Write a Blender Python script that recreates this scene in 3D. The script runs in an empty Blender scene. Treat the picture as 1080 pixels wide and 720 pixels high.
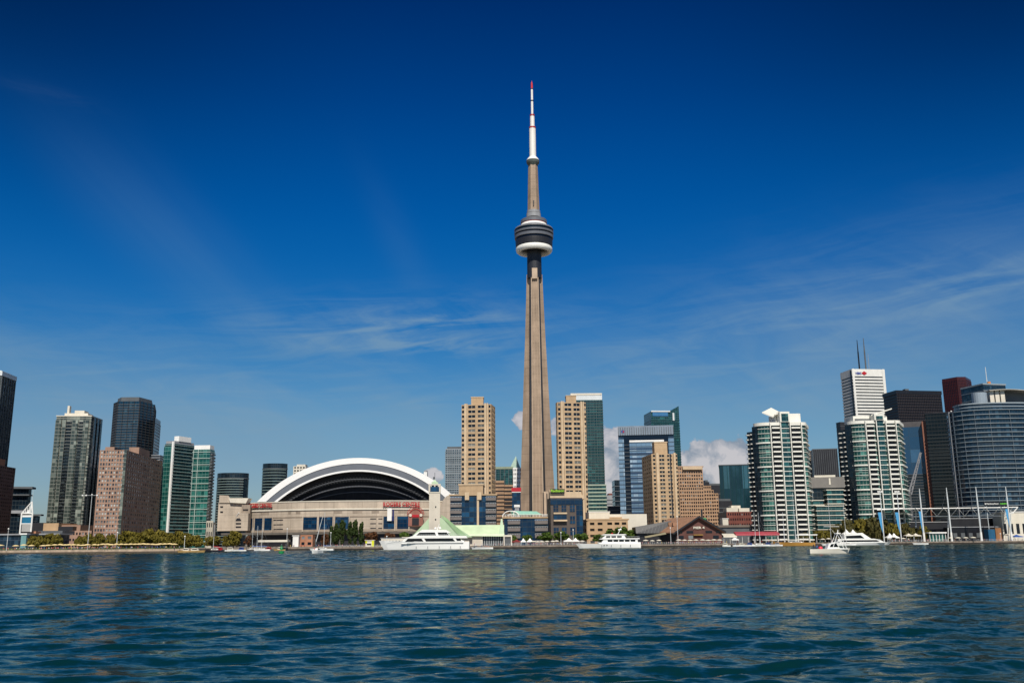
import bpy, math, random
import numpy as np
from mathutils import Vector, Matrix
RD = math.radians
rnd = random.Random(7)
sc = bpy.context.scene
# ------------------------------------------------------------------ camera
F = 979.0
PITCH, ROLL = RD(12.16), RD(0.5)
CAM = Vector((0, 0, 4.0))
_f = Vector((0, math.cos(PITCH), math.sin(PITCH)))
_r0, _u0 = Vector((1, 0, 0)), Vector((0, -math.sin(PITCH), math.cos(PITCH)))
_r = math.cos(ROLL) * _r0 - math.sin(ROLL) * _u0
_u = math.sin(ROLL) * _r0 + math.cos(ROLL) * _u0
cd = bpy.data.cameras.new('camera'); cam = bpy.data.objects.new('camera', cd)
sc.collection.objects.link(cam)
m = Matrix((( _r.x, _u.x, -_f.x, CAM.x), (_r.y, _u.y, -_f.y, CAM.y), (_r.z, _u.z, -_f.z, CAM.z), (0, 0, 0, 1)))
cam.matrix_world = m
cd.sensor_width = 36; cd.lens = F / 1080 * 36
cd.clip_start = 0.2; cd.clip_end = 40000
sc.camera = cam
# ------------------------------------------------------------------ light
SUN_EL, SUN_AZ = RD(46), RD(4.5)          # sun behind the camera, a little to the right
sdir = Vector((math.sin(SUN_AZ) * math.cos(SUN_EL), -math.cos(SUN_AZ) * math.cos(SUN_EL), math.sin(SUN_EL)))
ld = bpy.data.lights.new('sun', 'SUN'); ld.energy = 4.9; ld.angle = RD(0.5); ld.color = (1.0, 0.93, 0.82)
sun = bpy.data.objects.new('sun', ld); sc.collection.objects.link(sun)
sun.rotation_euler = sdir.to_track_quat('Z', 'Y').to_euler()
sc.view_settings.view_transform = 'Standard'; sc.view_settings.look = 'None'
sc.view_settings.gamma = 1; sc.view_settings.exposure = 0.0
w = bpy.data.worlds.new('World'); sc.world = w; w.use_nodes = True
NT = w.node_tree; NT.nodes.clear()

class G:
    """tiny node-graph helper"""
    def __init__(s, nt): s.nt = nt
    def n(s, t, **kw):
        nd = s.nt.nodes.new(t)
        for k, v in kw.items():
            setattr(nd, k, v)
        return nd
    def put(s, nd, i, v):
        if v is None: return
        if isinstance(v, bpy.types.NodeSocket): s.nt.links.new(v, nd.inputs[i])
        else: nd.inputs[i].default_value = v
    def m(s, op, a, b=None, c=None, clamp=False):
        nd = s.n('ShaderNodeMath', operation=op); nd.use_clamp = clamp
        s.put(nd, 0, a); s.put(nd, 1, b); s.put(nd, 2, c)
        return nd.outputs[0]
    def mixc(s, fac, a, b, mode='MIX'):
        nd = s.n('ShaderNodeMix', data_type='RGBA', blend_type=mode)
        s.put(nd, 0, fac)
        s.put(nd, 6, a if isinstance(a, bpy.types.NodeSocket) else (*a, 1)); s.put(nd, 7, b if isinstance(b, bpy.types.NodeSocket) else (*b, 1))
        return nd.outputs[2]
    def noise(s, vec, scale, detail=3, rough=.55, dist=0, dim='3D'):
        nd = s.n('ShaderNodeTexNoise', noise_dimensions=dim)
        s.put(nd, 'Vector', vec); nd.inputs['Scale'].default_value = scale; nd.inputs['Detail'].default_value = detail
        nd.inputs['Roughness'].default_value = rough; nd.inputs['Distortion'].default_value = dist
        return nd.outputs['Fac']
    def comb(s, x, y, z=0.0):
        nd = s.n('ShaderNodeCombineXYZ'); s.put(nd, 0, x); s.put(nd, 1, y); s.put(nd, 2, z); return nd.outputs[0]
    def sep(s, v):
        nd = s.n('ShaderNodeSeparateXYZ'); s.put(nd, 0, v); return nd.outputs
    def mr(s, v, a, b, c=0.0, d=1.0, smooth=False):
        nd = s.n('ShaderNodeMapRange'); nd.interpolation_type = 'SMOOTHSTEP' if smooth else 'LINEAR'
        s.put(nd, 0, v); s.put(nd, 1, a); s.put(nd, 2, b); s.put(nd, 3, c); s.put(nd, 4, d); return nd.outputs[0]
g = G(NT)
sky = g.n('ShaderNodeTexSky', sky_type='NISHITA'); sky.sun_disc = False
sky.sun_elevation = SUN_EL; sky.sun_rotation = math.pi - SUN_AZ     # rotation 0 is +Y, clockwise
sky.altitude = 80; sky.air_density = 1.0; sky.dust_density = 0.35; sky.ozone_density = 3.0
tc = g.n('ShaderNodeTexCoord'); D3 = tc.outputs['Generated']
X, Y, Z = g.sep(D3)
az = g.m('MULTIPLY', g.m('ARCTAN2', X, Y), 180 / math.pi)
el = g.m('MULTIPLY', g.m('ARCSINE', Z), 180 / math.pi)
# polarised clear air: deepens with height; beyond the frame, darkened to cut ambient light
hs = g.n('ShaderNodeHueSaturation'); g.put(hs, 'Color', sky.outputs[0]); hs.inputs['Saturation'].default_value = 1.0
hs.inputs['Hue'].default_value = 0.5; hs.inputs['Value'].default_value = 1.0
pol = g.n('ShaderNodeValToRGB'); g.put(pol, 0, g.mr(el, 0, 45))
cr = pol.color_ramp; cr.interpolation = 'B_SPLINE'
cr.elements[0].position = 0; cr.elements[0].color = (.406, .460, .54, 1)
cr.elements[1].position = 1; cr.elements[1].color = (.004, .06, .15, 1)
for p_, c_ in ((.08, (.42, .540, .640)), (.14, (.35, .560, .680)), (.19, (.24, .530, .700)), (.27, (.050, .435, .740)), (.41, (.003, .375, .800)), (.50, (.001, .335, .76)), (.59, (.0, .26, .66)), (.70, (.0, .18, .50)), (.80, (.0, .10, .36))):
    e = cr.elements.new(p_); e.color = (*c_, 1)
skyc = g.mixc(1.0, hs.outputs[0], pol.outputs[0], 'MULTIPLY')
# darker to either side high up: lens corner falloff put into the sky colour
side_ = g.m('SUBTRACT', 1.0, g.m('MULTIPLY', g.m('MULTIPLY', g.mr(g.m('ABSOLUTE', az), 6, 36, smooth=True), g.mr(el, 14, 32, smooth=True)), .52))
skyc = g.mixc(1.0, skyc, g.comb(side_, side_, side_), 'MULTIPLY')
def ang(px, py):
    d = (px - 540) * _r + (360 - py) * _u + F * _f; d.normalize()
    return math.degrees(math.atan2(d.x, d.y)), math.degrees(math.asin(d.z))
def blob(px, py, sx, sy, amp, rot=0):
    """soft patch of cloud centred on a bearing and an elevation (degrees)"""
    a0, e0 = ang(px, py)
    dx, dy = g.m('SUBTRACT', az, a0), g.m('SUBTRACT', el, e0)
    c, s_ = math.cos(RD(rot)), math.sin(RD(rot))
    u = g.m('ADD', g.m('MULTIPLY', dx, c / sx), g.m('MULTIPLY', dy, s_ / sx))
    v = g.m('ADD', g.m('MULTIPLY', dx, -s_ / sy), g.m('MULTIPLY', dy, c / sy))
    r2 = g.m('ADD', g.m('MULTIPLY', u, u), g.m('MULTIPLY', v, v))
    return g.m('MULTIPLY', g.m('POWER', 2.718, g.m('MULTIPLY', r2, -1)), amp)
def addall(l):
    o = l[0]
    for k in l[1:]: o = g.m('ADD', o, k)
    return o
AE = g.comb(az, el, 0.0)
# cirrus: stretched streaks
strk = g.noise(g.comb(g.m('MULTIPLY', az, .11), g.m('ADD', g.m('MULTIPLY', el, .75), g.m('MULTIPLY', az, -.06)), 0.0), 1.0, 6, .62, .9)
strk3 = g.noise(g.comb(g.m('MULTIPLY', g.m('ADD', az, el), .06), g.m('MULTIPLY', g.m('ADD', az, g.m('MULTIPLY', el, 1.15)), .22), 9.0), 1.0, 4, .5, .3)
strk2 = g.noise(g.comb(g.m('MULTIPLY', az, .10), g.m('ADD', g.m('MULTIPLY', el, .30), g.m('MULTIPLY', az, .16)), 4.0), 1.0, 5, .6, .6)
ci = addall([blob(400, 345, 9, 1.6, .75, 3), blob(460, 366, 5, .5, .7, 2), blob(480, 338, 4, .4, .6, 4), blob(60, 400, 12, 3, .40, -8),
             blob(1040, 300, 6, 1.2, .5, 8), blob(830, 345, 14, 3.5, .42, 10), blob(50, 98, 4, .4, .04, -6), blob(250, 440, 12, 3, .40, 12),
             blob(400, 422, 5, .35, .35, -4), blob(760, 410, 16, 3, .30, 0)])
veil = addall([blob(860, 400, 20, 5, .50, 6), blob(300, 480, 24, 4, .42, 2), blob(70, 440, 11, 4, .50, -6), blob(960, 330, 12, 3, .22, 8)])
cirrus = g.m('MULTIPLY', ci, g.m('ADD', g.mr(strk, .42, .70, 0, 1.2), g.mr(strk2, .38, .75, 0, .7)), clamp=True)
# cumulus low on the horizon
cn = g.noise(AE, .85, 7, .6, .25); cn2 = g.noise(AE, .30, 3, .5)
cu = addall([blob(548, 443, .55, .7, 1.0), blob(590, 448, .9, .8, .8), blob(640, 500, 2.8, 2.5, 1.2), blob(645, 470, 1.4, .9, .7), blob(762, 483, 2.6, 1.2, 1.25),
             blob(735, 510, 3.2, 1.5, .9), blob(457, 502, .8, .6, .95), blob(478, 540, 2, 1.2, .8), blob(20, 560, 3, .8, .3), blob(545, 520, 2.2, .9, .6)])
cm = g.mr(g.m('ADD', cu, g.m('MULTIPLY', g.m('SUBTRACT', cn, .5), 1.7)), .50, .68, smooth=True)
cshade = g.mr(g.m('ADD', g.m('MULTIPLY', g.m('SUBTRACT', cn, cn2), 4.0), g.m('MULTIPLY', cu, .8)), .25, 1.15)
cloudc = g.mixc(cshade, (2.6, 2.9, 3.5), (6.4, 5.9, 5.9))
skyc = g.mixc(g.m('MULTIPLY', g.m('MULTIPLY', veil, g.mr(strk2, .25, .75, .6, 1.0)), .62), skyc, (2.2, 3.2, 4.3))
skyc = g.mixc(g.m('MULTIPLY', cirrus, .66), skyc, (2.1, 3.4, 4.6))
diag = g.m('MULTIPLY', addall([blob(215, 285, 2.0, 8, .30, 48), blob(120, 220, 1.6, 6, .10, 50), blob(430, 275, 1.1, 5, .12, 28), blob(130, 425, 15, 1.8, .50, -14), blob(250, 365, 8, .8, .30, 2)]), g.mr(strk3, .3, .7, .35, 1.0))
skyc = g.mixc(g.m('MULTIPLY', diag, .55), skyc, (1.5, 2.9, 4.3))
skyc = g.mixc(g.m('MULTIPLY', cm, .8), skyc, cloudc)
bg = g.n('ShaderNodeBackground'); g.put(bg, 0, skyc); bg.inputs[1].default_value = 0.10
wo = g.n('ShaderNodeOutputWorld'); NT.links.new(bg.outputs[0], wo.inputs[0])

# ------------------------------------------------------------------ geometry of the place, measured from the photograph
def ray(px, py): return (px - 540) * _r + (360 - py) * _u + F * _f
def P(px, py, D):
    d = ray(px, py); return CAM + d * (D / d.y)
def bear(px, py=572): d = ray(px, py); return d.x / d.y
def gx(px, D, py=572): return bear(px, py) * D
def zt(px, py, D): return P(px, py, D).z
GZ = 1.6                                           # quay level above the water

# ------------------------------------------------------------------ materials
MATS = {}
def newmat(name):
    mt = bpy.data.materials.new(name); mt.use_nodes = True; nt = mt.node_tree; nt.nodes.clear()
    gg = G(nt); b = gg.n('ShaderNodeBsdfPrincipled'); o = gg.n('ShaderNodeOutputMaterial'); nt.links.new(b.outputs[0], o.inputs[0])
    return mt, gg, b
def solid(name, col, rough=.75, var=.18, scale=.12, metal=0.0, streak=True, spec=.4, bump=0, joint=0):
    if name in MATS: return MATS[name]
    mt, gg, b = newmat(name)
    t = gg.n('ShaderNodeTexCoord').outputs['Object']
    x, y, z = gg.sep(t)
    n1 = gg.noise(t, scale, 5, .6)
    v = gg.mr(n1, .3, .7, 1 - var, 1 + var * .5)
    if streak:
        n2 = gg.noise(gg.comb(x, y, gg.m('MULTIPLY', z, .08)), .28, 4, .65)
        v = gg.m('MULTIPLY', v, gg.mr(n2, .3, .72, 1 - var * .8, 1.04))
    if joint:
        v = gg.m('MULTIPLY', v, gg.mr(gg.m('LESS_THAN', gg.m('FRACT', gg.m('DIVIDE', z, joint)), .07), 0, 1, 1, .80))
        v = gg.m('MULTIPLY', v, gg.mr(gg.noise(gg.comb(0, 0, gg.m('FLOOR', gg.m('DIVIDE', z, joint))), 3.7, 0), .3, .7, .93, 1.05))
    c = gg.n('ShaderNodeMix', data_type='RGBA', blend_type='MULTIPLY'); c.inputs[0].default_value = 1
    c.inputs[6].default_value = (*col, 1); cv = gg.comb(v, v, v); gg.put(c, 7, cv)
    gg.put(b, 'Base Color', c.outputs[2]); gg.put(b, 'Roughness', rough); gg.put(b, 'Metallic', metal); gg.put(b, 'Specular IOR Level', spec)
    if bump:
        bp = gg.n('ShaderNodeBump'); gg.put(bp, 'Height', gg.noise(t, 1.5, 5, .6)); bp.inputs['Strength'].default_value = bump; bp.inputs['Distance'].default_value = .2
        gg.put(b, 'Normal', bp.outputs[0])
    MATS[name] = mt; return mt
def curtain(name, dark, light, cw, ch, pl=.25, mull=None, mw=.07, rough=.12, ior=1.5, mh=.10, vert=1.0):
    """curtain wall: panes of cw x ch metres that differ a little (blinds, coatings), thin mullion lines"""
    if name in MATS: return MATS[name]
    mt, gg, b = newmat(name)
    uv = gg.n('ShaderNodeUVMap').outputs[0]; x, y, z = gg.sep(uv)
    fx, fy = gg.m('DIVIDE', x, cw), gg.m('DIVIDE', y, ch)
    ix, iy = gg.m('FLOOR', fx), gg.m('FLOOR', fy)
    wn = gg.n('ShaderNodeTexWhiteNoise', noise_dimensions='2D'); gg.put(wn, 'Vector', gg.comb(ix, iy))
    r1 = wn.outputs['Value']
    big = gg.noise(gg.comb(gg.m('MULTIPLY', x, .03), gg.m('MULTIPLY', y, .02 * vert)), 1, 4, .6)
    lit = gg.mr(gg.m('ADD', gg.m('MULTIPLY', r1, .65), gg.m('MULTIPLY', big, .8)), 1.12 - pl * .7, 1.30 - pl * .3)
    c = gg.mixc(lit, dark, light)
    if mull:
        mx = gg.m('LESS_THAN', gg.m('FRACT', fx), mw); my = gg.m('LESS_THAN', gg.m('FRACT', fy), mh)
        mm = gg.m('MAXIMUM', mx, my); c = gg.mixc(mm, c, mull); gg.put(b, 'Roughness', gg.mr(mm, 0, 1, rough, .5))
    else: gg.put(b, 'Roughness', rough)
    gg.put(b, 'Base Color', c); gg.put(b, 'IOR', ior)
    # every pane is set at a slightly different angle
    geo = gg.n('ShaderNodeNewGeometry')
    vm = gg.n('ShaderNodeVectorMath', operation='SUBTRACT'); gg.put(vm, 0, wn.outputs['Color']); vm.inputs[1].default_value = (.5, .5, .5)
    vs = gg.n('ShaderNodeVectorMath', operation='SCALE'); gg.put(vs, 0, vm.outputs[0]); vs.inputs['Scale'].default_value = .05
    va = gg.n('ShaderNodeVectorMath', operation='ADD'); gg.put(va, 0, geo.outputs['Normal']); gg.put(va, 1, vs.outputs[0])
    vn = gg.n('ShaderNodeVectorMath', operation='NORMALIZE'); gg.put(vn, 0, va.outputs[0]); gg.put(b, 'Normal', vn.outputs[0])
    MATS[name] = mt; return mt
def panes(name, dark, light, pl=.2, rough=.1, ior=1.5):
    if name in MATS: return MATS[name]
    mt, gg, b = newmat(name)
    oi = gg.n('ShaderNodeObjectInfo').outputs['Random']; ri = gg.n('ShaderNodeNewGeometry').outputs['Random Per Island']
    r = gg.m('FRACT', gg.m('ADD', oi, gg.m('MULTIPLY', ri, 7.3)))
    c = gg.mixc(gg.mr(r, 1 - pl * 1.6, 1), dark, light)
    gg.put(b, 'Base Color', c); gg.put(b, 'Roughness', rough); gg.put(b, 'IOR', ior)
    MATS[name] = mt; return mt
def leafm(name, c1, c2):
    if name in MATS: return MATS[name]
    mt, gg, b = newmat(name)
    ri = gg.n('ShaderNodeNewGeometry').outputs['Random Per Island']; oi = gg.n('ShaderNodeObjectInfo').outputs['Random']
    f_ = gg.m('FRACT', gg.m('ADD', ri, oi))
    gg.put(b, 'Base Color', gg.mixc(f_, c1, c2)); gg.put(b, 'Roughness', .7); gg.put(b, 'Specular IOR Level', .2)
    MATS[name] = mt; return mt

# ------------------------------------------------------------------ object helpers
col = sc.collection
def setp(o, label=None, cat=None, group=None, kind=None):
    if label: o['label'] = label
    if cat: o['category'] = cat
    if group: o['group'] = group
    if kind: o['kind'] = kind
    return o
def empty(name, loc, label, cat, group=None, rz=0):
    o = bpy.data.objects.new(name, None); o.empty_display_size = 1; col.objects.link(o)
    o.location = loc; o.rotation_euler = (0, 0, rz); return setp(o, label, cat, group)
class MB:
    def __init__(s): s.v = []; s.f = []; s.mi = []; s.uv = {}
    def face(s, pts, mi=0, uvs=None):
        i = len(s.v); s.v += [tuple(p) for p in pts]; s.f.append(tuple(range(i, i + len(pts)))); s.mi.append(mi)
        if uvs: s.uv[len(s.f) - 1] = uvs
        return s
    def hexa(s, a, b, mi=0):
        """a, b: lower and upper quads (ccw from above)"""
        i = len(s.v); s.v += [tuple(p) for p in a] + [tuple(p) for p in b]
        for q in ((3, 2, 1, 0), (4, 5, 6, 7), (0, 1, 5, 4), (1, 2, 6, 5), (2, 3, 7, 6), (3, 0, 4, 7)):
            s.f.append(tuple(i + k for k in q)); s.mi.append(mi)
        return s
    def box(s, x0, x1, y0, y1, z0, z1, mi=0):
        return s.hexa([(x0, y0, z0), (x1, y0, z0), (x1, y1, z0), (x0, y1, z0)], [(x0, y0, z1), (x1, y0, z1), (x1, y1, z1), (x0, y1, z1)], mi)
    def prism(s, poly, z0, z1, mi=0, top=None):
        n = len(poly); i = len(s.v); t = top or poly
        s.v += [(p[0], p[1], z0) for p in poly] + [(p[0], p[1], z1) for p in t]
        s.f.append(tuple(i + k for k in range(n - 1, -1, -1))); s.mi.append(mi)
        s.f.append(tuple(i + n + k for k in range(n))); s.mi.append(mi)
        L = 0
        for k in range(n):
            j = (k + 1) % n; s.f.append((i + k, i + j, i + n + j, i + n + k)); s.mi.append(mi)
            if n > 8:
                d = math.dist(poly[k], poly[j]); s.uv[len(s.f) - 1] = [(L, z0), (L + d, z0), (L + d, z1), (L, z1)]; L += d
        return s
    def lathe(s, prof, cx=0, cy=0, n=32, mi=0):
        """prof: (r, z) from bottom to top"""
        for (r0, z0), (r1, z1) in zip(prof, prof[1:]):
            for k in range(n):
                a, b = 2 * math.pi * k / n, 2 * math.pi * (k + 1) / n
                q = [(cx + r0 * math.cos(a), cy + r0 * math.sin(a), z0), (cx + r0 * math.cos(b), cy + r0 * math.sin(b), z0),
                     (cx + r1 * math.cos(b), cy + r1 * math.sin(b), z1), (cx + r1 * math.cos(a), cy + r1 * math.sin(a), z1)]
                rm = max(r0, r1)
                if r0 < 1e-6: q = [q[0], q[2], q[3]]
                elif r1 < 1e-6: q = q[:3]
                s.face(q, mi)
        return s
    def tube(s, a, b, r0, r1=None, n=6, mi=0):
        a, b = Vector(a), Vector(b); r1 = r0 if r1 is None else r1
        d = (b - a).normalized(); u = d.orthogonal().normalized(); v = d.cross(u)
        i = len(s.v)
        for c, r in ((a, r0), (b, r1)):
            for k in range(n):
                t = 2 * math.pi * k / n; s.v.append(tuple(c + u * r * math.cos(t) + v * r * math.sin(t)))
        for k in range(n):
            j = (k + 1) % n; s.f.append((i + k, i + j, i + n + j, i + n + k)); s.mi.append(mi)
        s.f.append(tuple(i + k for k in range(n - 1, -1, -1))); s.mi.append(mi)
        s.f.append(tuple(i + n + k for k in range(n))); s.mi.append(mi)
        return s
    def xprof(s, pts, y0, y1, mi=0, taper=0):
        """side profile of (x, z) points (ccw seen from -y) pushed from y0 to y1"""
        n = len(pts); i = len(s.v)
        s.v += [(p[0], y0, p[1]) for p in pts] + [(p[0], y1, p[1]) for p in pts]
        s.f.append(tuple(i + k for k in range(n))); s.mi.append(mi)
        s.f.append(tuple(i + n + k for k in range(n - 1, -1, -1))); s.mi.append(mi)
        for k in range(n):
            j = (k + 1) % n; s.f.append((i + j, i + k, i + n + k, i + n + j)); s.mi.append(mi)
        return s
    def mesh(s, name, mats, off=(0, 0, 0), smooth=False):
        me = bpy.data.meshes.new(name)
        ox, oy, oz = off
        me.from_pydata([(x - ox, y - oy, z - oz) for x, y, z in s.v], [], s.f)
        for mt in (mats if isinstance(mats, (list, tuple)) else [mats]): me.materials.append(mt)
        me.polygons.foreach_set('material_index', s.mi)
        uvl = me.uv_layers.new(name='UVMap'); co = s.v
        for p in me.polygons:
            if p.index in s.uv:
                for li, q in zip(p.loop_indices, s.uv[p.index]): uvl.data[li].uv = q
                continue
            n = p.normal
            if abs(n.z) > .8:
                for li, vi in zip(p.loop_indices, p.vertices): uvl.data[li].uv = (co[vi][0], co[vi][1])
            else:
                l = math.hypot(n.x, n.y) or 1; tx, ty = -n.y / l, n.x / l
                for li, vi in zip(p.loop_indices, p.vertices): uvl.data[li].uv = (co[vi][0] * tx + co[vi][1] * ty, co[vi][2])
        if smooth: me.polygons.foreach_set('use_smooth', [True] * len(me.polygons))
        me.update(); return me
    def build(s, name, mats, parent=None, label=None, cat=None, group=None, kind=None, smooth=False, off=None):
        o0 = parent
        if parent is not None and off is None:
            off = [0, 0, 0]
            q = parent
            while q is not None: off = [off[k] + q.location[k] for k in range(3)]; q = q.parent
        me = s.mesh(name, mats, off or (0, 0, 0), smooth)
        o = bpy.data.objects.new(name, me); col.objects.link(o)
        if parent is not None: o.parent = parent
        return setp(o, label, cat, group, kind)
def copy_tree(o, loc=None, rz=None, label=None, group=None, scale=None, parent=None):
    c = o.copy(); col.objects.link(c)
    if parent is not None: c.parent = parent
    if loc is not None: c.location = loc
    if rz is not None: c.rotation_euler = (0, 0, rz)
    if scale is not None: c.scale = (scale,) * 3 if not isinstance(scale, tuple) else scale
    if label: c['label'] = label
    if group: c['group'] = group
    for ch in list(o.children): copy_tree(ch, parent=c)
    return c
def textmesh(s, size, depth=.15, bold=.02):
    cu = bpy.data.curves.new('t', 'FONT'); cu.body = s; cu.size = size; cu.extrude = depth; cu.offset = bold; cu.align_x = 'CENTER'
    cu.resolution_u = 3
    o = bpy.data.objects.new('t', cu); col.objects.link(o)
    dg = bpy.context.evaluated_depsgraph_get(); me = bpy.data.meshes.new_from_object(o.evaluated_get(dg))
    bpy.data.objects.remove(o); bpy.data.curves.remove(cu); return me
def lettering(name, s, p0, p1, h, mat, parent, label=None, depth=.15, bold=.02):
    """letters standing on the line p0-p1, h tall, fitted to its length, facing the water"""
    me = textmesh(s, 1.0, depth, bold); me.name = name; me.materials.clear(); me.materials.append(mat)
    xs = [v.co.x for v in me.vertices]; ys = [v.co.y for v in me.vertices]
    wx = max(xs) - min(xs); hy = max(ys) - min(ys)
    p0, p1 = Vector(p0), Vector(p1); d = (p1 - p0); L = Vector((d.x, d.y, 0)).length; u = Vector((d.x, d.y, 0)).normalized(); nrm = Vector((u.y, -u.x, 0))
    off = parent.location if parent else Vector()
    for v in me.vertices:
        a = (v.co.x - min(xs)) / wx; b = (v.co.y - min(ys)) / hy; c = v.co.z
        q = p0 + d * a + Vector((0, 0, 1)) * b * h + nrm * (c + depth)
        v.co = q - off
    o = bpy.data.objects.new(name, me); col.objects.link(o); o.parent = parent
    return setp(o, label)

class Fr:
    """a facade's own frame: origin, direction along, outward normal, length"""
    def __init__(s, a, b): s.O = Vector((a[0], a[1])); e = Vector((b[0], b[1])) - s.O; s.L = e.length; s.u = e / s.L; s.n = Vector((s.u.y, -s.u.x))
    def p(s, u, n, z): q = s.O + s.u * u + s.n * n; return (q.x, q.y, z)
    def box(s, mb, u0, u1, z0, z1, n0, n1, mi=0):
        return mb.hexa([s.p(u0, n1, z0), s.p(u1, n1, z0), s.p(u1, n0, z0), s.p(u0, n0, z0)], [s.p(u0, n1, z1), s.p(u1, n1, z1), s.p(u1, n0, z1), s.p(u0, n0, z1)], mi)
def offset(poly, d):
    n = len(poly); out = []
    for i in range(n):
        a, b, c = Vector(poly[i - 1]), Vector(poly[i]), Vector(poly[(i + 1) % n])
        e1, e2 = (b - a).normalized(), (c - b).normalized(); n1, n2 = Vector((e1.y, -e1.x)), Vector((e2.y, -e2.x))
        k = (n1 + n2); k = k / max(.3, 1 + n1.dot(n2)); out.append((b.x + k.x * d, b.y + k.y * d))
    return out
def box_foot(L, M, Rr, D, th=0, front='L'):
    """plan of a rectangular building from the photographed positions of three of its top corners; M is the near corner"""
    th = RD(th); df = Vector((math.cos(th), math.sin(th))); db = Vector((-math.sin(th), math.cos(th)))
    Mw = P(M[0], M[1], D); m2 = Vector((Mw.x, Mw.y))
    def hit(d, pt):
        b = bear(pt[0], pt[1]); return (b * m2.y - m2.x) / (d.x - b * d.y)
    if front == 'L':
        wf = -hit(df, L); ws = hit(db, Rr); f0 = m2 - df * wf; f1 = m2
    else:
        wf = hit(df, Rr); ws = hit(db, L); f0 = m2; f1 = m2 + df * wf
    wf, ws = abs(wf), min(abs(ws), 90)
    q = [f0, f1, f1 + db * ws, f0 + db * ws]
    return [(a.x, a.y) for a in q], Mw.z
def frontal(xl, xr, ytop, D, depth, th=0):
    """plan of a building seen square on"""
    a, b = P(xl, ytop, D), P(xr, ytop, D); t = math.tan(RD(th)); w_ = b.x - a.x
    d = Vector((w_, w_ * t)).normalized(); bk = Vector((-d.y, d.x)) * depth
    q0, q1 = Vector((a.x, D - w_ * t / 2)), Vector((b.x, D + w_ * t / 2))
    return [(q0.x, q0.y), (q1.x, q1.y), (q1.x + bk.x, q1.y + bk.y), (q0.x + bk.x, q0.y + bk.y)], a.z

class Bld:
    def __init__(s, name, label, cat, foot, group=None):
        cx = sum(p[0] for p in foot) / len(foot); cy = sum(p[1] for p in foot) / len(foot)
        s.o = empty(name, (cx, cy, GZ), label, cat, group); s.foot = foot; s.win = []
    def fr(s, i, foot=None): ft = foot or s.foot; return Fr(ft[i], ft[(i + 1) % len(ft)])
    def part(s, mb, name, mat, label=None, smooth=False, kind=None, parent=None):
        if mb.f: return mb.build(name, mat, parent or s.o, label=label, smooth=smooth, kind=kind)
    def core(s, mat, z1, z0=None, foot=None, name='wall', inset=0, label=None):
        ft = foot or s.foot; ft = offset(ft, -inset) if inset else ft
        return s.part(MB().prism(ft, GZ if z0 is None else z0, z1), name, mat, label)
    def grid(s, wall, i, z0, z1, cols, ny, wh=.5, sill=.28, proud=.45, foot=None):
        """wall skin with real openings; cols are (a, b) fractions of the face length; every opening keeps its window"""
        fr = s.fr(i, foot); L = fr.L; fh = (z1 - z0) / ny
        xs = [0.0]
        for a, b in cols: xs += [a * L, b * L]
        xs.append(L)
        for k in range(0, len(xs), 2):
            if xs[k + 1] - xs[k] > .02: fr.box(wall, xs[k], xs[k + 1], z0, z1, -.02, proud)
        for a, b in cols:
            zb = z0
            for j in range(ny):
                z_ = z0 + fh * (j + sill)
                fr.box(wall, a * L, b * L, zb, z_, -.02, proud); zb = z_ + wh * fh
                q = fr.p((a + b) / 2 * L, .06, z_ + wh * fh / 2)
                s.win.append((q, (b - a) * L, wh * fh, fr))
            fr.box(wall, a * L, b * L, zb, z1, -.02, proud)
    def even(s, n, frac, m0=.03):
        st = (1 - 2 * m0) / n; return [(m0 + st * (k + .5 - frac / 2), m0 + st * (k + .5 + frac / 2)) for k in range(n)]
    def windows(s, mat, name='window'):
        if not s.win: return
        c = Vector((0, 0))
        def size(wn):
            q, w_, h_, fr = wn; v = Vector((q[0], q[1])); return -w_ * h_ * max(0.02, -(v.normalized().dot(fr.n))) / v.length_squared
        ws = sorted(s.win, key=size)
        off = s.o.location; cache = {}
        lim = 100
        for q, w_, h_, fr in ws[:lim]:
            key = (round(w_, 2), round(h_, 2), round(fr.u.x, 3), round(fr.u.y, 3))
            if key not in cache:
                mb = MB(); f2 = Fr((0, 0), (fr.u.x, fr.u.y))
                mb.face([f2.p(-w_ / 2, 0, -h_ / 2), f2.p(w_ / 2, 0, -h_ / 2), f2.p(w_ / 2, 0, h_ / 2), f2.p(-w_ / 2, 0, h_ / 2)])
                cache[key] = mb.mesh(name, mat)
            o = bpy.data.objects.new(name, cache[key]); col.objects.link(o); o.parent = s.o
            o.location = (q[0] - off.x, q[1] - off.y, q[2] - off.z)
        if ws[lim:]:
            mb = MB()
            for q, w_, h_, fr in ws[lim:]:
                f2 = Fr((q[0], q[1]), (q[0] + fr.u.x, q[1] + fr.u.y))
                mb.face([f2.p(-w_ / 2, 0, q[2] - h_ / 2), f2.p(w_ / 2, 0, q[2] - h_ / 2), f2.p(w_ / 2, 0, q[2] + h_ / 2), f2.p(-w_ / 2, 0, q[2] + h_ / 2)])
            mb.build('window_field', mat, s.o, kind='stuff')
        s.win = []
    def bands(s, mat, z0, z1, n, h, proud=.3, foot=None, name='floor_band', faces=None, every=1):
        ft = foot or s.foot; fh = (z1 - z0) / n; of = offset(ft, proud)
        for k in range(0, n + 1, every):
            z_ = z0 + fh * k; s.part(MB().prism(of, z_ - h / 2, z_ + h / 2), name, mat)
    def mullions(s, mat, z0, z1, i, n, w_=.25, proud=.4, foot=None, name='mullion', fr_=None):
        fr = s.fr(i, foot); mb = MB()
        for k in range(n + 1):
            u = fr.L * k / n; u = min(max(u, w_ / 2), fr.L - w_ / 2); fr.box(mb, u - w_ / 2, u + w_ / 2, z0, z1, -.02, proud)
        return s.part(mb, name, mat)
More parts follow.
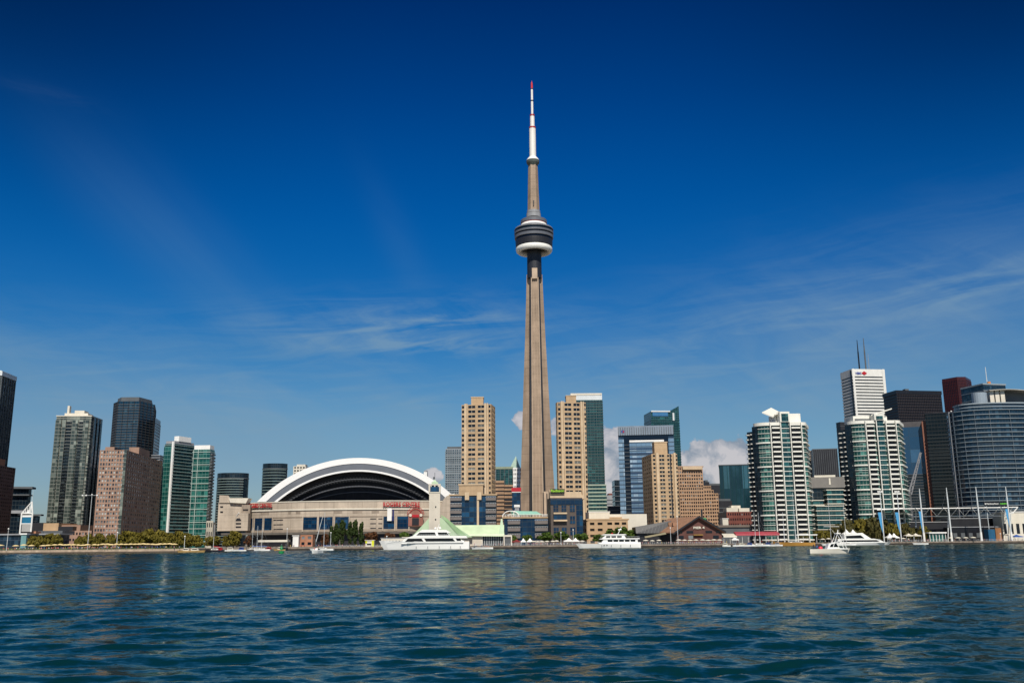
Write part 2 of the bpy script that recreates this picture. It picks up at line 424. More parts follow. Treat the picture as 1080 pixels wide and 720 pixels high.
# ------------------------------------------------------------------ materials in use
beige = solid('beige_concrete', (.49, .35, .215), joint=3.0); beige_lt = solid('pale_rib_concrete', (.60, .46, .31)); brown = solid('brown_brick', (.30, .17, .125), var=.25)
brown_lt = solid('pink_brick', (.36, .225, .165), var=.22); conc = solid('stadium_concrete', (.52, .44, .355), scale=.05, var=.28, joint=5.5); cnc = solid('tower_concrete', (.37, .275, .20), var=.28, scale=.05, joint=9)
cnc_lt = solid('tower_concrete_edge', (.50, .385, .285), var=.2); white = solid('white_paint', (.80, .80, .78), .5, .08); off = solid('cream_concrete', (.66, .62, .53), .7, .1)
dark = solid('dark_cladding', (.025, .025, .03), .4, .2); black = solid('black_steel', (.012, .012, .016), .35, .2); grey = solid('grey_metal', (.30, .31, .33), .5, .15)
dgrey = solid('dark_grey_metal', (.10, .11, .12), .5, .15); steel = solid('pale_steel', (.62, .66, .68), .4, .08); red = solid('red_lettering', (.42, .010, .02), .5, .05, streak=False)
redbrick = solid('red_brick', (.20, .065, .05), .8, .25); maroon = solid('maroon_granite', (.058, .013, .015), .3, .2); green_cu = solid('pale_green_roof', (.44, .58, .40), .6, .12)
tan = solid('tan_stone', (.50, .34, .20)); maroon = maroon; copper = solid('copper_cladding', (.28, .12, .075), .5, .2); mint = solid('mint_roof', (.30, .60, .50), .6, .1)
win = panes('window_glass', (.008, .012, .02), (.24, .26, .27), .10); win_b = panes('blue_window_glass', (.008, .035, .09), (.03, .12, .26), .4)
g_teal = curtain('teal_curtain_wall', (.006, .036, .042), (.03, .15, .155), 3.2, 3.1, .35, (.07, .15, .15), .05, mh=.09)
g_green = curtain('bright_green_curtain_wall', (.006, .062, .056), (.05, .22, .19), 2.6, 3.1, .45, (.16, .30, .27), .05, mh=.08)
g_blue = curtain('blue_curtain_wall', (.007, .020, .038), (.045, .10, .155), 2.2, 3.6, .30, (.03, .05, .08), .06)
g_dark = curtain('dark_curtain_wall', (.006, .013, .022), (.025, .05, .075), 2.4, 3.3, .25, (.02, .03, .035), .08)
g_navy = curtain('navy_glass', (.003, .022, .06), (.012, .075, .17), 3.0, 3.4, .4, (.01, .02, .03), .05)
g_silver = curtain('silver_blue_glass', (.14, .24, .36), (.38, .50, .62), 4.5, 4.0, .5, (.05, .09, .14), .05, mh=.30)
g_condo = curtain('grey_green_glass', (.045, .06, .055), (.32, .36, .31), 2.6, 2.9, .45, (.16, .17, .15), .09, mh=.18)

def roof_boxes(b, foot, z, items, mat):
    """items: (fx, fy, wx, wy, h) as fractions of the plan"""
    f0 = Vector(foot[0]); ex = Vector(foot[1]) - f0; ey = Vector(foot[3]) - f0
    for fx, fy, wx, wy, h in items:
        q = [f0 + ex * a + ey * c for a, c in ((fx, fy), (fx + wx, fy), (fx + wx, fy + wy), (fx, fy + wy))]
        b.part(MB().prism([(p.x, p.y) for p in q], z + .003, z + h), 'plant_room', mat)
def sub(foot, a, c, d0=0.0, d1=1.0):
    f0 = Vector(foot[0]); ex = Vector(foot[1]) - f0; ey = Vector(foot[3]) - f0
    q = [f0 + ex * x + ey * y for x, y in ((a, d0), (c, d0), (c, d1), (a, d1))]
    return [(p.x, p.y) for p in q]

# ------------------------------------------------------------------ land and water
shore = [(-160, 492), (0, 492), (120, 497), (205, 503), (232, 548), (300, 560), (420, 562), (540, 560), (575, 556), (700, 566), (760, 572), (800, 590), (870, 600), (960, 618), (1090, 628), (1300, 640)]
sh = [(gx(px, D), D) for px, D in shore]
sh = [(-9000, 470)] + [(-900, 492)] + sh + [(1500, 660), (9000, 700)]
mb = MB(); n = len(sh)
top = [(x, y, GZ) for x, y in sh] + [(14000, 16000, GZ), (-14000, 16000, GZ)]
mb.face(top)
for (x0, y0), (x1, y1) in zip(sh, sh[1:]): mb.face([(x0, y0, -3), (x1, y1, -3), (x1, y1, GZ), (x0, y0, GZ)])
setp(mb.build('ground', solid('paving', (.24, .21, .175), .9, .3, .03, streak=False)), kind='structure')
# quay edge: pale on the beach side, dark timber on the basin side
mb = MB(); mb2 = MB()
for i, ((x0, y0), (x1, y1)) in enumerate(zip(sh[1:-2], sh[2:-1])):
    t = mb if x1 < gx(225, 500) else mb2
    t.hexa([(x0, y0 - .5, -.5), (x1, y1 - .5, -.5), (x1, y1 + .6, -.5), (x0, y0 + .6, -.5)], [(x0, y0 - .5, GZ + .25), (x1, y1 - .5, GZ + .25), (x1, y1 + .6, GZ + .25), (x0, y0 + .6, GZ + .25)])
mb3 = MB()
for i, ((x0, y0), (x1, y1)) in enumerate(zip(sh[1:-2], sh[2:-1])):
    if x1 < gx(225, 500): mb3.hexa([(x0, y0 - .9, -1), (x1, y1 - .9, -1), (x1, y1 - .51, -1), (x0, y0 - .51, -1)], [(x0, y0 - .9, .75), (x1, y1 - .9, .75), (x1, y1 - .51, .75), (x0, y0 - .51, .75)])
setp(mb3.build('beach_footing', solid('wet_stone', (.10, .075, .055), .5, .4, .4)), kind='structure')
setp(mb.build('beach_kerb', solid('sand_stone', (.46, .36, .27), .9, .35, .5)), kind='structure')
mb4 = MB()
for i, ((x0, y0), (x1, y1)) in enumerate(zip(sh[1:-2], sh[2:-1])):
    if x1 >= gx(225, 500): mb4.hexa([(x0, y0 - .8, .95), (x1, y1 - .8, .95), (x1, y1 - .503, .95), (x0, y0 - .503, .95)], [(x0, y0 - .8, GZ + .27), (x1, y1 - .8, GZ + .27), (x1, y1 - .503, GZ + .27), (x0, y0 - .503, GZ + .27)])
setp(mb4.build('quay_fender', solid('weathered_plank', (.27, .22, .18), .85, .4, .6)), kind='structure')
setp(mb2.build('quay_edge', solid('dark_timber', (.05, .042, .036), .8, .4, .5)), kind='structure')

def water_material():
    mt, gg, b = newmat('lake_water')
    t = gg.n('ShaderNodeTexCoord').outputs['Object']; x, y, z = gg.sep(t)
    v = gg.comb(gg.m('MULTIPLY', x, .55), y, 0)
    big = gg.noise(gg.comb(gg.m('MULTIPLY', x, .012), gg.m('MULTIPLY', y, .03), 0), 1, 4, .6)
    gg.put(b, 'Base Color', gg.mixc(big, (.0008, .020, .026), (.002, .028, .033)))
    b.inputs['IOR'].default_value = 1.333; b.inputs['Roughness'].default_value = .08; b.inputs['Specular IOR Level'].default_value = .36
    # ripples too small for the mesh: slopes taken from noise, stronger where the mesh is coarse
    def slope(vec, scale, det):
        nd = gg.n('ShaderNodeTexNoise'); gg.put(nd, 'Vector', vec); nd.inputs['Scale'].default_value = scale; nd.inputs['Detail'].default_value = det; nd.inputs['Roughness'].default_value = .62
        vm = gg.n('ShaderNodeVectorMath', operation='SUBTRACT'); gg.put(vm, 0, nd.outputs['Color']); vm.inputs[1].default_value = (.5, .5, .5); return vm.outputs[0]
    def scl(vec, k):
        vm = gg.n('ShaderNodeVectorMath', operation='MULTIPLY'); gg.put(vm, 0, vec); gg.put(vm, 1, k); return vm.outputs[0]
    rr = gg.m('SQRT', gg.m('ADD', gg.m('MULTIPLY', x, x), gg.m('MULTIPLY', y, y)))
    kf = gg.mr(rr, 25, 260, .15, 1.7); patch = gg.mr(big, .35, .65, .55, 1.25)
    kf = gg.m('MULTIPLY', kf, patch)
    s1 = slope(gg.comb(gg.m('MULTIPLY', x, .42), y, 0), .55, 5); s2 = slope(gg.comb(gg.m('MULTIPLY', x, .6), y, 5.0), 3.2, 6)
    k2 = gg.m('MULTIPLY', patch, .62)
    geo = gg.n('ShaderNodeNewGeometry')
    a1 = scl(s1, gg.comb(gg.m('MULTIPLY', kf, .32), kf, 0)); a2 = scl(s2, gg.comb(gg.m('MULTIPLY', k2, .4), k2, 0))
    v1 = gg.n('ShaderNodeVectorMath', operation='ADD'); gg.put(v1, 0, a1); gg.put(v1, 1, a2)
    v2 = gg.n('ShaderNodeVectorMath', operation='ADD'); gg.put(v2, 0, v1.outputs[0]); gg.put(v2, 1, geo.outputs['Normal'])
    vn = gg.n('ShaderNodeVectorMath', operation='NORMALIZE'); gg.put(vn, 0, v2.outputs[0])
    gg.put(b, 'Normal', vn.outputs[0])
    # lake water photographed in polarised light: surface reflection weakened and a little green
    b.inputs['Specular IOR Level'].default_value = 0; b.inputs['Roughness'].default_value = 1
    gl = gg.n('ShaderNodeBsdfGlossy'); gl.inputs['Color'].default_value = (.74, .76, .69, 1); gl.inputs['Roughness'].default_value = .09; gg.put(gl, 'Normal', vn.outputs[0])
    fr = gg.n('ShaderNodeFresnel'); fr.inputs[0].default_value = 1.333; gg.put(fr, 'Normal', vn.outputs[0])
    mx = gg.n('ShaderNodeMixShader'); gg.put(mx, 0, fr.outputs[0]); gg.nt.links.new(b.outputs[0], mx.inputs[1]); gg.nt.links.new(gl.outputs[0], mx.inputs[2])
    o_ = [q for q in gg.nt.nodes if q.type == 'OUTPUT_MATERIAL'][0]; gg.nt.links.new(mx.outputs[0], o_.inputs[0]); return mt
wm = water_material()
def water_mesh():
    rl, q_ = [3.0], .0078
    while rl[-1] < 720: rl.append(rl[-1] + min(rl[-1] * q_, .9))
    r = np.array(rl); nr, na = len(r), 760; a = np.linspace(-RD(52), RD(52), na)
    Rr, A = np.meshgrid(r, a, indexing='ij'); Xs, Ys = Rr * np.sin(A), Rr * np.cos(A)
    Ys = Ys - 0.0
    rs = np.random.RandomState(5); Zs = np.zeros_like(Xs); dx = np.zeros_like(Xs); dy = np.zeros_like(Xs)
    spac = np.minimum(Rr * q_, .9)
    for k in range(150):
        lam = 0.45 * (7 / .45) ** rs.rand(); th = rs.normal(0, .45) + RD(8); kk = 2 * math.pi / lam
        amp = .0135 * lam ** .95 / math.sqrt(1 + (lam / 3.0) ** 2.2) * (0.5 + rs.rand()) * .25
        cx, cy = math.sin(th), -math.cos(th); ph = kk * (cx * Xs + cy * Ys) + rs.rand() * 6.28
        fade = np.clip((lam / spac - 2.2) / 3.0, 0, 1) * amp
        Zs += fade * np.cos(ph); dx -= fade * cx * np.sin(ph) * .8; dy -= fade * cy * np.sin(ph) * .8
    gust = .75 + .5 * np.sin(Xs * .021 + 1.3) * np.sin(Ys * .033 + Xs * .008) + .15 * np.sin(Xs * .09 + Ys * .05)
    edge = np.clip((720 - Rr) / 60, 0, 1) * (1 + 1.3 * np.clip((Rr - 50) / 180, 0, 1)); Zs *= gust * edge; Xs = Xs + dx * gust * edge; Ys = Ys + dy * gust * edge
    co = np.stack([Xs, Ys, Zs], -1).reshape(-1, 3)
    idx = np.arange(nr * na).reshape(nr, na)
    q = np.stack([idx[:-1, :-1], idx[1:, :-1], idx[1:, 1:], idx[:-1, 1:]], -1).reshape(-1, 4)[:, ::-1]
    me = bpy.data.meshes.new('water'); me.vertices.add(len(co)); me.vertices.foreach_set('co', co.ravel())
    me.loops.add(q.size); me.loops.foreach_set('vertex_index', q.ravel())
    me.polygons.add(len(q)); me.polygons.foreach_set('loop_start', np.arange(0, q.size, 4)); me.polygons.foreach_set('loop_total', np.full(len(q), 4))
    me.update(calc_edges=True); me.polygons.foreach_set('use_smooth', np.ones(len(q), bool)); me.materials.append(wm)
    o = bpy.data.objects.new('water', me); col.objects.link(o); return setp(o, kind='structure')
water_mesh()
setp(MB().face([(-12000, -12000, -1.2), (12000, -12000, -1.2), (12000, 9000, -1.2), (-12000, 9000, -1.2)]).build('lake_bed_water', wm), kind='structure')
# lawns behind the left beach
mb = MB(); mb.face([(gx(-10, 515), 515, GZ + .3), (gx(190, 515), 515, GZ + .3), (gx(205, 545), 545, GZ + 1.2), (gx(-10, 545), 545, GZ + 1.2)])
setp(mb.build('lawn', solid('grass', (.07, .10, .022), .9, .35, .15, streak=False)), kind='structure')

# ------------------------------------------------------------------ the tall communications tower
TD = 1053.0
def cn_tower():
    tc_ = P(566.7, 538, TD); cx = P(564.5, 270, TD).x; cy = TD
    cx = (tc_.x + P(561.3, 88, TD).x) / 2
    t = empty('communications_tower', (cx, cy, GZ), 'very tall concrete communications tower with round pod and white mast', 'tower')
    Z = lambda y, x=563: P(x, y, TD).z
    def W(px, y): d = ray(563, y); return px * (TD / d.y) * 1.0   # metres for px at this height
    # shaft: three tapering legs round a core
    st = [(575, 22.6), (538, 19.7), (514, 18.1), (480, 16.4), (436, 14.5), (400, 12.9), (358, 10.9), (320, 9.4), (296, 8.5), (270, 7.6)]
    mb = MB(); rings = []; HW = lambda y: W(np.interp(-y, [-a for a, b in st], [b for a, b in st]), y)
    ys = [578, 560, 538, 514, 480, 458, 436, 400, 358, 320, 300, 289]
    def wfront(y): return W(np.interp(y, [268, 540], [3.6, 6.0]), y)
    for y in ys:
        hw = HW(y); z = Z(y); wf = wfront(y); wl = wf * .62
        Lg = (hw - wl * .5) / math.cos(RD(30)); ring = []
        for k, ang_ in enumerate((-90, 30, 150)):
            a = RD(ang_); d = Vector((math.cos(a), math.sin(a))); s_ = Vector((-d.y, d.x)); wd = wf if k == 0 else wl
            core = wf * 1.45
            LL = Lg * (.62 if k == 0 else 1)
            LL = max(LL, core + .6)
            tip = d * LL; root = d * core * .86
            ring += [root - s_ * wd, tip - s_ * wd, tip + s_ * wd, root + s_ * wd]
        rings.append([(cx + p.x, cy + p.y, max(z, GZ)) for p in ring])
    i0 = len(mb.v); n_ = 12
    for rg in rings: mb.v += rg
    for j in range(len(rings) - 1):
        for k in range(n_):
            a, b = i0 + j * n_ + k, i0 + j * n_ + (k + 1) % n_
            mb.f.append((a, b, b + n_, a + n_)); mb.mi.append(0)
    mb.build('shaft', cnc, t)
    # glazed lift shafts in the two front grooves, and the lighter ribs beside them
    gl, rb = MB(), MB()
    for s_ in (-1, 1):
        for y0, y1 in zip(ys, ys[1:]):
            for (a0, a1, dpt, tgt) in ((1.0, 1.42, .72, gl), (.86, 1.0, 1.04, rb), (.30, .36, 1.03, rb)):
                q = []
                for y in (y0, y1):
                    z = max(Z(y), GZ); wf = wfront(y); hw = HW(y); Lg = (hw - wf * .31) / math.cos(RD(30)); LL = max(Lg * .62, wf * 1.45 + .6)
                    yf = cy - LL * dpt - (.35 if tgt is rb else -.6)
                    e = [(cx + s_ * wf * a0, yf, z), (cx + s_ * wf * a1, yf, z), (cx + s_ * wf * a1, yf + 9, z), (cx + s_ * wf * a0, yf + 9, z)]
                    if s_ < 0: e = [e[1], e[0], e[3], e[2]]
                    q.append(e)
                tgt.hexa(q[0], q[1])
    gl.build('lift_shaft', solid('lift_glass', (.035, .033, .035), .25, .2, metal=0), t); rb.build('rib', cnc_lt, t)
    r = lambda px, y: W(px, y)
    # dark sleeve under the pod
    stem = MB().lathe([(r(7.7, 292), Z(294)), (r(7.5, 262), Z(262))], cx, cy, 24); stem.build('pod_stem', solid('dark_stem', (.02, .024, .035), .5, .2), t)
    notch = MB(); notch.box(cx - r(2.8, 290), cx + r(2.8, 290), cy - r(7.7, 288) - 1.2, cy, Z(296), Z(285.0)); notch.build('rib', cnc_lt, t)
    # white radome ring
    mb = MB(); cyl = []
    Rm = r(16.4, 264); a_, b_ = r(2.9, 264), r(3.5, 264) ; zc = Z(263.6)
    prof = [(Rm + a_ * math.cos(q), zc + b_ * math.sin(q)) for q in [math.pi * 2 * k / 16 - math.pi for k in range(17)]]
    mb.lathe(prof, cx, cy, 48); mb.build('radome', solid('radome_fabric', (.80, .80, .76), .5, .06, streak=False), t, smooth=True)
    MB().lathe([(r(7, 264), Z(262.5)), (r(16, 262), Z(262.0))], cx, cy, 40).build('pod_underside', dark, t)
    pod = [('pod_deck', dark, [(15, 262), (19.3, 260.6), (19.6, 256), (19.6, 254.5)]), ('window_ring', solid('pod_glass', (.006, .008, .012), .12, .1, streak=False), [(19.0, 254.5), (19.0, 252.6)]),
           ('pod_deck', solid('pod_grey', (.13, .14, .165), .45, .1), [(17, 252.6), (20.3, 252.4), (20.5, 249.6), (19.2, 249.5)]), ('window_ring', MATS['pod_glass'], [(19.2, 249.5), (19.2, 248.0)]),
           ('pod_deck', MATS['pod_grey'], [(18, 248.0), (20.6, 247.8), (20.7, 245.9), (19.6, 245.8)]), ('window_ring', MATS['pod_glass'], [(19.7, 245.8), (19.9, 243.6)]),
           ('pod_deck', MATS['pod_grey'], [(18, 243.6), (20.7, 243.5), (20.6, 242.9), (15.3, 239.6)]), ('pod_roof', white, [(15.2, 239.7), (14.6, 239.2), (13.4, 237.2), (13.2, 236.8)]),
           ('light_strip', red, [(13.3, 236.9), (13.5, 236.8), (13.5, 236.4), (13, 236.4)]), ('pod_roof', MATS['pod_grey'], [(13, 236.4), (13.9, 236.2), (13.9, 233.3), (13.4, 232.7), (7, 231.4), (0.1, 231.2)])]
    for nm, mt, pr in pod: MB().lathe([(r(p, y), Z(y)) for p, y in pr], cx, cy, 48).build(nm, mt, t)
    # a rail of small antennas and posts round the pod roof
    mb = MB()
    for k in range(36):
        a = 2 * math.pi * k / 36; rr = r(19.6, 243); mb.tube((cx + rr * math.cos(a), cy + rr * math.sin(a), Z(243.2)), (cx + rr * math.cos(a), cy + rr * math.sin(a), Z(241.6)), .22)
    mb.lathe([(r(19.7, 243), Z(242.2)), (r(19.7, 243), Z(241.7))], cx, cy, 36); mb.build('railing', grey, t)
    # upper hexagonal shaft
    mb = MB()
    def hexr(R_, z, rot=0): return [(cx + R_ * math.cos(RD(60 * k + rot)), cy + R_ * math.sin(RD(60 * k + rot)), z) for k in range(6)]
    for (p0, y0), (p1, y1) in (((6.6, 233), (5.9, 210)), ((5.9, 210), (4.9, 174))):
        for k in range(6):
            A0, A1 = hexr(r(p0, y0), Z(y0)), hexr(r(p1, y1), Z(y1)); mb.face([A0[k], A0[(k + 1) % 6], A1[(k + 1) % 6], A1[k]])
    mb.build('upper_shaft', cnc, t)
    MB().box(cx - r(.5, 216), cx + r(.5, 216), cy - r(6.2, 216) - .3, cy, Z(219), Z(213.5)).build('slot', dark, t)
    for y0, y1, p in ((230, 225.8, 7.6), (225.4, 222.8, 7.0)):
        MB().lathe([(r(5, y0), Z(y0)), (r(p, y0), Z(y0 - .2)), (r(p, y1), Z(y1)), (r(4.8, y1), Z(y1 - .3))], cx, cy, 24).build('equipment_collar', grey, t)
    MB().lathe([(r(4.4, 176), Z(175.5)), (r(6.6, 172), Z(172.4)), (r(7.0, 171), Z(170.2)), (r(6.8, 169), Z(169.6))], cx, cy, 24).build('upper_deck', solid('weathered_deck', (.10, .12, .11), .6, .3), t)
    MB().lathe([(r(6.8, 169), Z(169.6)), (r(5.6, 167), Z(167.6)), (r(3.6, 166), Z(165.5))], cx, cy, 24).build('upper_deck', white, t)
    ant = solid('antenna_sleeve', (.78, .76, .72), .5, .06)
    for nm, mt, pr in (('mast', ant, [(3.5, 165.6), (3.4, 136)]), ('mast_band', solid('dull_red_paint', (.36, .03, .03), .5, .1), [(2.5, 136), (3.5, 135.8), (3.5, 134.3), (2, 134)]),
                       ('mast', ant, [(2.4, 134), (2.3, 123)]), ('mast_band', MATS['dull_red_paint'], [(1.2, 123), (2.5, 122.8), (2.4, 121.2), (1, 121)]),
                       ('mast', ant, [(1.25, 121), (1.2, 107.2)]), ('mast_band', dark, [(1.2, 107.2), (1.5, 107), (1.5, 106), (1.1, 106)]), ('mast', ant, [(1.15, 106), (1.1, 94.6)]),
                       ('mast_band', dark, [(1.1, 94.6), (1.3, 94.5), (1.3, 93.8), (1.1, 93.6)]), ('mast_tip', solid('bright_red_paint', (.60, .02, .025), .5, .05), [(1.05, 93.6), (.95, 88.5), (.3, 86.5), (.05, 85)])):
        MB().lathe([(r(p, y), Z(y)) for p, y in pr], cx, cy, 14).build(nm, mt, t)
    return t
cn_tower()
# low concrete wing at the foot of the tower
ft, z = frontal(573.5, 581, 518, 940, 30)
b = Bld('lift_tower_block', 'narrow pale concrete block against the right foot of the tall tower', 'building', ft); b.core(cnc_lt, z)
mbw = MB(); fr = b.fr(0); fr.box(mbw, fr.L * .36, fr.L * .50, 20, z - 2, 0, .2); b.part(mbw, 'slot', dark)

# ------------------------------------------------------------------ far-left group
ft, z = box_foot((-40, 392), (2, 392), (17, 394), 800, 5)
b = Bld('apartment_tower', 'dark glass tower cut by the left edge of the view', 'building', ft); zt_ = P(2, 396, 800).z
b.core(g_condo, zt_); b.bands(dgrey, 60, zt_ - 2, 34, .5, .35)
b.mullions(dgrey, 60, zt_, 1, 6, .7, .8); roof_boxes(b, ft, zt_, [(.55, .1, .4, .7, 5)], white)
mb = MB(); z2 = P(17, 392, 800).z; b.part(MB().prism(offset(sub(ft, .85, 1.0), .8), zt_ + .01, z2 + .6), 'roof_screen', steel)
ft, z = box_foot((-60, 487), (-20, 487), (16.5, 488), 660, 5)
b = Bld('apartment_block', 'dark brown brick slab at the left edge beneath a dark tower', 'building', ft); mb = MB()
b.core(win, z, inset=.0); b.grid(mb, 0, GZ, z, b.even(14, .5), 24, .5); b.grid(mb, 1, GZ, z, b.even(15, .5), 24, .5)
b.part(mb, 'wall_skin', solid('dark_brown_brick', (.15, .09, .08), .8, .25)); b.windows(win); roof_boxes(b, ft, z, [(.86, .3, .12, .4, 5)], solid('orange_brick', (.42, .2, .12)))
# stacked dark slabs behind the marina mast
ft, z = frontal(8, 29, 514, 760, 10, 14)
b = Bld('office_block', 'black building with overhanging flat roofs left of the sail mast', 'building', ft)
b.core(g_dark, z); a = P(20, 540, 760).z
for y0, xl, xr, h in ((513, 5, 32.5, 1.6), (521, 6, 29.5, 1.0), (538, -4, 26, 2.4)):
    f2, zz = frontal(xl, xr, y0, 757, 12, 14); b.part(MB().prism(f2, zz - h, zz), 'roof_slab', dgrey if y0 != 538 else grey)
f2, zz = frontal(22, 39, 544, 750, 7, 14); b.part(MB().prism(f2, GZ, zz), 'wing', g_dark); f2, zz = frontal(20, 42, 542, 749, 9, 14); b.part(MB().prism(f2, zz - 1.2, zz), 'roof_slab', dgrey)
f2, zz = frontal(34, 46, 551, 745, 6, 14); b.part(MB().prism(f2, GZ, zz), 'wing', dark)

# striped grey glass tower
ft, z = box_foot((60, 437.5), (96.5, 439), (107.5, 444.5), 760, 5)
b = Bld('apartment_tower', 'grey green glass tower with white rooftop and striped bays behind tan podium', 'building', ft); b.core(g_condo, z)
nf = 34; b.bands(solid('pale_slab', (.33, .33, .29)), 16, z - 1.5, nf, .45, .25)
gd = curtain('recess_glass', (.010, .014, .02), (.05, .06, .06), 2.4, 2.9, .35, (.03, .035, .04), .08)
fr = b.fr(0)
for (a, c) in ((.0, .16), (.19, .30), (.47, .64), (.80, .95)):
    mb = MB(); fr.box(mb, fr.L * a, fr.L * c, 16, z - 3, 0, 1.4); b.part(mb, 'glazed_bay', g_condo)
for (a, c) in ((.30, .47), (.66, .80)):
    for k in range(nf):
        mb = MB(); z_ = 16 + (z - 19) * k / nf; fr.box(mb, fr.L * a, fr.L * c, z_, z_ + 1.1, 0.26, 1.2); b.part(mb, 'balcony', gd)
fr = b.fr(1)
for a in (.15, .45, .75):
    mb = MB(); fr.box(mb, fr.L * a, fr.L * (a + .16), 12, z, 0, 1.3); b.part(mb, 'glazed_bay', gd)
b.part(MB().prism(offset(ft, .4), z, z + .7), 'parapet', off)
roof_boxes(b, ft, z + .7, [(.15, .2, .68, .5, 2.6), (.42, .25, .28, .4, 5), (.2, .25, .06, .15, 9)], off)
ft, z = frontal(46, 62, 551.5, 700, 30)
b = Bld('podium_building', 'tan windowless podium at the foot of the grey green tower', 'building', ft); b.core(tan, z)
f2, zz = frontal(60, 85, 553.5, 705, 30); b.part(MB().prism(f2, GZ, zz), 'wing', brown_lt)
f2, zz = frontal(61.5, 77, 555, 699, 20); b.part(MB().prism(f2, zz - 3, zz), 'loading_recess', dark)
ft, z = frontal(63, 97, 559.5, 668, 24)
b = Bld('low_brick_building', 'low pink brick building with one window row behind the beach trees', 'building', ft); mb = MB(); b.core(win, z)
b.grid(mb, 0, GZ, z, b.even(10, .55), 3, .42, .3); b.part(mb, 'wall_skin', brown_lt); b.windows(win)

# dark blue tower behind the brick slab
def pts(l, D): return [(bear(px, py) * d, d) for px, py, d in l]
ft = pts([(120.5, 424, 905), (125, 421, 893), (148, 421, 893), (163, 430, 918), (164.5, 432, 960), (121, 424, 965)], 0)
b = Bld('apartment_tower', 'dark blue glass tower rising behind the pink brick slab', 'building', ft); z = P(136, 423, 893).z; b.core(curtain('teal_blue_glass', (.008, .03, .055), (.06, .17, .25), 2.2, 3.6, .35, (.03, .05, .08), .06), z)
b.bands(dgrey, 60, z - 3, 30, .55, .35); b.part(MB().prism(offset(ft, -3), z, z + 4.5), 'plant_room', dgrey)
for i_ in range(4): b.mullions(dark, 50, z, i_, 4, .35, .5)
f2 = pts([(164, 440, 900), (169.5, 444, 925), (169, 444, 970), (160, 444, 970)], 0); zz = P(167, 444, 925).z
b.part(MB().prism(f2, GZ, zz), 'wing', g_dark)
for k in range(28): b.part(MB().prism(offset(f2, .4), 40 + (zz - 42) * k / 28, 40.6 + (zz - 42) * k / 28), 'floor_band', dgrey)

# pink/brown brick slab
ft, z = box_foot((105.5, 476), (133.5, 474.5), (171.5, 485.5), 625, 6)
b = Bld('apartment_block', 'broad pink brick slab with square windows beneath the dark blue tower', 'building', ft); b.core(dark, z - .5)
mb = MB(); b.grid(mb, 0, GZ, z, b.even(9, .62), 24, .60, .2, .4); b.part(mb, 'wall_skin', brown_lt)
mb = MB(); b.grid(mb, 1, GZ, z, b.even(17, .64), 24, .58, .2, .4); b.part(mb, 'wall_skin', brown_lt); win_p = panes('blind_reflection_glass', (.025, .035, .05), (.46, .47, .46), .50)  # pale panes: blinds, with window reflections painted in
b.windows(win_p); roof_boxes(b, ft, z, [(.02, .1, .35, .2, 3), (.55, .35, .40, .3, 5)], brown_lt)
mb = MB(); fr = b.fr(0); fr.box(mb, fr.L - 1.2, fr.L + .4, GZ, z, .41, .8); b.part(mb, 'corner_glazing', g_condo)
# sliver tower
ft, z = box_foot((161, 480), (168, 480), (173, 482), 830, 5)
b = Bld('apartment_tower', 'narrow dark tower with pale balcony edges between brick slab and green tower', 'building', ft); b.core(g_dark, z); b.bands(grey, 20, z, 30, .6, .9)

# green glass twin-volume condominium
ft, z = box_foot((174, 470), (184, 467.5), (205.5, 470), 715, -22)
b = Bld('apartment_tower', 'green glass tower of two volumes with white pier, left of the stadium', 'building', ft); b.core(g_teal, z)
fr0 = b.fr(0); mb = MB(); fr0.box(mb, 0, fr0.L - 1.3, 4, z - 2, 0, .8); b.part(mb, 'green_bay', g_green)
mb = MB(); fr0.box(mb, fr0.L - 1.3, fr0.L + .3, GZ, z + 1.5, 0, 1.3); b.part(mb, 'pier', white)
b.bands(solid('slab_grey_green', (.28, .38, .36)), 8, z - 1, 28, .35, .6)
b.part(MB().prism(offset(ft, -.5), z, z + 2.2), 'parapet', grey); roof_boxes(b, ft, z + 2.2, [(.5, .2, .5, .6, 4)], white)
f2, z2 = frontal(204, 222, 473, 712, 9, -4); z2 = P(214, 472, 700).z
b.part(MB().prism(f2, GZ, z2), 'volume', g_green)
for k in range(15): zz = 6 + (z2 - 8) * k / 14; b.part(MB().prism(offset(f2, .5), zz - .22, zz + .22), 'floor_band', solid('slab_pale_green', (.42, .52, .48)))
b.part(MB().prism(offset(f2, -.4), z2, z2 + 3.2), 'parapet', white); fr = Fr(f2[0], f2[1]); mb = MB(); fr.box(mb, fr.L * .30, fr.L * .325, 5, z2, 0, .7); fr.box(mb, fr.L * .02, fr.L * .04, 5, z2, 0, .7); b.part(mb, 'mullion', MATS['slab_pale_green'])
mb = MB(); fr = Fr(f2[1], f2[2])
for k in range(28): fr.box(mb, 1, 8, 6 + (z2 - 8) * k / 28, 7.2 + (z2 - 8) * k / 28, 0, 1.4)
b.part(mb, 'balcony_stack', dgrey)
# small cream house seen between tower and stadium
ft, z = frontal(218, 225, 550.5, 640, 6)
b = Bld('service_building', 'small cream building between the green tower and the stadium', 'building', ft); sv = solid('service_cream', (.46, .42, .34)); b.core(sv, z); mb = MB(); b.grid(mb, 0, GZ, z + 1, b.even(3, .5), 3, .5); b.part(mb, 'wall_skin', sv); b.windows(win)

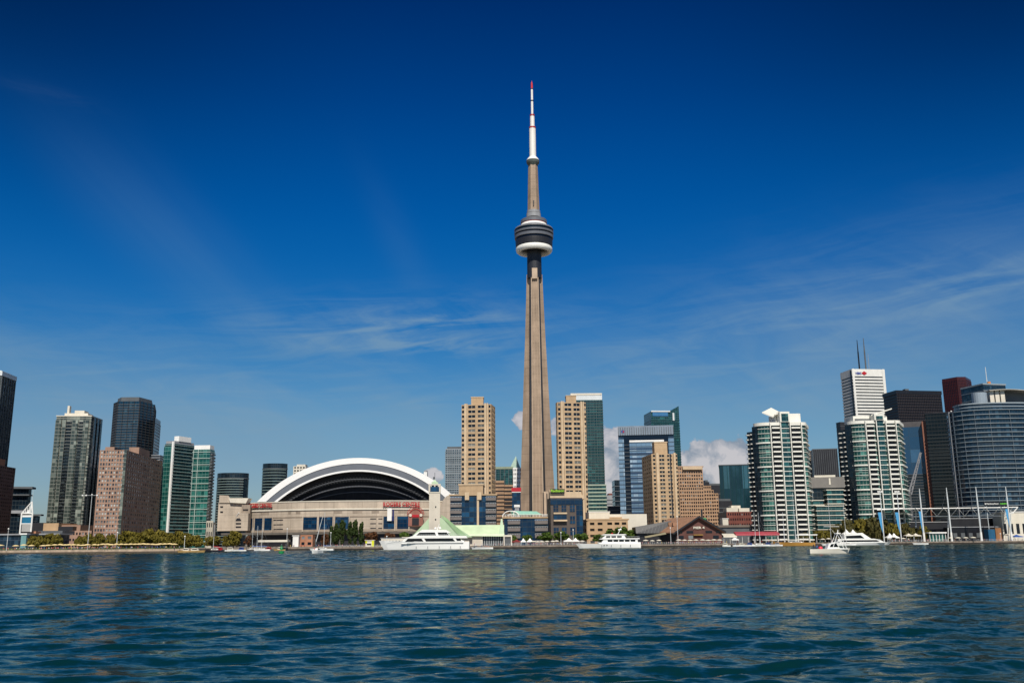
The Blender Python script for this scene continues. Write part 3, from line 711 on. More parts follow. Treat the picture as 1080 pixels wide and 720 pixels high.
def ellipse(cx, cy, rx, ry, n=28): return [(cx + rx * math.cos(2 * math.pi * k / n - math.pi / 2), cy + ry * math.sin(2 * math.pi * k / n - math.pi / 2)) for k in range(n)]
for (xl, xr, yt, D, lab, tilt) in ((229.5, 262.3, 498, 1000, 'dark rounded glass tower just left of the concrete stadium wall', 0), (277.3, 303.2, 488, 1050, 'dark rounded glass tower rising behind the stadium roof left end', 0)):
    a, c = P(xl, yt + 4, D), P(xr, yt + 4, D); rx = (c.x - a.x) / 2; ft = ellipse((a.x + c.x) / 2, D, rx, rx * .7)
    z = P((xl + xr) / 2, yt + .4, D - rx * .6).z
    b = Bld('apartment_tower', lab, 'building', ft, 'rounded glass towers beside the stadium'); b.core(g_teal if tilt else g_dark, z, name='glass_facade')
    b.part(MB().prism(offset(ft, .4), z - 6, z - 5.2), 'roof_band', dgrey)
    nf = 26; fh = (z - 8) / nf; sl = solid('slab_grey_green', (.28, .38, .36))
    for k in range(nf):
        arc = [p for p in offset(ft, 1.2)]
        fx = [q for q in arc if q[1] < D - rx * .35]
        fx.sort(); 
        mb = MB(); z_ = 4 + k * fh
        mb.prism(fx + [(fx[-1][0] - 1, fx[-1][1] + 3), (fx[0][0] + 1, fx[0][1] + 3)], z_, z_ + .4); b.part(mb, 'floor_band', sl)
ft, z = frontal(309.5, 322.5, 491.5, 1120, 20)
b = Bld('apartment_tower', 'cream tower top peeping over the left of the white stadium arch', 'building', ft); mb = MB(); b.core(win, z)
b.grid(mb, 0, z - 40, z, b.even(4, .6), 11, .5); b.part(mb, 'wall_skin', off); b.windows(win); roof_boxes(b, ft, z, [(.2, .2, .7, .6, 2.5)], off)

# ------------------------------------------------------------------ stadium
def stadium():
    t = empty('stadium', (P(366, 560, 860).x, 860, GZ), 'concrete domed stadium with open white arched roof and red letters', 'stadium')
    D = 880
    C = P(376.5, 528, D); cx = C.x + .0; zb = C.z
    def arc(hw, py, n=48, d=0):
        """circle through the spring points hw px out and the crown at row py"""
        w_ = hw * D * .98 / F * 1.012; h = P(378, py, D).z - zb; Rr = (w_ * w_ + h * h) / (2 * h); zc = zb + h - Rr
        a0 = math.asin(min(1, w_ / Rr));
        return [(cx + Rr * math.sin(-a0 + 2 * a0 * k / n), zc + Rr * math.cos(-a0 + 2 * a0 * k / n)) for k in range(n + 1)]
    A1, A2, A3, A4 = arc(105, 482.6), arc(95.5, 488.6), arc(87, 495.2), arc(83.5, 497.0)
    lo = zb - 6
    dk0 = solid('shaded_interior', (.03, .035, .05), .8, .3)  # shade under the roof put into the colour of its undersides
    def shell(Ao, Ai, y0, y1, name, mat, smooth=False):
        mb = MB(); n_ = len(Ao)
        for k in range(n_ - 1):
            a, b_, c, d = Ao[k], Ao[k + 1], Ai[k + 1], Ai[k]
            mb.face([(d[0], y0, d[1]), (c[0], y0, c[1]), (b_[0], y0, b_[1]), (a[0], y0, a[1])])            # front edge
            mb.face([(a[0], y1, a[1]), (b_[0], y1, b_[1]), (c[0], y1, c[1]), (d[0], y1, d[1])])
            mb.face([(a[0], y0, a[1]), (b_[0], y0, b_[1]), (b_[0], y1, b_[1]), (a[0], y1, a[1])])          # top
            mb.face([(c[0], y0, c[1]), (d[0], y0, d[1]), (d[0], y1, d[1]), (c[0], y1, c[1])], 1)
        return mb.build(name, [mat, dk0], t)
    wr = solid('white_roof_membrane', (.84, .84, .84), .45, .06, .03, streak=False); gr = solid('grey_soffit', (.135, .15, .18), .6, .12, streak=False)
    dk0 = gr
    shell(A1, A2, D, D + 55, 'roof_panel', wr)
    dk0 = solid('shaded_interior', (.03, .035, .05), .8, .3)
    shell(A2, A3, D + .5, D + 60, 'roof_soffit', gr)
    shell(A3, A4, D + .2, D + 75, 'roof_panel', wr)
    # the hollow under the roof, its shade painted dark, with its steel arches
    dk = solid('shaded_interior', (.03, .035, .05), .8, .3)
    bk = MB(); bk.face([(A4[k][0], D + 34, A4[k][1]) for k in range(len(A4))]); bk.build('stadium_interior_shade', dk, t)
    for py, hw, dp, th in ((504, 75, 6, .8), (511, 66, 11, 1.3), (517, 57, 17, .8)):
        Aa = arc(hw, py); Ab = [(x, z - th) for x, z in Aa]; shell(Aa, Ab, D + dp, D + dp + 2, 'roof_truss', solid('arch_grey', (.085, .09, .105), .6, .1))
    mb = MB(); Aa, Ab = arc(79, 499.5), arc(72, 507)
    for k in range(0, 48, 1):
        a, b_ = Aa[k], Ab[min(k + 1, 48)]; mb.tube((a[0], D + 5, a[1]), (b_[0], D + 5, b_[1]), .14, n=4); a, b_ = Ab[k], Aa[min(k + 1, 48)]; mb.tube((a[0], D + 5, a[1]), (b_[0], D + 5, b_[1]), .14, n=4)
    mb.build('roof_truss', solid('truss_grey', (.07, .075, .085), .6, .1), t)
    # drum wall, gently curved in plan
    xl, xr = P(257, 545, 845).x, P(476, 545, 868).x; nseg = 24
    def wall(z0, z1, dd, name, mat, x0=xl, x1=xr, ns=nseg, thick=14):
        mb = MB(); f_, bk_ = [], []
        for k in range(ns + 1):
            x = x0 + (x1 - x0) * k / ns; f_.append((x, ywall(x) - dd)); bk_.append((x, ywall(x) - dd + thick))
        for k in range(ns): mb.hexa([(*f_[k], z0), (*f_[k + 1], z0), (*bk_[k + 1], z0), (*bk_[k], z0)], [(*f_[k], z1), (*f_[k + 1], z1), (*bk_[k + 1], z1), (*bk_[k], z1)])
        return mb.build(name, mat, t)
    xm = (xl + xr) / 2 + 5
    def ywall(x): return 822 + 34 * ((x - xm) / 100) ** 2
    zz = lambda py, px=366: P(px, py, 826).z
    ztop = zz(528.6)
    conc_d = solid('stadium_concrete_dark', (.33, .27, .215), var=.25)
    wall(zz(560.5), ztop, 0, 'wall', conc)
    wall(zz(537.5), zz(535.9), .9, 'ledge', off); wall(zz(545), zz(544), .35, 'ledge', conc_d); wall(zz(560.5), zz(557.8), .5, 'ledge', conc_d); wall(ztop, ztop + .8, .5, 'ledge', off)
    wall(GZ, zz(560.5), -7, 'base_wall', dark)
    def X(px, py=550):
        y_ = 840.0
        for _ in range(8): y_ = ywall(P(px, py, y_).x)
        return P(px, py, y_).x
    # panel joints, louvres
    def wbox(x0, x1, z0, z1, pr, tk=2.5):
        a_, c_ = ywall(x0), ywall(x1); return MB().hexa([(x0, a_ - pr, z0), (x1, c_ - pr, z0), (x1, c_ + tk, z0), (x0, a_ + tk, z0)], [(x0, a_ - pr, z1), (x1, c_ - pr, z1), (x1, c_ + tk, z1), (x0, a_ + tk, z1)])
    mb = MB()
    for px in range(262, 470, 15):
        x = X(px, 540); y = ywall(x); mb.box(x - .12, x + .12, y - .08, y + .3, zz(560), ztop)
    mb.build('panel_joints', conc_d, t)
    for px0, px1 in ((275, 284), (304, 317), (352, 361), (372, 382), (392, 400), (420, 430)):
        x0, x1 = X(px0, 538), X(px1, 538); wbox(x0, x1, zz(541.5), zz(538.6), .06).build('louvre', conc_d, t)
    for px0, px1 in ((288.5, 298.5), (390.5, 403.5)):
        for py in (547.2, 552.2, 557):
            x0, x1 = X(px0, py), X(px1, py); wbox(x0, x1, zz(py + .55), zz(py - .55), .07).build('louvre_slot', dark, t)
    for px0, px1 in ((261, 266.5), (269, 277), (279, 287), (320, 334.5), (336.5, 351), (353.5, 368), (404.5, 416), (419, 431)):
        x0, x1 = X(px0, 552), X(px1, 552); y = min(ywall(x0), ywall(x1))
        wbox(x0, x1, zz(559.5), zz(544.8), .42).build('window', g_navy, t)
        wbox(x0 - .9, x0, zz(560), zz(544), 1.3).build('window_pier', conc, t); wbox(x1, x1 + .9, zz(560), zz(544), 1.3).build('window_pier', conc, t)
    # letters
    for p0, p1, y0, y1 in (((260.8, 535.8), (287.6, 534.6), 535.4, 530.8), ((404.5, 534.2), (443, 534.2), 534.0, 529.2)):
        xa, xb = X(p0[0], 534), X(p1[0], 534); ya, yb = ywall(xa) - 2.6, ywall(xb) - 2.6
        za = P(p0[0], y0, ya).z; zb_ = P(p1[0], y0 - (.0 if p0[0] > 300 else .6), yb).z; h = P(p0[0], y1, ya).z - za
        lettering('letters', 'ROGERS CENTRE', (xa, ya, za), (xb, yb, zb_), h, red, t, 'red capital letters along the top of the stadium wall', .12, .022)
        mb = MB(); mb.hexa([(xa, ya + 1.2, za - .6), (xb, yb + 1.2, zb_ - .6), (xb, yb + 1.6, zb_ - .6), (xa, ya + 1.6, za - .6)], [(xa, ya + 1.2, za - .1), (xb, yb + 1.2, zb_ - .1), (xb, yb + 1.6, zb_ - .1), (xa, ya + 1.6, za - .1)]); mb.build('letter_rail', dgrey, t)
    # hanging white banner and red gateway
    x0, x1 = X(408.7, 540), X(413.5, 540); y = ywall(x0) - 1.5; MB().box(x0, x1, y, y + .4, zz(549, 411), zz(535.5, 411)).build('banner', white, t)
    MB().box(x1 + .5, x1 + 2.0, y, y + .4, zz(549, 411), zz(537, 411)).build('banner', solid('navy_banner', (.02, .03, .14)), t)
    x0, x1 = X(430.8, 545), X(447, 545); y = ywall((x0 + x1) / 2) - 4; rb = solid('gateway_red_brick', (.30, .13, .10), .8, .2)
    ring = lambda R_, n_=16: [((x0 + x1) / 2 + R_ * math.cos(math.pi * k / n_), zz(543) + R_ * .95 * math.sin(math.pi * k / n_)) for k in range(n_ + 1)]
    w2 = (x1 - x0) / 2
    MB().xprof([(x0, zz(555)), (x1, zz(555))] + ring(w2 * .98), y, y + 3).build('gateway', rb, t)
    mb = MB(); ra = ring(w2 * 1.12)
    for a, b_ in zip(ra, ra[1:]): mb.tube((a[0], y - .6, a[1]), (b_[0], y - .6, b_[1]), .25, n=5)
    ra = ring(w2 * .8)
    for a, b_ in zip(ra, ra[1:]): mb.tube((a[0], y - .6, a[1]), (b_[0], y - .6, b_[1]), .2, n=5)
    mb.build('gateway_arch', red, t)
    MB().box(X(435, 548), X(442.5, 548), y - .4, y, zz(554), zz(546.6)).build('gateway_window', dark, t)
    MB().box(X(435, 545), X(442.5, 545), y - .5, y, zz(545.6), zz(543)).build('gateway_sign', red, t)
    for px in (433.2, 444.8): MB().lathe([(0.001, 0), (1.3, 0), (1.3, .6), (0.001, .6)], 0, 0, 16).build('gateway_disc', off, t, off=(0, 0, 0)).matrix_local = Matrix.Translation((X(px, 544) - t.location.x, y - .3 - t.location.y, zz(543.5) - t.location.z)) @ Matrix.Rotation(RD(90), 4, 'X')
    # left service tower
    def blk(xl_, xr_, yt, D_, dep, name, mat, zlow=None, cut=None):
        f2, z_ = frontal(xl_, xr_, yt, D_, dep); return MB().prism(f2, GZ if zlow is None else zlow, z_).build(name, mat, t)
    f2, z_ = frontal(230.5, 258.5, 530, 846, 10); zlow = P(245, 559.5, 846).z
    MB().prism(f2, zlow, z_).build('service_tower', conc, t)
    a0, a1, a2, a3 = P(231, 530, 845), P(231.5, 522, 845), P(240.5, 522.3, 845), P(245, 530, 845)
    MB().xprof([(a0.x, a0.z), (a3.x, a3.z), (a2.x, a2.z), (a1.x, a1.z)], 847, 845).build('service_tower', conc, t)
    p0, p1, p2, p3 = P(243, 529.8, 844), P(259.5, 530.6, 844), P(262.5, 525, 844), P(241.5, 525, 844)
    MB().xprof([(p0.x, p0.z), (p1.x, p1.z), (p2.x, p2.z), (p3.x, p3.z)], 843, 855).build('service_box', off, t)
    f2, z_ = frontal(248, 262, 541, 837, 8); MB().prism(f2, zlow, z_).build('service_tower', conc, t); f2, z_ = frontal(255, 264, 532, 843, 4); MB().prism(f2, zlow, z_).build('service_tower', conc_d, t)
    for px0, px1, py, D_ in ((232, 235, 534, 845), (232, 235, 539.4, 845), (248.5, 254, 548, 836), (248.5, 254, 551.6, 836), (248.5, 254, 555.2, 836), (256, 261.5, 537.2, 842)):
        a_, c_ = P(px0, py + .6, D_), P(px1, py - .6, D_); MB().box(a_.x, c_.x, D_ + .4, D_ + 2, a_.z, c_.z).build('louvre_slot', dark, t)
    a_ = P(249.5, 544.5, 835); b_ = P(252, 540.5, 832); MB().tube(a_, b_, .5, .5, 10).build('spotlight', white, t)
    # right shoulder, a quarter round
    mb = MB(); f2 = [P(463, 553, 810), P(476.5, 553, 810), P(476.5, 521, 810)]
    ra = [(P(463, 553, 810).x, P(463, 553, 810).z), (f2[1].x, f2[1].z), (f2[2].x, f2[2].z)]
    x0, x1, z0, z1 = ra[0][0], ra[1][0], ra[0][1], ra[2][1]
    cur = [(x1 - (x1 - x0) * math.sin(math.pi / 2 * k / 10), z0 + (z1 - z0) * math.cos(math.pi / 2 * k / 10) ** .6) for k in range(1, 10)]
    MB().xprof([(x0, GZ), (x1, GZ), (x1, z1)] + cur + [(x0, z0)], 811, 845).build('shoulder', conc, t)
    MB().xprof([(x0 + 3, z1 + 1), (x1, z1 - 3), (x1, z1 + 2.5)], 845, 860).build('shoulder', white, t)
stadium()
# elevated road in front of and beneath the stadium
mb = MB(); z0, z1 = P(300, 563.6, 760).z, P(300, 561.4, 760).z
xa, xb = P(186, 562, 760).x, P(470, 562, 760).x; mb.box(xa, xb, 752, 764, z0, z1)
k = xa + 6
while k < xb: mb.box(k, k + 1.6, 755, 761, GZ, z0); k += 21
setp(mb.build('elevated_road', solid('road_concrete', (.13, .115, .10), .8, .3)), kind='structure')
mb = MB(); mb.box(P(308, 562, 775).x, P(335, 562, 775).x, 775, 777, GZ, P(320, 564, 775).z)
b = Bld('brick_shop', 'small orange brick building seen under the raised road by the stadium', 'building', frontal(317, 330, 563.8, 740, 8)[0]); b.core(solid('orange_brick', (.42, .2, .12)), P(320, 563.8, 740).z)
mb = MB(); b.grid(mb, 0, GZ, P(320, 563.8, 740).z - .1, [(.1, .35), (.6, .9)], 2, .5); b.part(mb, 'wall_skin', solid('orange_brick', (.42, .2, .12))); b.windows(win)
b = Bld('white_shed', 'small white shed seen under the raised road by the stadium', 'building', frontal(309, 315, 564, 735, 8)[0]); b.core(white, P(312, 565, 735).z); b.part(MB().prism(offset(b.foot, .5), P(312, 565, 735).z, P(312, 564.2, 735).z), 'roof', white)
# ------------------------------------------------------------------ centre
def beige_tower(L, M, Rr, D, th, front, label, nf, cols, pil, side_cols, pent, group='beige concrete apartment towers', skin=None, side=None):
    ft, z = box_foot(L, M, Rr, D, th, front); b = Bld('apartment_tower', label, 'building', ft, group); b.core(skin or beige, z, inset=.0)
    mb = MB(); b.grid(mb, 0, GZ, z, cols, nf, .56, .22, .5); b.part(mb, 'wall_skin', skin or beige)
    i = 1 if front == 'L' else 3
    mb = MB(); b.grid(mb, i, GZ, z, side_cols, nf, .50, .25, .5); b.part(mb, 'wall_skin', side or skin or beige)
    fr = b.fr(0)
    for a, c in pil:
        mb = MB(); fr.box(mb, a * fr.L, c * fr.L, GZ, z + .8, .52, 1.7); b.part(mb, 'pilaster', beige_lt)
    mb = MB()
    f0 = fr
    for a, c in cols:
        if c - a > .12:
            m_ = (a + c) / 2 * fr.L; fr.box(mb, m_ - .1, m_ + .1, GZ, z, .08, .3)
    b.part(mb, 'window_post', off)
    b.windows(win_w)
    xl, xr, yt = pent; f2, z2 = frontal(xl, xr, yt, ft[0][1] + 8, 12); b.part(MB().prism(f2, z - .1, z2), 'plant_room', skin or beige)
    b.part(MB().prism(offset(f2, .35), z2, z2 + .6), 'parapet', beige_lt)
    return b, z
win_w = panes('apartment_glass', (.008, .010, .016), (.26, .25, .22), .13)
b1, z_ = beige_tower((487, 426.5), (517.5, 426), (521.7, 431), 800, -9, 'L', 'beige apartment tower with ribbed front standing left of the tall tower', 29,
    [(.01, .09), (.23, .47), (.56, .78), (.935, .995)], [(.10, .17), (.79, .86), (.18, .21), (.88, .92)], [(.08, .3), (.42, .6), (.72, .94)], (497, 509.7, 419))
beige_tower((586.5, 424.5), (588, 424), (617.5, 423.5), 820, 9, 'R', 'beige apartment tower with ribbed front just right of the tall tower', 29,
    [(.01, .09), (.24, .48), (.56, .78), (.935, .995)], [(.10, .17), (.80, .87), (.19, .22), (.89, .93)], [(.1, .4), (.6, .9)], (597, 607.5, 417.5))
b3, z_ = beige_tower((677.5, 481), (687.5, 478.5), (713.8, 477.5), 720, 6, 'R', 'shorter beige apartment tower with dark left side in front of the blue office tower', 22,
    [(.03, .12), (.28, .48), (.60, .78), (.94, .995)], [(.14, .24), (.84, .92)], [(.1, .2), (.3, .4), (.5, .6), (.7, .8), (.86, .96)], (690, 703.5, 466.5))
fr = b3.fr(0); mb = MB(); fr.box(mb, fr.L * .70, fr.L * .745, GZ, z_, .52, .9); b3.part(mb, 'dark_slot', dark)
# beige podium under the left one
f2, z2 = frontal(484, 509.5, 511.5, 690, 30); b = Bld('podium_building', 'plain beige block above the balconied quay building', 'building', f2); b.core(beige, z2); b.part(MB().prism(offset(f2, .5), z2, z2 + .9), 'parapet', beige_lt)
f2, z2 = frontal(497, 510, 517, 688.5, 10); 
# grey office tower behind
ft, z = frontal(470, 488.5, 473, 1300, 40); b = Bld('office_tower', 'grey banded office tower behind the left beige tower', 'building', ft); g_gr = curtain('grey_office_glass', (.06, .085, .11), (.16, .21, .25), 4.5, 4.2, .5, (.22, .26, .29), .06, mh=.42)
b.core(g_gr, z); b.part(MB().prism(offset(ft, -2), z, z + 3), 'plant_room', dgrey); mb = MB(); fr = b.fr(0)
for k in range(9): fr.box(mb, fr.L * k / 8 - (.3 if k else 0), fr.L * k / 8 + .3, 0, z, 0, .6)
b.part(mb, 'mullion', grey)
for k in range(36): b.part(MB().prism(offset(ft, .8), 20 + (z - 22) * k / 36, 21.0 + (z - 22) * k / 36), 'floor_band', solid('dim_spandrel', (.20, .25, .28), .5))
# small peak of the white arch neighbour
ft, z = frontal(447, 450.5, 497.5, 1200, 12); b = Bld('office_tower', 'tiny white rooftop behind the right end of the stadium arch', 'building', ft); b.core(white, z)
b.part(MB().prism(offset(ft, -.5), z, z + 2), 'plant_room', grey)

def balcony_block(name, label, xl, xr, yt, ybase, D, depth, bays, nfl, cat='building', skin=None, glass=None, par=True):
    """quay-side building: bays are (x0, x1, 'g' glass / 'b' balconies / 'w' wall) in photo columns"""
    ft, z = frontal(xl, xr, yt, D, depth); b = Bld(name, label, cat, ft); b.core(skin or dark, z - .6); fr = b.fr(0)
    z0 = GZ; w_ = xr - xl; fh = (z - z0) / nfl
    for a, c, k in bays:
        u0, u1 = fr.L * (a - xl) / w_, fr.L * (c - xl) / w_
        if k == 'g':
            mb = MB(); fr.box(mb, u0, u1, z0, z - 1.2, 0, .7); b.part(mb, 'glazing', glass or g_navy)
        elif k == 'w':
            mb = MB(); fr.box(mb, u0, u1, z0, z + .5, 0, 1.6); b.part(mb, 'pier', beige_lt)
        else:
            mb = MB(); fr.box(mb, u0, u1, z0, z - 1.2, 0, .3); b.part(mb, 'glazing', win_b)
            for j in range(nfl):
                z_ = z0 + fh * j
                mb = MB(); fr.box(mb, u0, u1, z_ + fh * .02, z_ + fh * .12, .3, 2.8); fr.box(mb, u0, u1, z_ + fh * .12, z_ + fh * .50, 2.5, 2.8); fr.box(mb, u0, u0 + .3, z_ + fh * .12, z_ + fh * .5, .3, 2.5)
                bb = b.part(mb, 'balcony', solid('balcony_grey', (.17, .15, .145), .7, .15))
                mb = MB(); n_ = max(3, int((u1 - u0) / 1.6))
                for q in range(n_ + 1): u = u0 + (u1 - u0 - .12) * q / n_; fr.box(mb, u, u + .12, z_ + fh * .5, z_ + fh * .62, 2.55, 2.7)
                fr.box(mb, u0, u1, z_ + fh * .62, z_ + fh * .66, 2.55, 2.7); mb.build('railing', steel, bb)
    if par: b.part(MB().prism(offset(ft, .8), z - .6, z + .3), 'roof_edge', beige)
    return b, ft, z
b, ft, z = balcony_block('quay_apartments', 'dark glass quay building with grey balconies either side below left beige tower', 475, 523, 521.5, 555, 640, 30,
    [(475, 487, 'b'), (487, 503, 'g'), (503, 505.2, 'w'), (505.2, 512.5, 'g'), (512.5, 523, 'b')], 8)
fr = b.fr(0)
for px in (490.5, 503.5):
    mb = MB(); u = fr.L * (px - 475) / 48; fr.box(mb, u, u + 2.8, z - 3.6, z + 1.5, .7, 2.2); b.part(mb, 'roof_bracket', beige_lt)
b, ft, z = balcony_block('quay_terminal', 'long low dark glass building with balconies and mint canopy at the foot of tall tower', 531, 583, 545.5, 567, 640, 40,
    [(531, 535.5, 'g'), (535.5, 548.5, 'b'), (548.5, 564, 'g'), (564, 577.5, 'b'), (577.5, 582, 'g')], 4)
# canopy structure on its roof
z2 = P(550, 539, 645).z; xa, xb, xc = P(530, 543, 645).x, P(541, 543, 645).x, P(572, 543, 645).x
mb = MB(); arcp = [(xa + (xb - xa) * (1 - math.cos(math.pi * k / 12)) * .8, z + .5 + (z2 - z - .2) * math.sin(math.pi * k / 12)) for k in range(13)]
for p, q in zip(arcp, arcp[1:]): mb.tube((p[0], 644, p[1]), (q[0], 644, q[1]), .35, n=5)
mb.tube((xb, 644, z + .3), (xb + 1, 644, z2 + .6), .3); b.part(mb, 'canopy_arch', white)
b.part(MB().xprof([(xb, z + 1.8), (xc, z + 1.8), (xc - 4, z2), (xb - 2, z2 + .4)], 645, 652), 'canopy', mint); b.part(MB().xprof([(xa + 3, z + 1.6), (xb, z + 1.8), (xb - 2, z2 + .4), (xa + 6, z2)], 645.5, 651), 'canopy', off)
mb = MB(); 
for k in range(14): x = xa + (xc - xa) * k / 13; mb.tube((x, 641.5, z + .2), (x, 641.5, z + 2), .12)
mb.tube((xa, 641.5, z + 2), (xc + 8, 641.5, z + 2), .12); mb.tube((xa, 641.5, z + 1.1), (xc + 8, 641.5, z + 1.1), .1); b.part(mb, 'railing', white)
mb = MB(); mb.box(xc, P(582, 545, 645).x, 643, 660, z + .3, z + 1.6); b.part(mb, 'canopy', grey)

# stepped orange brick offices, teal building with a glazed gable, blue building with a red band
ft, z = frontal(521.5, 531, 508, 900, 30); b = Bld('office_building', 'orange striped office block right of the left beige tower', 'building', ft); st_o = solid('orange_stone', (.37, .235, .145)); b.core(dark, z)
for k in range(17): b.part(MB().prism(offset(ft, .5), 2 + (z - 3) * k / 16, 4.2 + (z - 3) * k / 16), 'floor_band', st_o)
ft, z = frontal(531, 540.5, 512, 930, 30); b = Bld('office_building', 'brown striped office block left of the blue block with red band', 'building', ft); b.core(dark, z)
for k in range(16): b.part(MB().prism(offset(ft, .5), 2 + (z - 3) * k / 15, (4.0 if k > 11 else 2.8) + (z - 3) * k / 15), 'floor_band', st_o)
ft, z = frontal(523, 541, 492, 1200, 50); b = Bld('office_tower', 'teal glass office building with small glazed gable behind the orange blocks', 'building', ft); b.core(g_teal, z)
b.part(MB().prism(offset(ft, .6), z - 3, z), 'roof_band', solid('olive_band', (.25, .30, .22)))
mb = MB(); fr = b.fr(0)
for k in range(5): fr.box(mb, fr.L * k / 4 - .3, fr.L * k / 4 + .3, 0, z - 3, 0, .5)
b.part(mb, 'mullion', dgrey)
xa, xb, xm_ = P(537.5, 492, 1210).x, P(549, 492, 1210).x, P(544, 481, 1210); b.part(MB().xprof([(xa, z - 8), (xb, z - 8), (xb, z - 2), (xm_.x, xm_.z), (xa, z - 2)], 1206, 1230), 'glazed_gable', solid('gable_green', (.45, .60, .50), .4, .15))
ft, z = frontal(541, 550, 493, 1180, 30); b = Bld('office_tower', 'white gridded office block touching the left edge of the tall tower', 'building', ft); mb = MB(); b.core(win, z); b.grid(mb, 0, GZ, z, b.even(5, .45), 18, .5, .2); b.part(mb, 'wall_skin', white); b.windows(win)
ft, z = frontal(540, 549, 514, 860, 30); b = Bld('office_building', 'navy block with bright red top band left of the tall tower foot', 'building', ft); b.core(g_navy, z); b.part(MB().prism(offset(ft, .5), z - 3.6, z), 'red_band', solid('signal_red', (.42, .015, .03), .5, .05)); b.part(MB().prism(offset(ft, .3), z - 4.4, z - 3.6), 'floor_band', white)
ft, z = frontal(543, 547.5, 532, 800, 10); b = Bld('vent_block', 'small white capped block below the navy block', 'building', ft); b.core(grey, z - 2); b.part(MB().prism(offset(ft, .6), z - 2, z), 'cap', white)

# hotel with the dark blue glass front
ft, z = box_foot((580.5, 525), (614, 524.5), (618.3, 525.5), 625, 4); b = Bld('hotel', 'dark hotel with blue glass windows and a sign on its pale rooftop', 'building', ft)
fr_c = solid('hotel_stone', (.095, .075, .065), .6, .2); b.core(fr_c, z); fr = b.fr(0); L = fr.L
mb = MB(); fr.box(mb, 0, L, z - 4.4, z - .8, 0, .5); b.part(mb, 'glazing', g_navy)
for (a, c) in ((.085, .24), (.34, .49), (.60, .76)):
    for (y0, y1) in ((531.5, 539.5), (544, 552), (556, 564)):
        if y0 == 544 and a < .5: continue
        mb = MB(); za, zb = P(598, y1, 625).z, P(598, y0, 625).z; fr.box(mb, L * a, L * c, za, zb, .02, .25); q = b.part(mb, 'window', g_navy)
        m2 = MB(); fr.box(m2, L * (a + c) / 2 - .12, L * (a + c) / 2 + .12, za, zb, .26, .4); fr.box(m2, L * a, L * c, (za + zb) / 2 - .1, (za + zb) / 2 + .1, .26, .39); m2.build('frame', fr_c, q)
mb = MB(); za, zb = P(598, 548.6, 625).z, P(598, 541, 625).z
b.part((fr.box(mb, L * .085, L * .49, za + .5, zb - .5, .3, 2.0), mb)[1], 'bay_window', g_navy)
for zz in (za, zb): mb = MB(); fr.box(mb, L * .08, L * .5, zz - .5, zz + .5, .02, 2.5); b.part(mb, 'bay_rim', beige_lt)
mb = MB(); fr.box(mb, L * .80, L - .1, GZ + 3, z - 4.5, .02, .5); b.part(mb, 'glazing', g_navy)
mb = MB(); f1 = b.fr(1); f1.box(mb, .3, f1.L * .9, GZ + 3, z - 1, .02, .5); b.part(mb, 'glazing', g_dark)
f2, z2 = frontal(580, 613, 518.5, 632, 24); b.part(MB().prism(f2, z - .5, z2), 'rooftop', beige_lt)
f2, z3 = frontal(579.5, 596, 516.5, 634, 16); b.part(MB().prism(f2, z2 - .1, z3), 'rooftop', beige_lt)
f3, z4 = frontal(612, 616.5, 521.5, 634, 16); b.part(MB().prism(f3, z - .5, z4), 'rooftop', beige_lt)
sx0, sx1 = P(580.5, 517, 630).x, P(595.5, 517, 630).x; zs0, zs1 = P(588, 520, 630).z, P(588, 515.4, 630).z
b.part(MB().box(sx0, sx1, 630.5, 631, zs0, zs1), 'sign_board', black)
lettering('letters', 'Radisson', (sx0 + .4, 630.3, zs0 + .9), (sx1 - .4, 630.3, zs0 + .9), (zs1 - zs0) * .62, solid('sign_green', (.30, .55, .05), .5, .05), b.o, 'pale green sign lettering on the hotel roof', .12, .03)
# teal tower behind the right beige tower
ft, z = box_foot((603, 423), (635.5, 421.5), (636.3, 422), 950, 0); b = Bld('office_tower', 'dark teal glass tower with pale cap behind the right beige tower', 'building', ft); zl = P(630, 508, 950).z; b.core(g_teal, z, z0=zl - 2)
b.part(MB().prism(offset(sub(ft, -.02, .97, .1, .9), .5), z, P(620, 414.5, 950).z), 'roof_screen', steel)
b.part(MB().prism(offset(sub(ft, .0, .95, .1, .9), .9), P(620, 416.5, 950).z, P(620, 414.5, 950).z), 'roof_screen', off)
b.bands(dgrey, zl, z - 2, 29, .4, .35); b.mullions(solid('teal_frame', (.04, .09, .09), .5), zl, z - 4, 0, 14, .3, .5)
f2 = [(x, y - 3) for x, y in sub(ft, .45, 1.02)]; b.part(MB().prism(f2, GZ, zl - 4), 'lower_block', g_teal); b.part(MB().prism(offset(f2, -.8), zl - 4, zl - 2), 'lower_block', dgrey)
for k in range(16): b.part(MB().prism(offset(f2, .5), 4 + (zl - 8) * k / 15, 5.3 + (zl - 8) * k / 15), 'floor_band', solid('pale_green_slab', (.36, .44, .36)))
# background greys between the towers
for xl, xr, yt, D_, mt_, lab in ((648, 656, 506, 1200, g_dark, 'slim slate building touching the left side of the blue framed tower'), (640, 650, 522, 1300, grey, 'far pale grey building beside the slim slate building'),
                                 (639.5, 655, 533.5, 1000, dgrey, 'low grey green building above the white parapet roof'), (642, 648, 520, 1500, redbrick, 'far red roofed strip above the pale grey building')):
    ft, z = frontal(xl, xr, yt, D_, 30); b = Bld('office_building', lab, 'building', ft); b.core(mt_, z)
    for k in range(12): b.part(MB().prism(offset(ft, .4), 3 + (z - 5) * k / 12, 4 + (z - 5) * k / 12), 'floor_band', dgrey if mt_ != dgrey else grey)
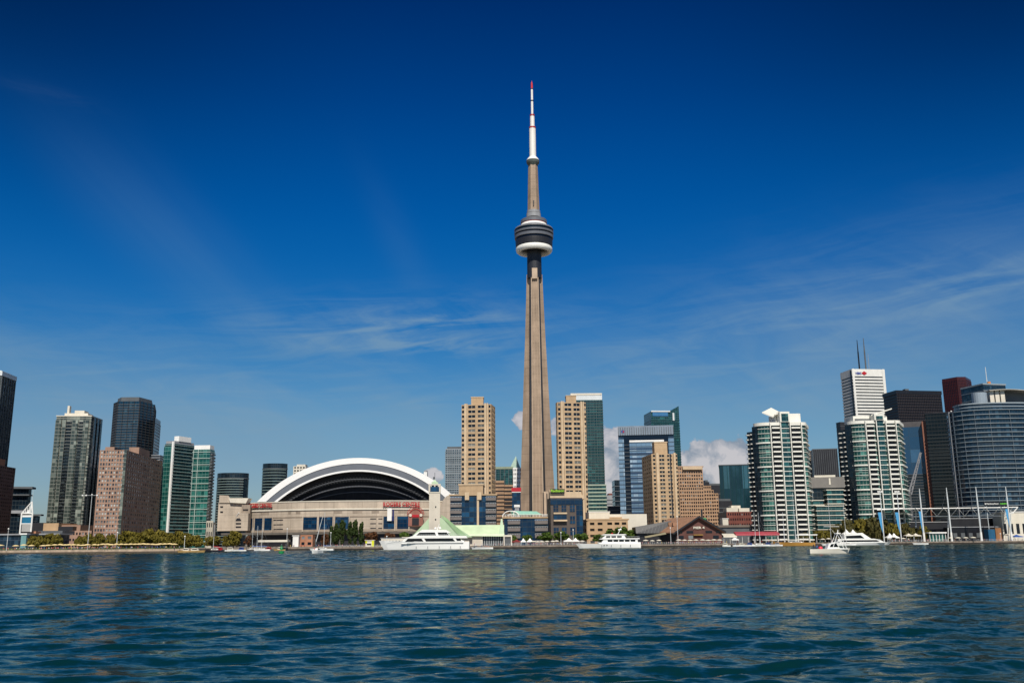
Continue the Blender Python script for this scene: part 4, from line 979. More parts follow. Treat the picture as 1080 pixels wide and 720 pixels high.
# parking structure
ft, z = frontal(619.5, 662, 548.5, 640, 40); b = Bld('parking_garage', 'low tan garage with dark openings behind the white yacht', 'building', ft); b.core(dark, z - .3, inset=.6)
mb = MB(); b.grid(mb, 0, GZ, z, [(.06, .17), (.25, .37), (.49, .61), (.67, .79), (.85, .96)], 4, .42, .22, .6); b.part(mb, 'wall_skin', tan); mb = MB(); b.grid(mb, 3, GZ, z, [(.2, .45), (.6, .85)], 4, .42, .22, .6); b.part(mb, 'wall_skin', tan)
b.windows(panes('garage_shadow', (.012, .011, .01), (.03, .028, .025), .2, .9, 1.3), 'opening'); b.part(MB().prism(offset(ft, .9), z, z + 1.0), 'parapet', tan)
ft, z = frontal(621, 643, 540, 665, 30); b = Bld('rooftop_hall', 'long white windowless hall above the tan garage', 'building', ft); b.core(off, z); b.part(MB().prism(offset(ft, .3), z, z + .5), 'parapet', white)
f2, z2 = frontal(643, 682, 542, 668, 30); b.part(MB().prism(f2, GZ, z2), 'wing', off); f2, z2 = frontal(643, 656, 545, 664, 10); b.part(MB().prism(f2, GZ, z2), 'wing', tan)
mb = MB(); fr = Fr(f2[0], f2[1]); fr.box(mb, 1, fr.L - 1, z2 - 2.5, z2 - 1, 0, .2); b.part(mb, 'window', win)

# blue office tower with the silver frame
ft, z = frontal(652, 709.5, 450, 900, 40, -7); b = Bld('office_tower', 'blue glass office tower with silver frame and dark inner frame', 'building', ft); b.core(g_navy, z)
fr = b.fr(0); L = fr.L; H = z - GZ; blk = solid('black_glass', (.004, .008, .02), .12, .2, streak=False)
Zy = lambda py: P(680, py, 900).z
mb = MB(); fr.box(mb, 0, L * .10, GZ, Zy(462), 0, .8); b.part(mb, 'silver_bay', g_silver); mb = MB(); fr.box(mb, L * .90, L, GZ, Zy(462), 0, .8); b.part(mb, 'silver_bay', g_silver)
mb = MB(); fr.box(mb, 0, L, Zy(458.5), z + .8, 0, 1.4); b.part(mb, 'roof_frame', solid('silver_panel', (.26, .31, .37), .35, .12, metal=.3)); mb = MB()
for k in range(25): fr.box(mb, L * k / 24 * .99, L * k / 24 * .99 + .5, Zy(458.3), z - .6, 1.4, 1.75)
b.part(mb, 'mullion', dgrey)
mb = MB(); fr.box(mb, L * .10, L * .90, GZ, Zy(458.5), 0, .5); b.part(mb, 'dark_frame', blk)
mb = MB(); fr.box(mb, L * .20, L * .82, GZ, Zy(464), .5, 1.6); b.part(mb, 'silver_panel', g_silver); mb = MB(); fr.box(mb, L * .20, L * .82, Zy(466), Zy(464), 1.6, 1.9); b.part(mb, 'panel_cap', white)
for k in range(19):
    z_ = GZ + 4 + (Zy(466) - 8) * k / 19; mb = MB(); fr.box(mb, L * .20, L * .82, z_, z_ + 1.5, 1.6, 1.85); b.part(mb, 'floor_band', solid('deep_blue_spandrel', (.03, .06, .12), .3, .1))
for k in range(26):
    z_ = GZ + 3 + (Zy(466)) * k / 27; mb = MB(); fr.box(mb, L * .105, L * .20, z_, z_ + .5, .5, .8); b.part(mb, 'floor_band', dgrey)
sx = P(656.5, 454.5, 897); mb = MB(); fr.box(mb, L * .06, L * .115, Zy(456), Zy(453.2), 1.4, 1.6); b.part(mb, 'logo_panel', solid('logo_blue', (.02, .05, .30), .5, .05))
mb = MB(); fr.box(mb, L * .09, L * .11, Zy(455.7), Zy(453.8), 1.6, 1.8); b.part(mb, 'logo', red)
# teal tower with a pointed crown
ft, z = box_foot((679, 437), (686.5, 434), (716, 434), 1300, 6, 'R'); b = Bld('office_tower', 'teal glass skyscraper with pointed right corner and sloping crown', 'building', ft)
zc = P(700, 440, 1300).z; b.core(g_teal, zc, name='glass_facade'); fr = b.fr(0); L = fr.L
top = [ft[0], ft[1], ft[2], ft[3]]; zz_ = [P(687, 433, 1300).z, P(715, 428, 1300).z, P(715, 431, 1300).z, P(680, 436, 1300).z]
mb = MB(); xs_ = sub(ft, 0, .66); mb.prism(xs_, zc, P(700, 433.4, 1300).z); b.part(mb, 'crown', g_teal)
xs_ = sub(ft, .66, 1.0); mb = MB(); zl_, zh_ = P(706, 433.4, 1300).z, P(714, 427.6, 1300).z; mb.hexa([(x, y, zc) for x, y in xs_], [(xs_[0][0], xs_[0][1], zl_), (xs_[1][0], xs_[1][1], zh_), (xs_[2][0], xs_[2][1], zh_), (xs_[3][0], xs_[3][1], zl_)]); b.part(mb, 'crown_peak', g_teal)
mb = MB(); fr.box(mb, 0, L * .68, P(700, 434.2, 1300).z, P(700, 432.8, 1300).z, 0, 1.5); b.part(mb, 'crown_edge', steel); mb = MB(); fr.box(mb, L * .05, L * .60, P(700, 438.5, 1300).z, P(700, 434.6, 1300).z, 0, 1.0); b.part(mb, 'crown_sign', solid('blue_strip', (.04, .16, .34), .4, .1))
mb = MB(); fr.box(mb, L * .76, L * .82, P(709, 443, 1300).z, P(709, 435, 1300).z, 0, 1.4); b.part(mb, 'light_rib', steel); b.bands(solid('teal_dark', (.01, .05, .055), .3), 60, zc - 4, 30, 1.3, .4)
# stepped stone hotel
ft, z = frontal(713, 741, 492.5, 850, 30, 4); b = Bld('hotel', 'stepped tan stone block with small windows behind the gabled pier building', 'building', ft)
def stone(fx, z_, n, nf, proud=.5, dy=0):
    b.part(MB().prism(fx, GZ, z_), 'wall', dark); mb = MB(); b.grid(mb, 0, GZ, z_, b.even(n, .62, .01), nf, .56, .2, proud, foot=fx); b.part(mb, 'wall_skin', st_t)
st_t = solid('stepped_stone', (.43, .27, .165)); stone(ft, z, 11, 22)
f2, z2 = frontal(741, 749.7, 512, 846, 30, 4); stone(f2, z2, 4, 17); f2, z2 = frontal(749.7, 757.3, 520, 842, 30, 4); stone(f2, z2, 3, 14)
f2, z2 = frontal(716, 742, 513.5, 838, 8, 4); stone(f2, z2, 11, 16)
f2, z2 = frontal(742, 752.5, 516.5, 839, 8, 4); stone(f2, z2, 4, 15); b.windows(win)
b.part(MB().prism(offset(ft, .8), z, z + .9), 'parapet', st_t)
f2, z2 = frontal(720, 741, 494.5, 847.5, 3, 4); b.part(MB().prism(f2, z2 - .4, z + .5), 'parapet', beige_lt)
# dark blocks and the teal slab to its right
for xl, xr, yt, D_, mt_, lab in ((743, 748, 508, 1000, dark, 'small black block peeping over the stepped tan block'), (744, 765, 511.5, 1050, dark, 'low black office block between stepped tan block and teal slab'), (757, 772, 528, 900, dark, 'black block behind the small red brick building')):
    ft, z = frontal(xl, xr, yt, D_, 30); b = Bld('office_building', lab, 'building', ft); b.core(mt_, z); b.part(MB().prism(offset(ft, -1.2), z, z + 2), 'plant_room', dgrey)
    for k in range(8): b.part(MB().prism(offset(ft, .3), 5 + (z - 8) * k / 8, 5.8 + (z - 8) * k / 8), 'floor_band', dgrey)
ft, z = frontal(759, 796, 490.5, 900, 40, -13); b = Bld('office_tower', 'blue green mirrored slab left of the white balconied tower', 'building', ft)
g_mir = curtain('mirror_teal', (.008, .03, .042), (.05, .14, .19), 6, 26, .5, (.01, .03, .04), .04, mh=.0); b.core(g_mir, z, name='glass_facade'); b.part(MB().prism(offset(ft, .4), z, z + .8), 'parapet', dgrey)
for i_ in (0, 1): b.mullions(solid('teal_dark', (.01, .05, .055), .3), GZ, z, i_, 9, .4, .3)
# small red brick office with white plant rooms
ft, z = frontal(766, 794, 539.5, 740, 30); b = Bld('office_building', 'small red brick building with white rooftop units', 'building', ft); b.core(dark, z); mb = MB(); b.grid(mb, 0, GZ, z, b.even(11, .5), 6, .45, .3); b.part(mb, 'wall_skin', redbrick); b.windows(win)
roof_boxes(b, ft, z, [(.05, .1, .35, .4, 3.2), (.55, .2, .4, .4, 3), (.3, .3, .35, .4, 5.2)], off)
f2, z2 = frontal(762, 768, 547, 700, 8); b = Bld('service_building', 'tiny cream box at the left foot of the red brick building', 'building', f2); b.core(off, z2); b.part(MB().prism(offset(f2, .3), z2, z2 + .5), 'roof', white)
f2, z2 = frontal(758, 800, 553.5, 660, 20); b = Bld('low_building', 'long low brown roofed building behind the red canopy', 'building', f2); b.core(dgrey, z2 - 1.5); b.part(MB().prism(offset(f2, 1), z2 - 1.5, z2), 'roof', solid('roof_brown', (.16, .13, .11)))

# ------------------------------------------------------------------ white condominium towers
cwhite = solid('warm_white_concrete', (.74, .73, .67), .6, .08)
def condo(label, flip, D, P_, crownpts, nf=24):
    """P_: left tip, rounded bay left, front left, front right, right tip (px, py) at the roof; the tower steps down on its left side"""
    xl, xb, xf, xr, xe, yt, yb = P_
    z = P((xf + xr) / 2, yt, D).z
    X_ = lambda px, d=D, py=None: P(px, py or yt, d).x
    # plan: rounded left bay, flat front, rounded right end, straight sides
    fx0, fx1 = X_(xf), X_(xr); bl, br = X_(xb), X_(xe)
    plan = []
    rx = fx0 - bl
    for k in range(9): a = math.pi / 2 * k / 8; plan.append((fx0 - rx * math.cos(a), D + 1 + rx * .9 * (1 - math.sin(a))))
    rr = br - fx1
    for k in range(1, 9): a = math.pi / 2 * k / 8; plan.append((fx1 + rr * math.sin(a), D + 1 + rr * 1.1 * (1 - math.cos(a))))
    bk_ = lambda x, y: (x * y / D, y)     # the flanks run back along the street line
    plan += [bk_(br, D + 24), bk_(bl + 1, D + 24)]
    b = Bld('apartment_tower', label, 'building', plan, 'white and green balconied apartment towers')
    gl = g_green2; b.core(gl, z - 1, name='glass_facade')
    # stepped dark left flank
    lx = X_(xl + .5, D + 16, yt + 8); flank = [(lx, D + 16), (bl + .5, D + 9), (bl + 6, D + 12), bk_(bl + 4, D + 30), bk_(lx, D + 30)]; zf = P(xl, yt + 9, D + 14).z
    b.part(MB().prism(flank, GZ, zf), 'flank', g_dark)
    fl2 = [(lx + (bl - lx) * .5, D + 9), (bl + .5, D + 4), (bl + 6, D + 10), bk_(bl + 4, D + 28), bk_(lx + (bl - lx) * .5, D + 28)]; zf2 = P((xl + xb) / 2, yt + 3.5, D + 8).z
    b.part(MB().prism(fl2, GZ, zf2), 'flank', g_dark)
    fh = (z - GZ - 2) / nf; wsl = cwhite
    for k in range(nf + 1):
        z_ = GZ + 2 + fh * k; strong = (k % 5 == 0)
        b.part(MB().prism(offset(plan, .5 if not strong else .9), z_ - (.16 if not strong else .40), z_ + (.16 if not strong else .45)), 'floor_slab', wsl)
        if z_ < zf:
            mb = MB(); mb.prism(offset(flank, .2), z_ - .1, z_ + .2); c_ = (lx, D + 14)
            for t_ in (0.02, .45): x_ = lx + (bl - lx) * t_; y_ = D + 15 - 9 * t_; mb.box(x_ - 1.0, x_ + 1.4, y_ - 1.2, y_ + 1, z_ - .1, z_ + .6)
            b.part(mb, 'balcony', solid('shaded_balcony_slab', (.50, .50, .47), .6, .1))  # darker copy of the tower white: flank shade put into the slabs
    # white frame of the flat front with open balconies
    fr = Fr((fx0, D + 1), (fx1, D + 1)); L = fr.L
    for a in ((.0, .32, .62, .97) if not flip else (.02, .36, .66, .97)):
        mb = MB(); fr.box(mb, L * a, L * a + .55, GZ, z + .6, 0.0, 2.4); b.part(mb, 'pier', cwhite)
    for a, c in ((.06, .30), (.67, .95)):
        for k in range(nf):
            z_ = GZ + 2 + fh * k
            mb = MB(); fr.box(mb, L * a, L * c, z_ + .17, z_ + fh * .25, 1.9, 2.1); fr.box(mb, L * a, L * c, z_ - .2, z_ + .165, .5, 2.1); b.part(mb, 'balcony', cwhite)
        mb = MB(); fr.box(mb, L * a, L * c, GZ, z - 2, .0, .3); b.part(mb, 'recess', dark)
    mb = MB(); fr.box(mb, L * .36, L * .60, GZ, z + 4, 0, 1.2); b.part(mb, 'centre_bay', g_teal)
    for k in range(nf): mb = MB(); z_ = GZ + 2 + fh * k; fr.box(mb, L * .36, L * .60, z_ - .2, z_ + .2, 1.2, 1.5); b.part(mb, 'floor_slab', cwhite)
    b.part(MB().prism(offset(plan, .9), z - 1.2, z + 1.0), 'parapet', cwhite)
    # crown: white box, glass slot, tilted roof wing
    cx0, cx1, yc, (wx0, wy0), (wx1, wy1) = crownpts
    c0, c1 = X_(cx0, D + 8, yc), X_(cx1, D + 8, yc); zc_ = P((cx0 + cx1) / 2, yc, D + 6).z
    b.part(MB().box(c0, c1, D + 6, D + 24, z + .9, zc_), 'crown', cwhite)
    m0 = fr.p(L * .36, 1.3, 0)[0]; m1 = fr.p(L * .60, 1.3, 0)[0]
    b.part(MB().box(m0 - .8, m1 + .8, D - 1.2, D + 6, z + 1, zc_ + .5), 'crown', cwhite); b.part(MB().box(m0 + .3, m1 - .3, D - 1.5, D - 1.1, z + 1.5, zc_ - 1), 'crown_window', g_teal)
    mb = MB(); mb.box(c0 + 1, m0 - 1.2, D + 5.6, D + 5.9, z + 1, zc_ - 2); b.part(mb, 'crown_window', dgrey)
    p0, p1 = P(wx0, wy0, D + 2), P(wx1, wy1, D + 2)
    mb = MB(); mb.hexa([(p0.x, D + 2, p0.z - .8), (p1.x, D + 2, p1.z - .8), (p1.x, D + 18, p1.z - .8), (p0.x, D + 18, p0.z - .8)], [(p0.x, D + 2, p0.z), (p1.x, D + 2, p1.z), (p1.x, D + 18, p1.z), (p0.x, D + 18, p0.z)]); b.part(mb, 'roof_wing', cwhite)
    return b, z
g_green2 = curtain('sea_green_glass', (.008, .05, .045), (.09, .28, .24), 2.2, 2.9, .45, (.25, .33, .30), .07, mh=.10)
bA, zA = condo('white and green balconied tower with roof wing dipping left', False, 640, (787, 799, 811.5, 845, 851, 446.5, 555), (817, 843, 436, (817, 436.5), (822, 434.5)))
q_ = [P(803.6, 434.6, 645), P(815, 439, 641), P(823, 434.6, 652), P(813.3, 429.7, 657)]; mb = MB(); mb.hexa([(p.x, p.y, p.z - .7) for p in q_], [tuple(p) for p in q_]); bA.part(mb, 'roof_wing', cwhite)
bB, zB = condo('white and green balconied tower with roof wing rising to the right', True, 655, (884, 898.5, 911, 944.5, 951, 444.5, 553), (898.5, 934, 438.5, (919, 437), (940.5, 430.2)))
# low terraces between the two
ft, z = frontal(858, 887.5, 514, 668, 30, -14); b = Bld('terraced_building', 'low terraced glass building with flat pale roof between the white towers', 'building', ft); b.core(g_dark, z); f2 = offset(ft, 1.5)
b.part(MB().prism(f2, z - .2, P(872, 503, 668).z), 'roof_slab', solid('dim_slab', (.20, .19, .18), .7)); b.part(MB().prism(offset(sub(ft, .1, .8, .1, .9), 0), P(872, 503, 668).z, P(872, 500.5, 668).z), 'roof_slab', off)
f3, zz_ = frontal(874, 886, 504, 666, 4); b.part(MB().prism(f3, zz_ - 4.5, zz_), 'plant_room', off)
for xl, xr, yt, d in ((857, 868, 527, 660), (872, 889, 516, 662), (861, 889, 533, 656)):
    f2, z2 = frontal(xl, xr, yt, d, 12); b.part(MB().prism(f2, GZ, z2 - .3), 'terrace', g_teal)
    n_ = max(2, int(z2 / 3.2))
    for k in range(n_): zz_ = z2 - k * 3.2; b.part(MB().prism(offset(f2, .6), zz_ - .5, zz_), 'floor_slab', off)
ft, z = frontal(858, 882, 474, 1000, 40, -14); b = Bld('office_tower', 'black office block between the two white balconied towers', 'building', ft); b.core(dark, z, name='glass_facade'); b.mullions(dgrey, GZ, z, 0, 12, .4, .4); b.part(MB().prism(offset(ft, .3), z, z + 1), 'parapet', dgrey)
ft, z = frontal(850, 857.5, 475, 1050, 30, -14); b = Bld('office_tower', 'narrow tan tower peeping out right of the left white balconied tower', 'building', ft); b.core(grey, z)
mb = MB(); b.grid(mb, 0, GZ, z, b.even(3, .5), 36, .5); b.part(mb, 'wall_skin', solid('tan_grey', (.34, .28, .23))); b.windows(win)

# ------------------------------------------------------------------ financial district behind
ft, z = box_foot((887, 394.5), (898.5, 389), (932, 389.5), 1500, 8, 'R'); b = Bld('office_tower', 'tall white marble striped skyscraper with roof masts behind the right white condo', 'building', ft)
mar = solid('white_marble', (.72, .72, .69), .6, .08); b.core(solid('dark_office_glass', (.05, .06, .065), .2, .1), z - 2, name='glass_facade')
zs = P(915, 396.5, 1500).z; nf = 34
for k in range(nf): b.part(MB().prism(offset(ft, .8), 90 + (zs - 90) * k / nf, 90 + (zs - 90) * (k + .56) / nf), 'floor_band', mar)
b.part(MB().prism(offset(ft, .9), zs, z), 'roof_band', mar)
fr = b.fr(0); mb = MB(); fr.box(mb, -.5, fr.L * .05, 20, z + .3, 0, 1.5); fr.box(mb, fr.L * .93, fr.L + .5, 20, z + .3, 0, 1.5); b.part(mb, 'corner_pier', mar)
mb = MB(); f3 = b.fr(3); f3.box(mb, f3.L * .86, f3.L - .6, 20, z - 2, .9, 1.3); b.part(mb, 'corner_slot', black)
za, zb = P(905, 395, 1500).z, P(905, 391.6, 1500).z
q0, q1 = fr.p(fr.L * .09, 1.6, za + .6), fr.p(fr.L * .27, 1.6, za + .6); lettering('letters', 'HSBC', q0, q1, (zb - za) * .7, solid('logo_blue', (.02, .05, .30)), b.o, 'small lettering on the white roof band', .1, .03)
cL = fr.L * .36; mb = MB(); zm = (za + zb) / 2; hh = (zb - za) * .62
for s_ in (-1, 1): mb.face([fr.p(cL + s_ * hh * 1.5, 1.7, zm), fr.p(cL, 1.7, zm - hh), fr.p(cL, 1.7, zm), fr.p(cL, 1.7, zm + hh)][:: (1 if s_ < 0 else -1)])
b.part(mb, 'logo', red)
for px0, py0, px1, py1, mt_ in ((907, 389, 903.3, 358.5, black), (913.5, 388, 910.2, 356.5, dgrey), (917, 388, 914.8, 372.5, grey)):
    a0, a1 = P(px0, py0, 1512), P(px1, py1, 1512); x_ = (a0.x + a1.x) / 2; b.part(MB().tube((x_, 1512, z - 1), (x_, 1512, z + (a1.z - z) * .6), 1.3 if mt_ is not grey else .5, 1.2 if mt_ is not grey else .4, 8).tube((x_, 1512, z + (a1.z - z) * .6), (x_, 1512, a1.z), 1.0 if mt_ is not grey else .4, .5 if mt_ is not grey else .2, 8), 'roof_mast', mt_)
ft, z = box_foot((931.5, 416.5), (945, 411.5), (992, 412.5), 1250, 9, 'R'); b = Bld('office_tower', 'wide black steel skyscraper right of the white striped skyscraper', 'building', ft)
b.core(solid('black_tower_glass', (.010, .009, .013), .35, .15), z, name='glass_facade'); b.bands(solid('black_tower_band', (.026, .020, .024), .6, .1), 60, z - 2, 36, 1.3, .3); b.mullions(black, 20, z, 0, 26, .35, .7); b.part(MB().prism(offset(ft, .9), z - 5, z), 'roof_band', black)
roof_boxes(b, ft, z, [(.3, .3, .08, .2, 4)], dgrey)
ft, z = box_foot((882, 449), (886, 445), (900, 445), 1000, 8, 'R'); b = Bld('office_tower', 'black block at the left shoulder of the right white balconied tower', 'building', ft); b.core(dark, z, name='glass_facade'); b.bands(dgrey, 10, z, 26, .4, .3)
# blue glass building with copper strip
ft, z = frontal(950, 977.5, 444.5, 860, 30, -22); b = Bld('office_tower', 'dark blue glass block with copper corner strip beside the right white condo', 'building', ft)
zm = P(965, 500, 860).z; b.core(g_dark, zm, name='glass_facade'); b.core(curtain('sky_blue_glass', (.02, .06, .12), (.06, .15, .27), 9, 12, .5, (.02, .05, .08), .02, mh=.02), P(965, 450, 860).z, z0=zm, name='glass_facade'); b.core(solid('shaft_grey', (.09, .085, .09), .6), z, z0=P(965, 450, 860).z)
mb = MB(); f2, z2 = frontal(972.5, 980, 444, 850, 18, -22); mb.prism(f2, GZ, z2); b.part(mb, 'copper_strip', copper)
mb = MB(); fr = Fr(f2[0], f2[1])
for k in range(38): fr.box(mb, fr.L * .45, fr.L * .85, GZ + 3 + k * (z2 - 8) / 38, GZ + 4.6 + k * (z2 - 8) / 38, 0, .25)
b.part(mb, 'copper_windows', solid('dark_copper', (.10, .04, .03), .5)); b.bands(dgrey, 10, zm, 20, .5, .3)
ft, z = frontal(979.5, 1021, 435.5, 838, 30, -24); b = Bld('office_tower', 'near black glass slab between copper strip and curved glass tower', 'building', ft); g_bk = curtain('near_black_glass', (.003, .007, .009), (.007, .016, .020), 2.6, 3.4, .3, (.008, .012, .014), .1, mh=.25, rough=.3, ior=1.4); b.core(g_bk, z, name='glass_facade')
b.bands(solid('charcoal_band', (.010, .017, .020), .6), 10, P(1000, 458, 840).z, 28, 1.1, .3); b.part(MB().prism(offset(ft, .4), z, z + 1), 'parapet', dark)
fr = b.fr(0); mb = MB(); fr.box(mb, fr.L * .55, fr.L * .58, z, z + 2, -2, -1); b.part(mb, 'roof_light', white)
# maroon tower
ft = pts([(993.5, 401.5, 1320), (1009, 397, 1300), (1018, 396.5, 1300), (1024, 402, 1325), (1024, 402, 1370), (994, 401, 1370)], 0); b = Bld('office_tower', 'dark maroon granite skyscraper with chamfered corners', 'building', ft); z = P(1010, 397.3, 1300).z; b.core(maroon, z)
for i_ in (0, 1, 2): b.mullions(solid('maroon_edge', (.05, .010, .012), .4), 50, z - 3, i_, 6 if i_ else 9, .8, .5)
b.bands(solid('maroon_glass', (.02, .006, .010), .2), 60, z - 6, 40, 1.8, .15)
# curved dark glass tower at the right edge
xl_ = P(1005.5, 434, 700); xr_ = P(1100, 434, 700); rx = (xr_.x - xl_.x) / 2
cx_ = (xl_.x + xr_.x) / 2; ft = []
for k in range(36): a = 2 * math.pi * k / 36 - math.pi / 2; ft.append((cx_ + rx * math.copysign(abs(math.cos(a)) ** .8, math.cos(a)), 706 + rx * .62 * math.copysign(abs(math.sin(a)) ** .8, math.sin(a))))
b = Bld('apartment_tower', 'large curved blue glass tower with white floor lines at the right edge', 'building', ft); yf = 706 - rx * .62
z = P(1062, 431.5, yf).z; b.core(g_blue, z, name='glass_facade'); lf = solid('slab_blue_grey', (.26, .31, .35), .5, .1)
nf = 28
for k in range(nf + 1):
    z_ = GZ + 2 + (z - GZ - 2) * k / nf; q = b.part(MB().prism(offset(ft, 1.0), z_ - .2, z_ + .18), 'floor_band', lf)
mb = MB(); of = offset(ft, .9)
for p in of[::1]:
    if p[1] < 712 and of.index(p) % 2 == 0: mb.box(p[0] - .12, p[0] + .12, p[1] - .12, p[1] + .12, GZ, z)
b.part(mb, 'mullion', solid('slab_blue_dim', (.12, .15, .18), .5)); mb = MB(); k_ = min(range(len(of)), key=lambda i: of[i][0]); mb.box(of[k_][0] - .4, of[k_][0] + .5, of[k_][1] - .6, of[k_][1] + .6, GZ, z + 1); b.part(mb, 'corner_fin', grey)
f2 = offset(ft, -5.5); z2 = P(1062, 424.5, yf + 8).z; b.part(MB().prism(f2, z, z2), 'upper_storey', g_blue); b.part(MB().prism(offset(f2, .8), z2 - .9, z2), 'roof_band', lf); b.part(MB().prism(offset(f2, .5), (z + z2) / 2 - .3, (z + z2) / 2 + .3), 'floor_band', lf)
xa = P(1033, 420, 712).x; b.part(MB().lathe([(5.5, z2), (5.5, P(1033, 414.5, 712).z), (0.01, P(1033, 414.5, 712).z)], xa, 712, 20), 'roof_drum', solid('drum_blue', (.28, .34, .40), .4, .1))
zr0, zr1 = z2, P(1065, 410.5, 720).z; x0, x1 = P(1041, 415, 716).x, P(1092, 415, 716).x
b.part(MB().box(x0, x1, 720, 735, zr0, zr1 - 1), 'rooftop', dgrey)
mb = MB()
for k in range(3): x = x0 + 1 + k * 4.2; mb.box(x, x + 3.2, 714, 720, zr0, zr1 - 1.2)
b.part(mb, 'rooftop_columns', off)
mb = MB(); n_ = 14
for k in range(n_):
    a0, a1 = k / n_, (k + 1) / n_; h0, h1 = 1.4 * math.sin(math.pi * min(1, a0 + .15)), 1.4 * math.sin(math.pi * min(1, a1 + .15))
    mb.hexa([(x0 + (x1 - x0) * a0, 711, zr1 - 3 + h0), (x0 + (x1 - x0) * a1, 711, zr1 - 3 + h1), (x0 + (x1 - x0) * a1, 738, zr1 - 3 + h1), (x0 + (x1 - x0) * a0, 738, zr1 - 3 + h0)],
            [(x0 + (x1 - x0) * a0, 711, zr1 - 2.4 + h0), (x0 + (x1 - x0) * a1, 711, zr1 - 2.4 + h1), (x0 + (x1 - x0) * a1, 738, zr1 - 2.4 + h1), (x0 + (x1 - x0) * a0, 738, zr1 - 2.4 + h0)])
b.part(mb, 'curved_roof', solid('muted_roof', (.42, .40, .35), .6))
# building behind it
ft, z = box_foot((1013.5, 411), (1036.5, 404), (1060, 403.5), 1000, 14, 'R'); b = Bld('office_tower', 'pale blue glass roof block rising behind the curved glass tower', 'building', ft); b.core(g_blue, z, name='glass_facade'); b.part(MB().prism(offset(ft, .5), z - 1.5, z), 'parapet', lf); b.bands(lf, 40, z - 8, 14, .6, .3)
a0 = P(1041, 403, 1010); a1 = P(1038.5, 387, 1010); x_ = a0.x; mb = MB(); mb.tube((x_, 1010, z), (x_, 1010, a1.z), .45, .3, 5); b.part(mb, 'roof_mast', steel)
b.part(MB().tube((x_ + 1, 1008, z), (x_ + 1, 1008, z + 3), 2.2, 1.6, 8), 'beacon', solid('orange_paint', (.6, .22, .05)))
# construction crane boom
a0, a1 = P(959.5, 521, 800), P(971, 477, 800)
mb = MB(); d_ = Vector((0, 0, 0)); A = Vector((a0.x, 800, a0.z)); Bp = Vector((a1.x, 800, a1.z)); nn = Vector((-(Bp - A).z, 0, (Bp - A).x)).normalized()
for s_ in (-1, 1):
    for yy in (-1, 1): mb.tube(A + nn * s_ * 1.2 + Vector((0, yy, 0)), Bp + nn * s_ * .5 + Vector((0, yy * .4, 0)), .28, n=4)
for k in range(14):
    t0, t1 = k / 14, (k + 1) / 14; s_ = 1 if k % 2 else -1; w0, w1 = 1.2 - .7 * t0, 1.2 - .7 * t1
    mb.tube(A.lerp(Bp, t0) + nn * s_ * w0 + Vector((0, -1, 0)), A.lerp(Bp, t1) - nn * s_ * w1 + Vector((0, -1, 0)), .2, n=4)
cr_ = empty('crane', (A.x, 800, GZ), 'pale lattice crane boom leaning right before the dark blue block', 'crane'); mb.build('boom', grey, cr_)
MB().tube((A.x, 800, GZ), (A.x, 800, A.z + 1), 1.4, 1.2, 8).build('crane_mast', dgrey, cr_); MB().tube(Bp, (Bp.x, 800, Bp.z - 14), .12, n=4).build('hoist_cable', dgrey, cr_)
# ------------------------------------------------------------------ waterfront buildings
ft, z = frontal(452.8, 464.2, 515, 572, 6.5, 5); b = Bld('control_tower', 'pale square harbour tower with glazed lookout and green cap behind the large yacht', 'tower', ft)
cstone = solid('pale_harbour_stone', (.58, .53, .45), .8, .1); zg0, zg1 = P(459, 518.5, 572).z, P(459, 512, 572).z; b.core(cstone, zg0)
b.part(MB().prism(offset(ft, -.5), zg0, P(459, 513, 572).z), 'lookout_glass', g_navy); z2 = P(459, 510, 572).z
b.part(MB().prism(offset(ft, -.8), P(459, 513, 572).z, z2), 'lookout_wall', cstone)
mb = MB()
for q in offset(ft, -.1): mb.box(q[0] - .5, q[0] + .5, q[1] - .5, q[1] + .5, zg0, z2)
b.part(mb, 'corner_post', cstone); b.part(MB().prism(offset(ft, .3), zg0 - .5, zg0), 'ledge', off)
fr = Fr(offset(ft, -.8)[0], offset(ft, -.8)[1]); mb = MB(); fr.box(mb, fr.L * .12, fr.L * .42, z2 - 2.6, z2 - .8, 0, .2); fr.box(mb, fr.L * .58, fr.L * .88, z2 - 2.6, z2 - .8, 0, .2); b.part(mb, 'window', win)
c_ = b.o.location; mb = MB(); pr = offset(ft, -1.4); mb.prism(pr, z2, z2 + 1.2); mb.prism(offset(ft, -2.0), z2 + 1.2, z2 + 2.6, top=offset(ft, -3.0)); b.part(mb, 'cap', green_cu)
b.part(MB().tube((c_.x, c_.y, z2 + 3), (c_.x, c_.y, z2 + 7), .15).tube((c_.x - .6, c_.y, z2 + 3), (c_.x - .6, c_.y, z2 + 4.4), .5), 'roof_mast', dgrey)
fr = b.fr(0)
for py in (536, 549): mb = MB(); zz = P(459, py, 585).z; fr.box(mb, fr.L * .55, fr.L * .66, zz, zz + 1, 0, .06); b.part(mb, 'window', win)
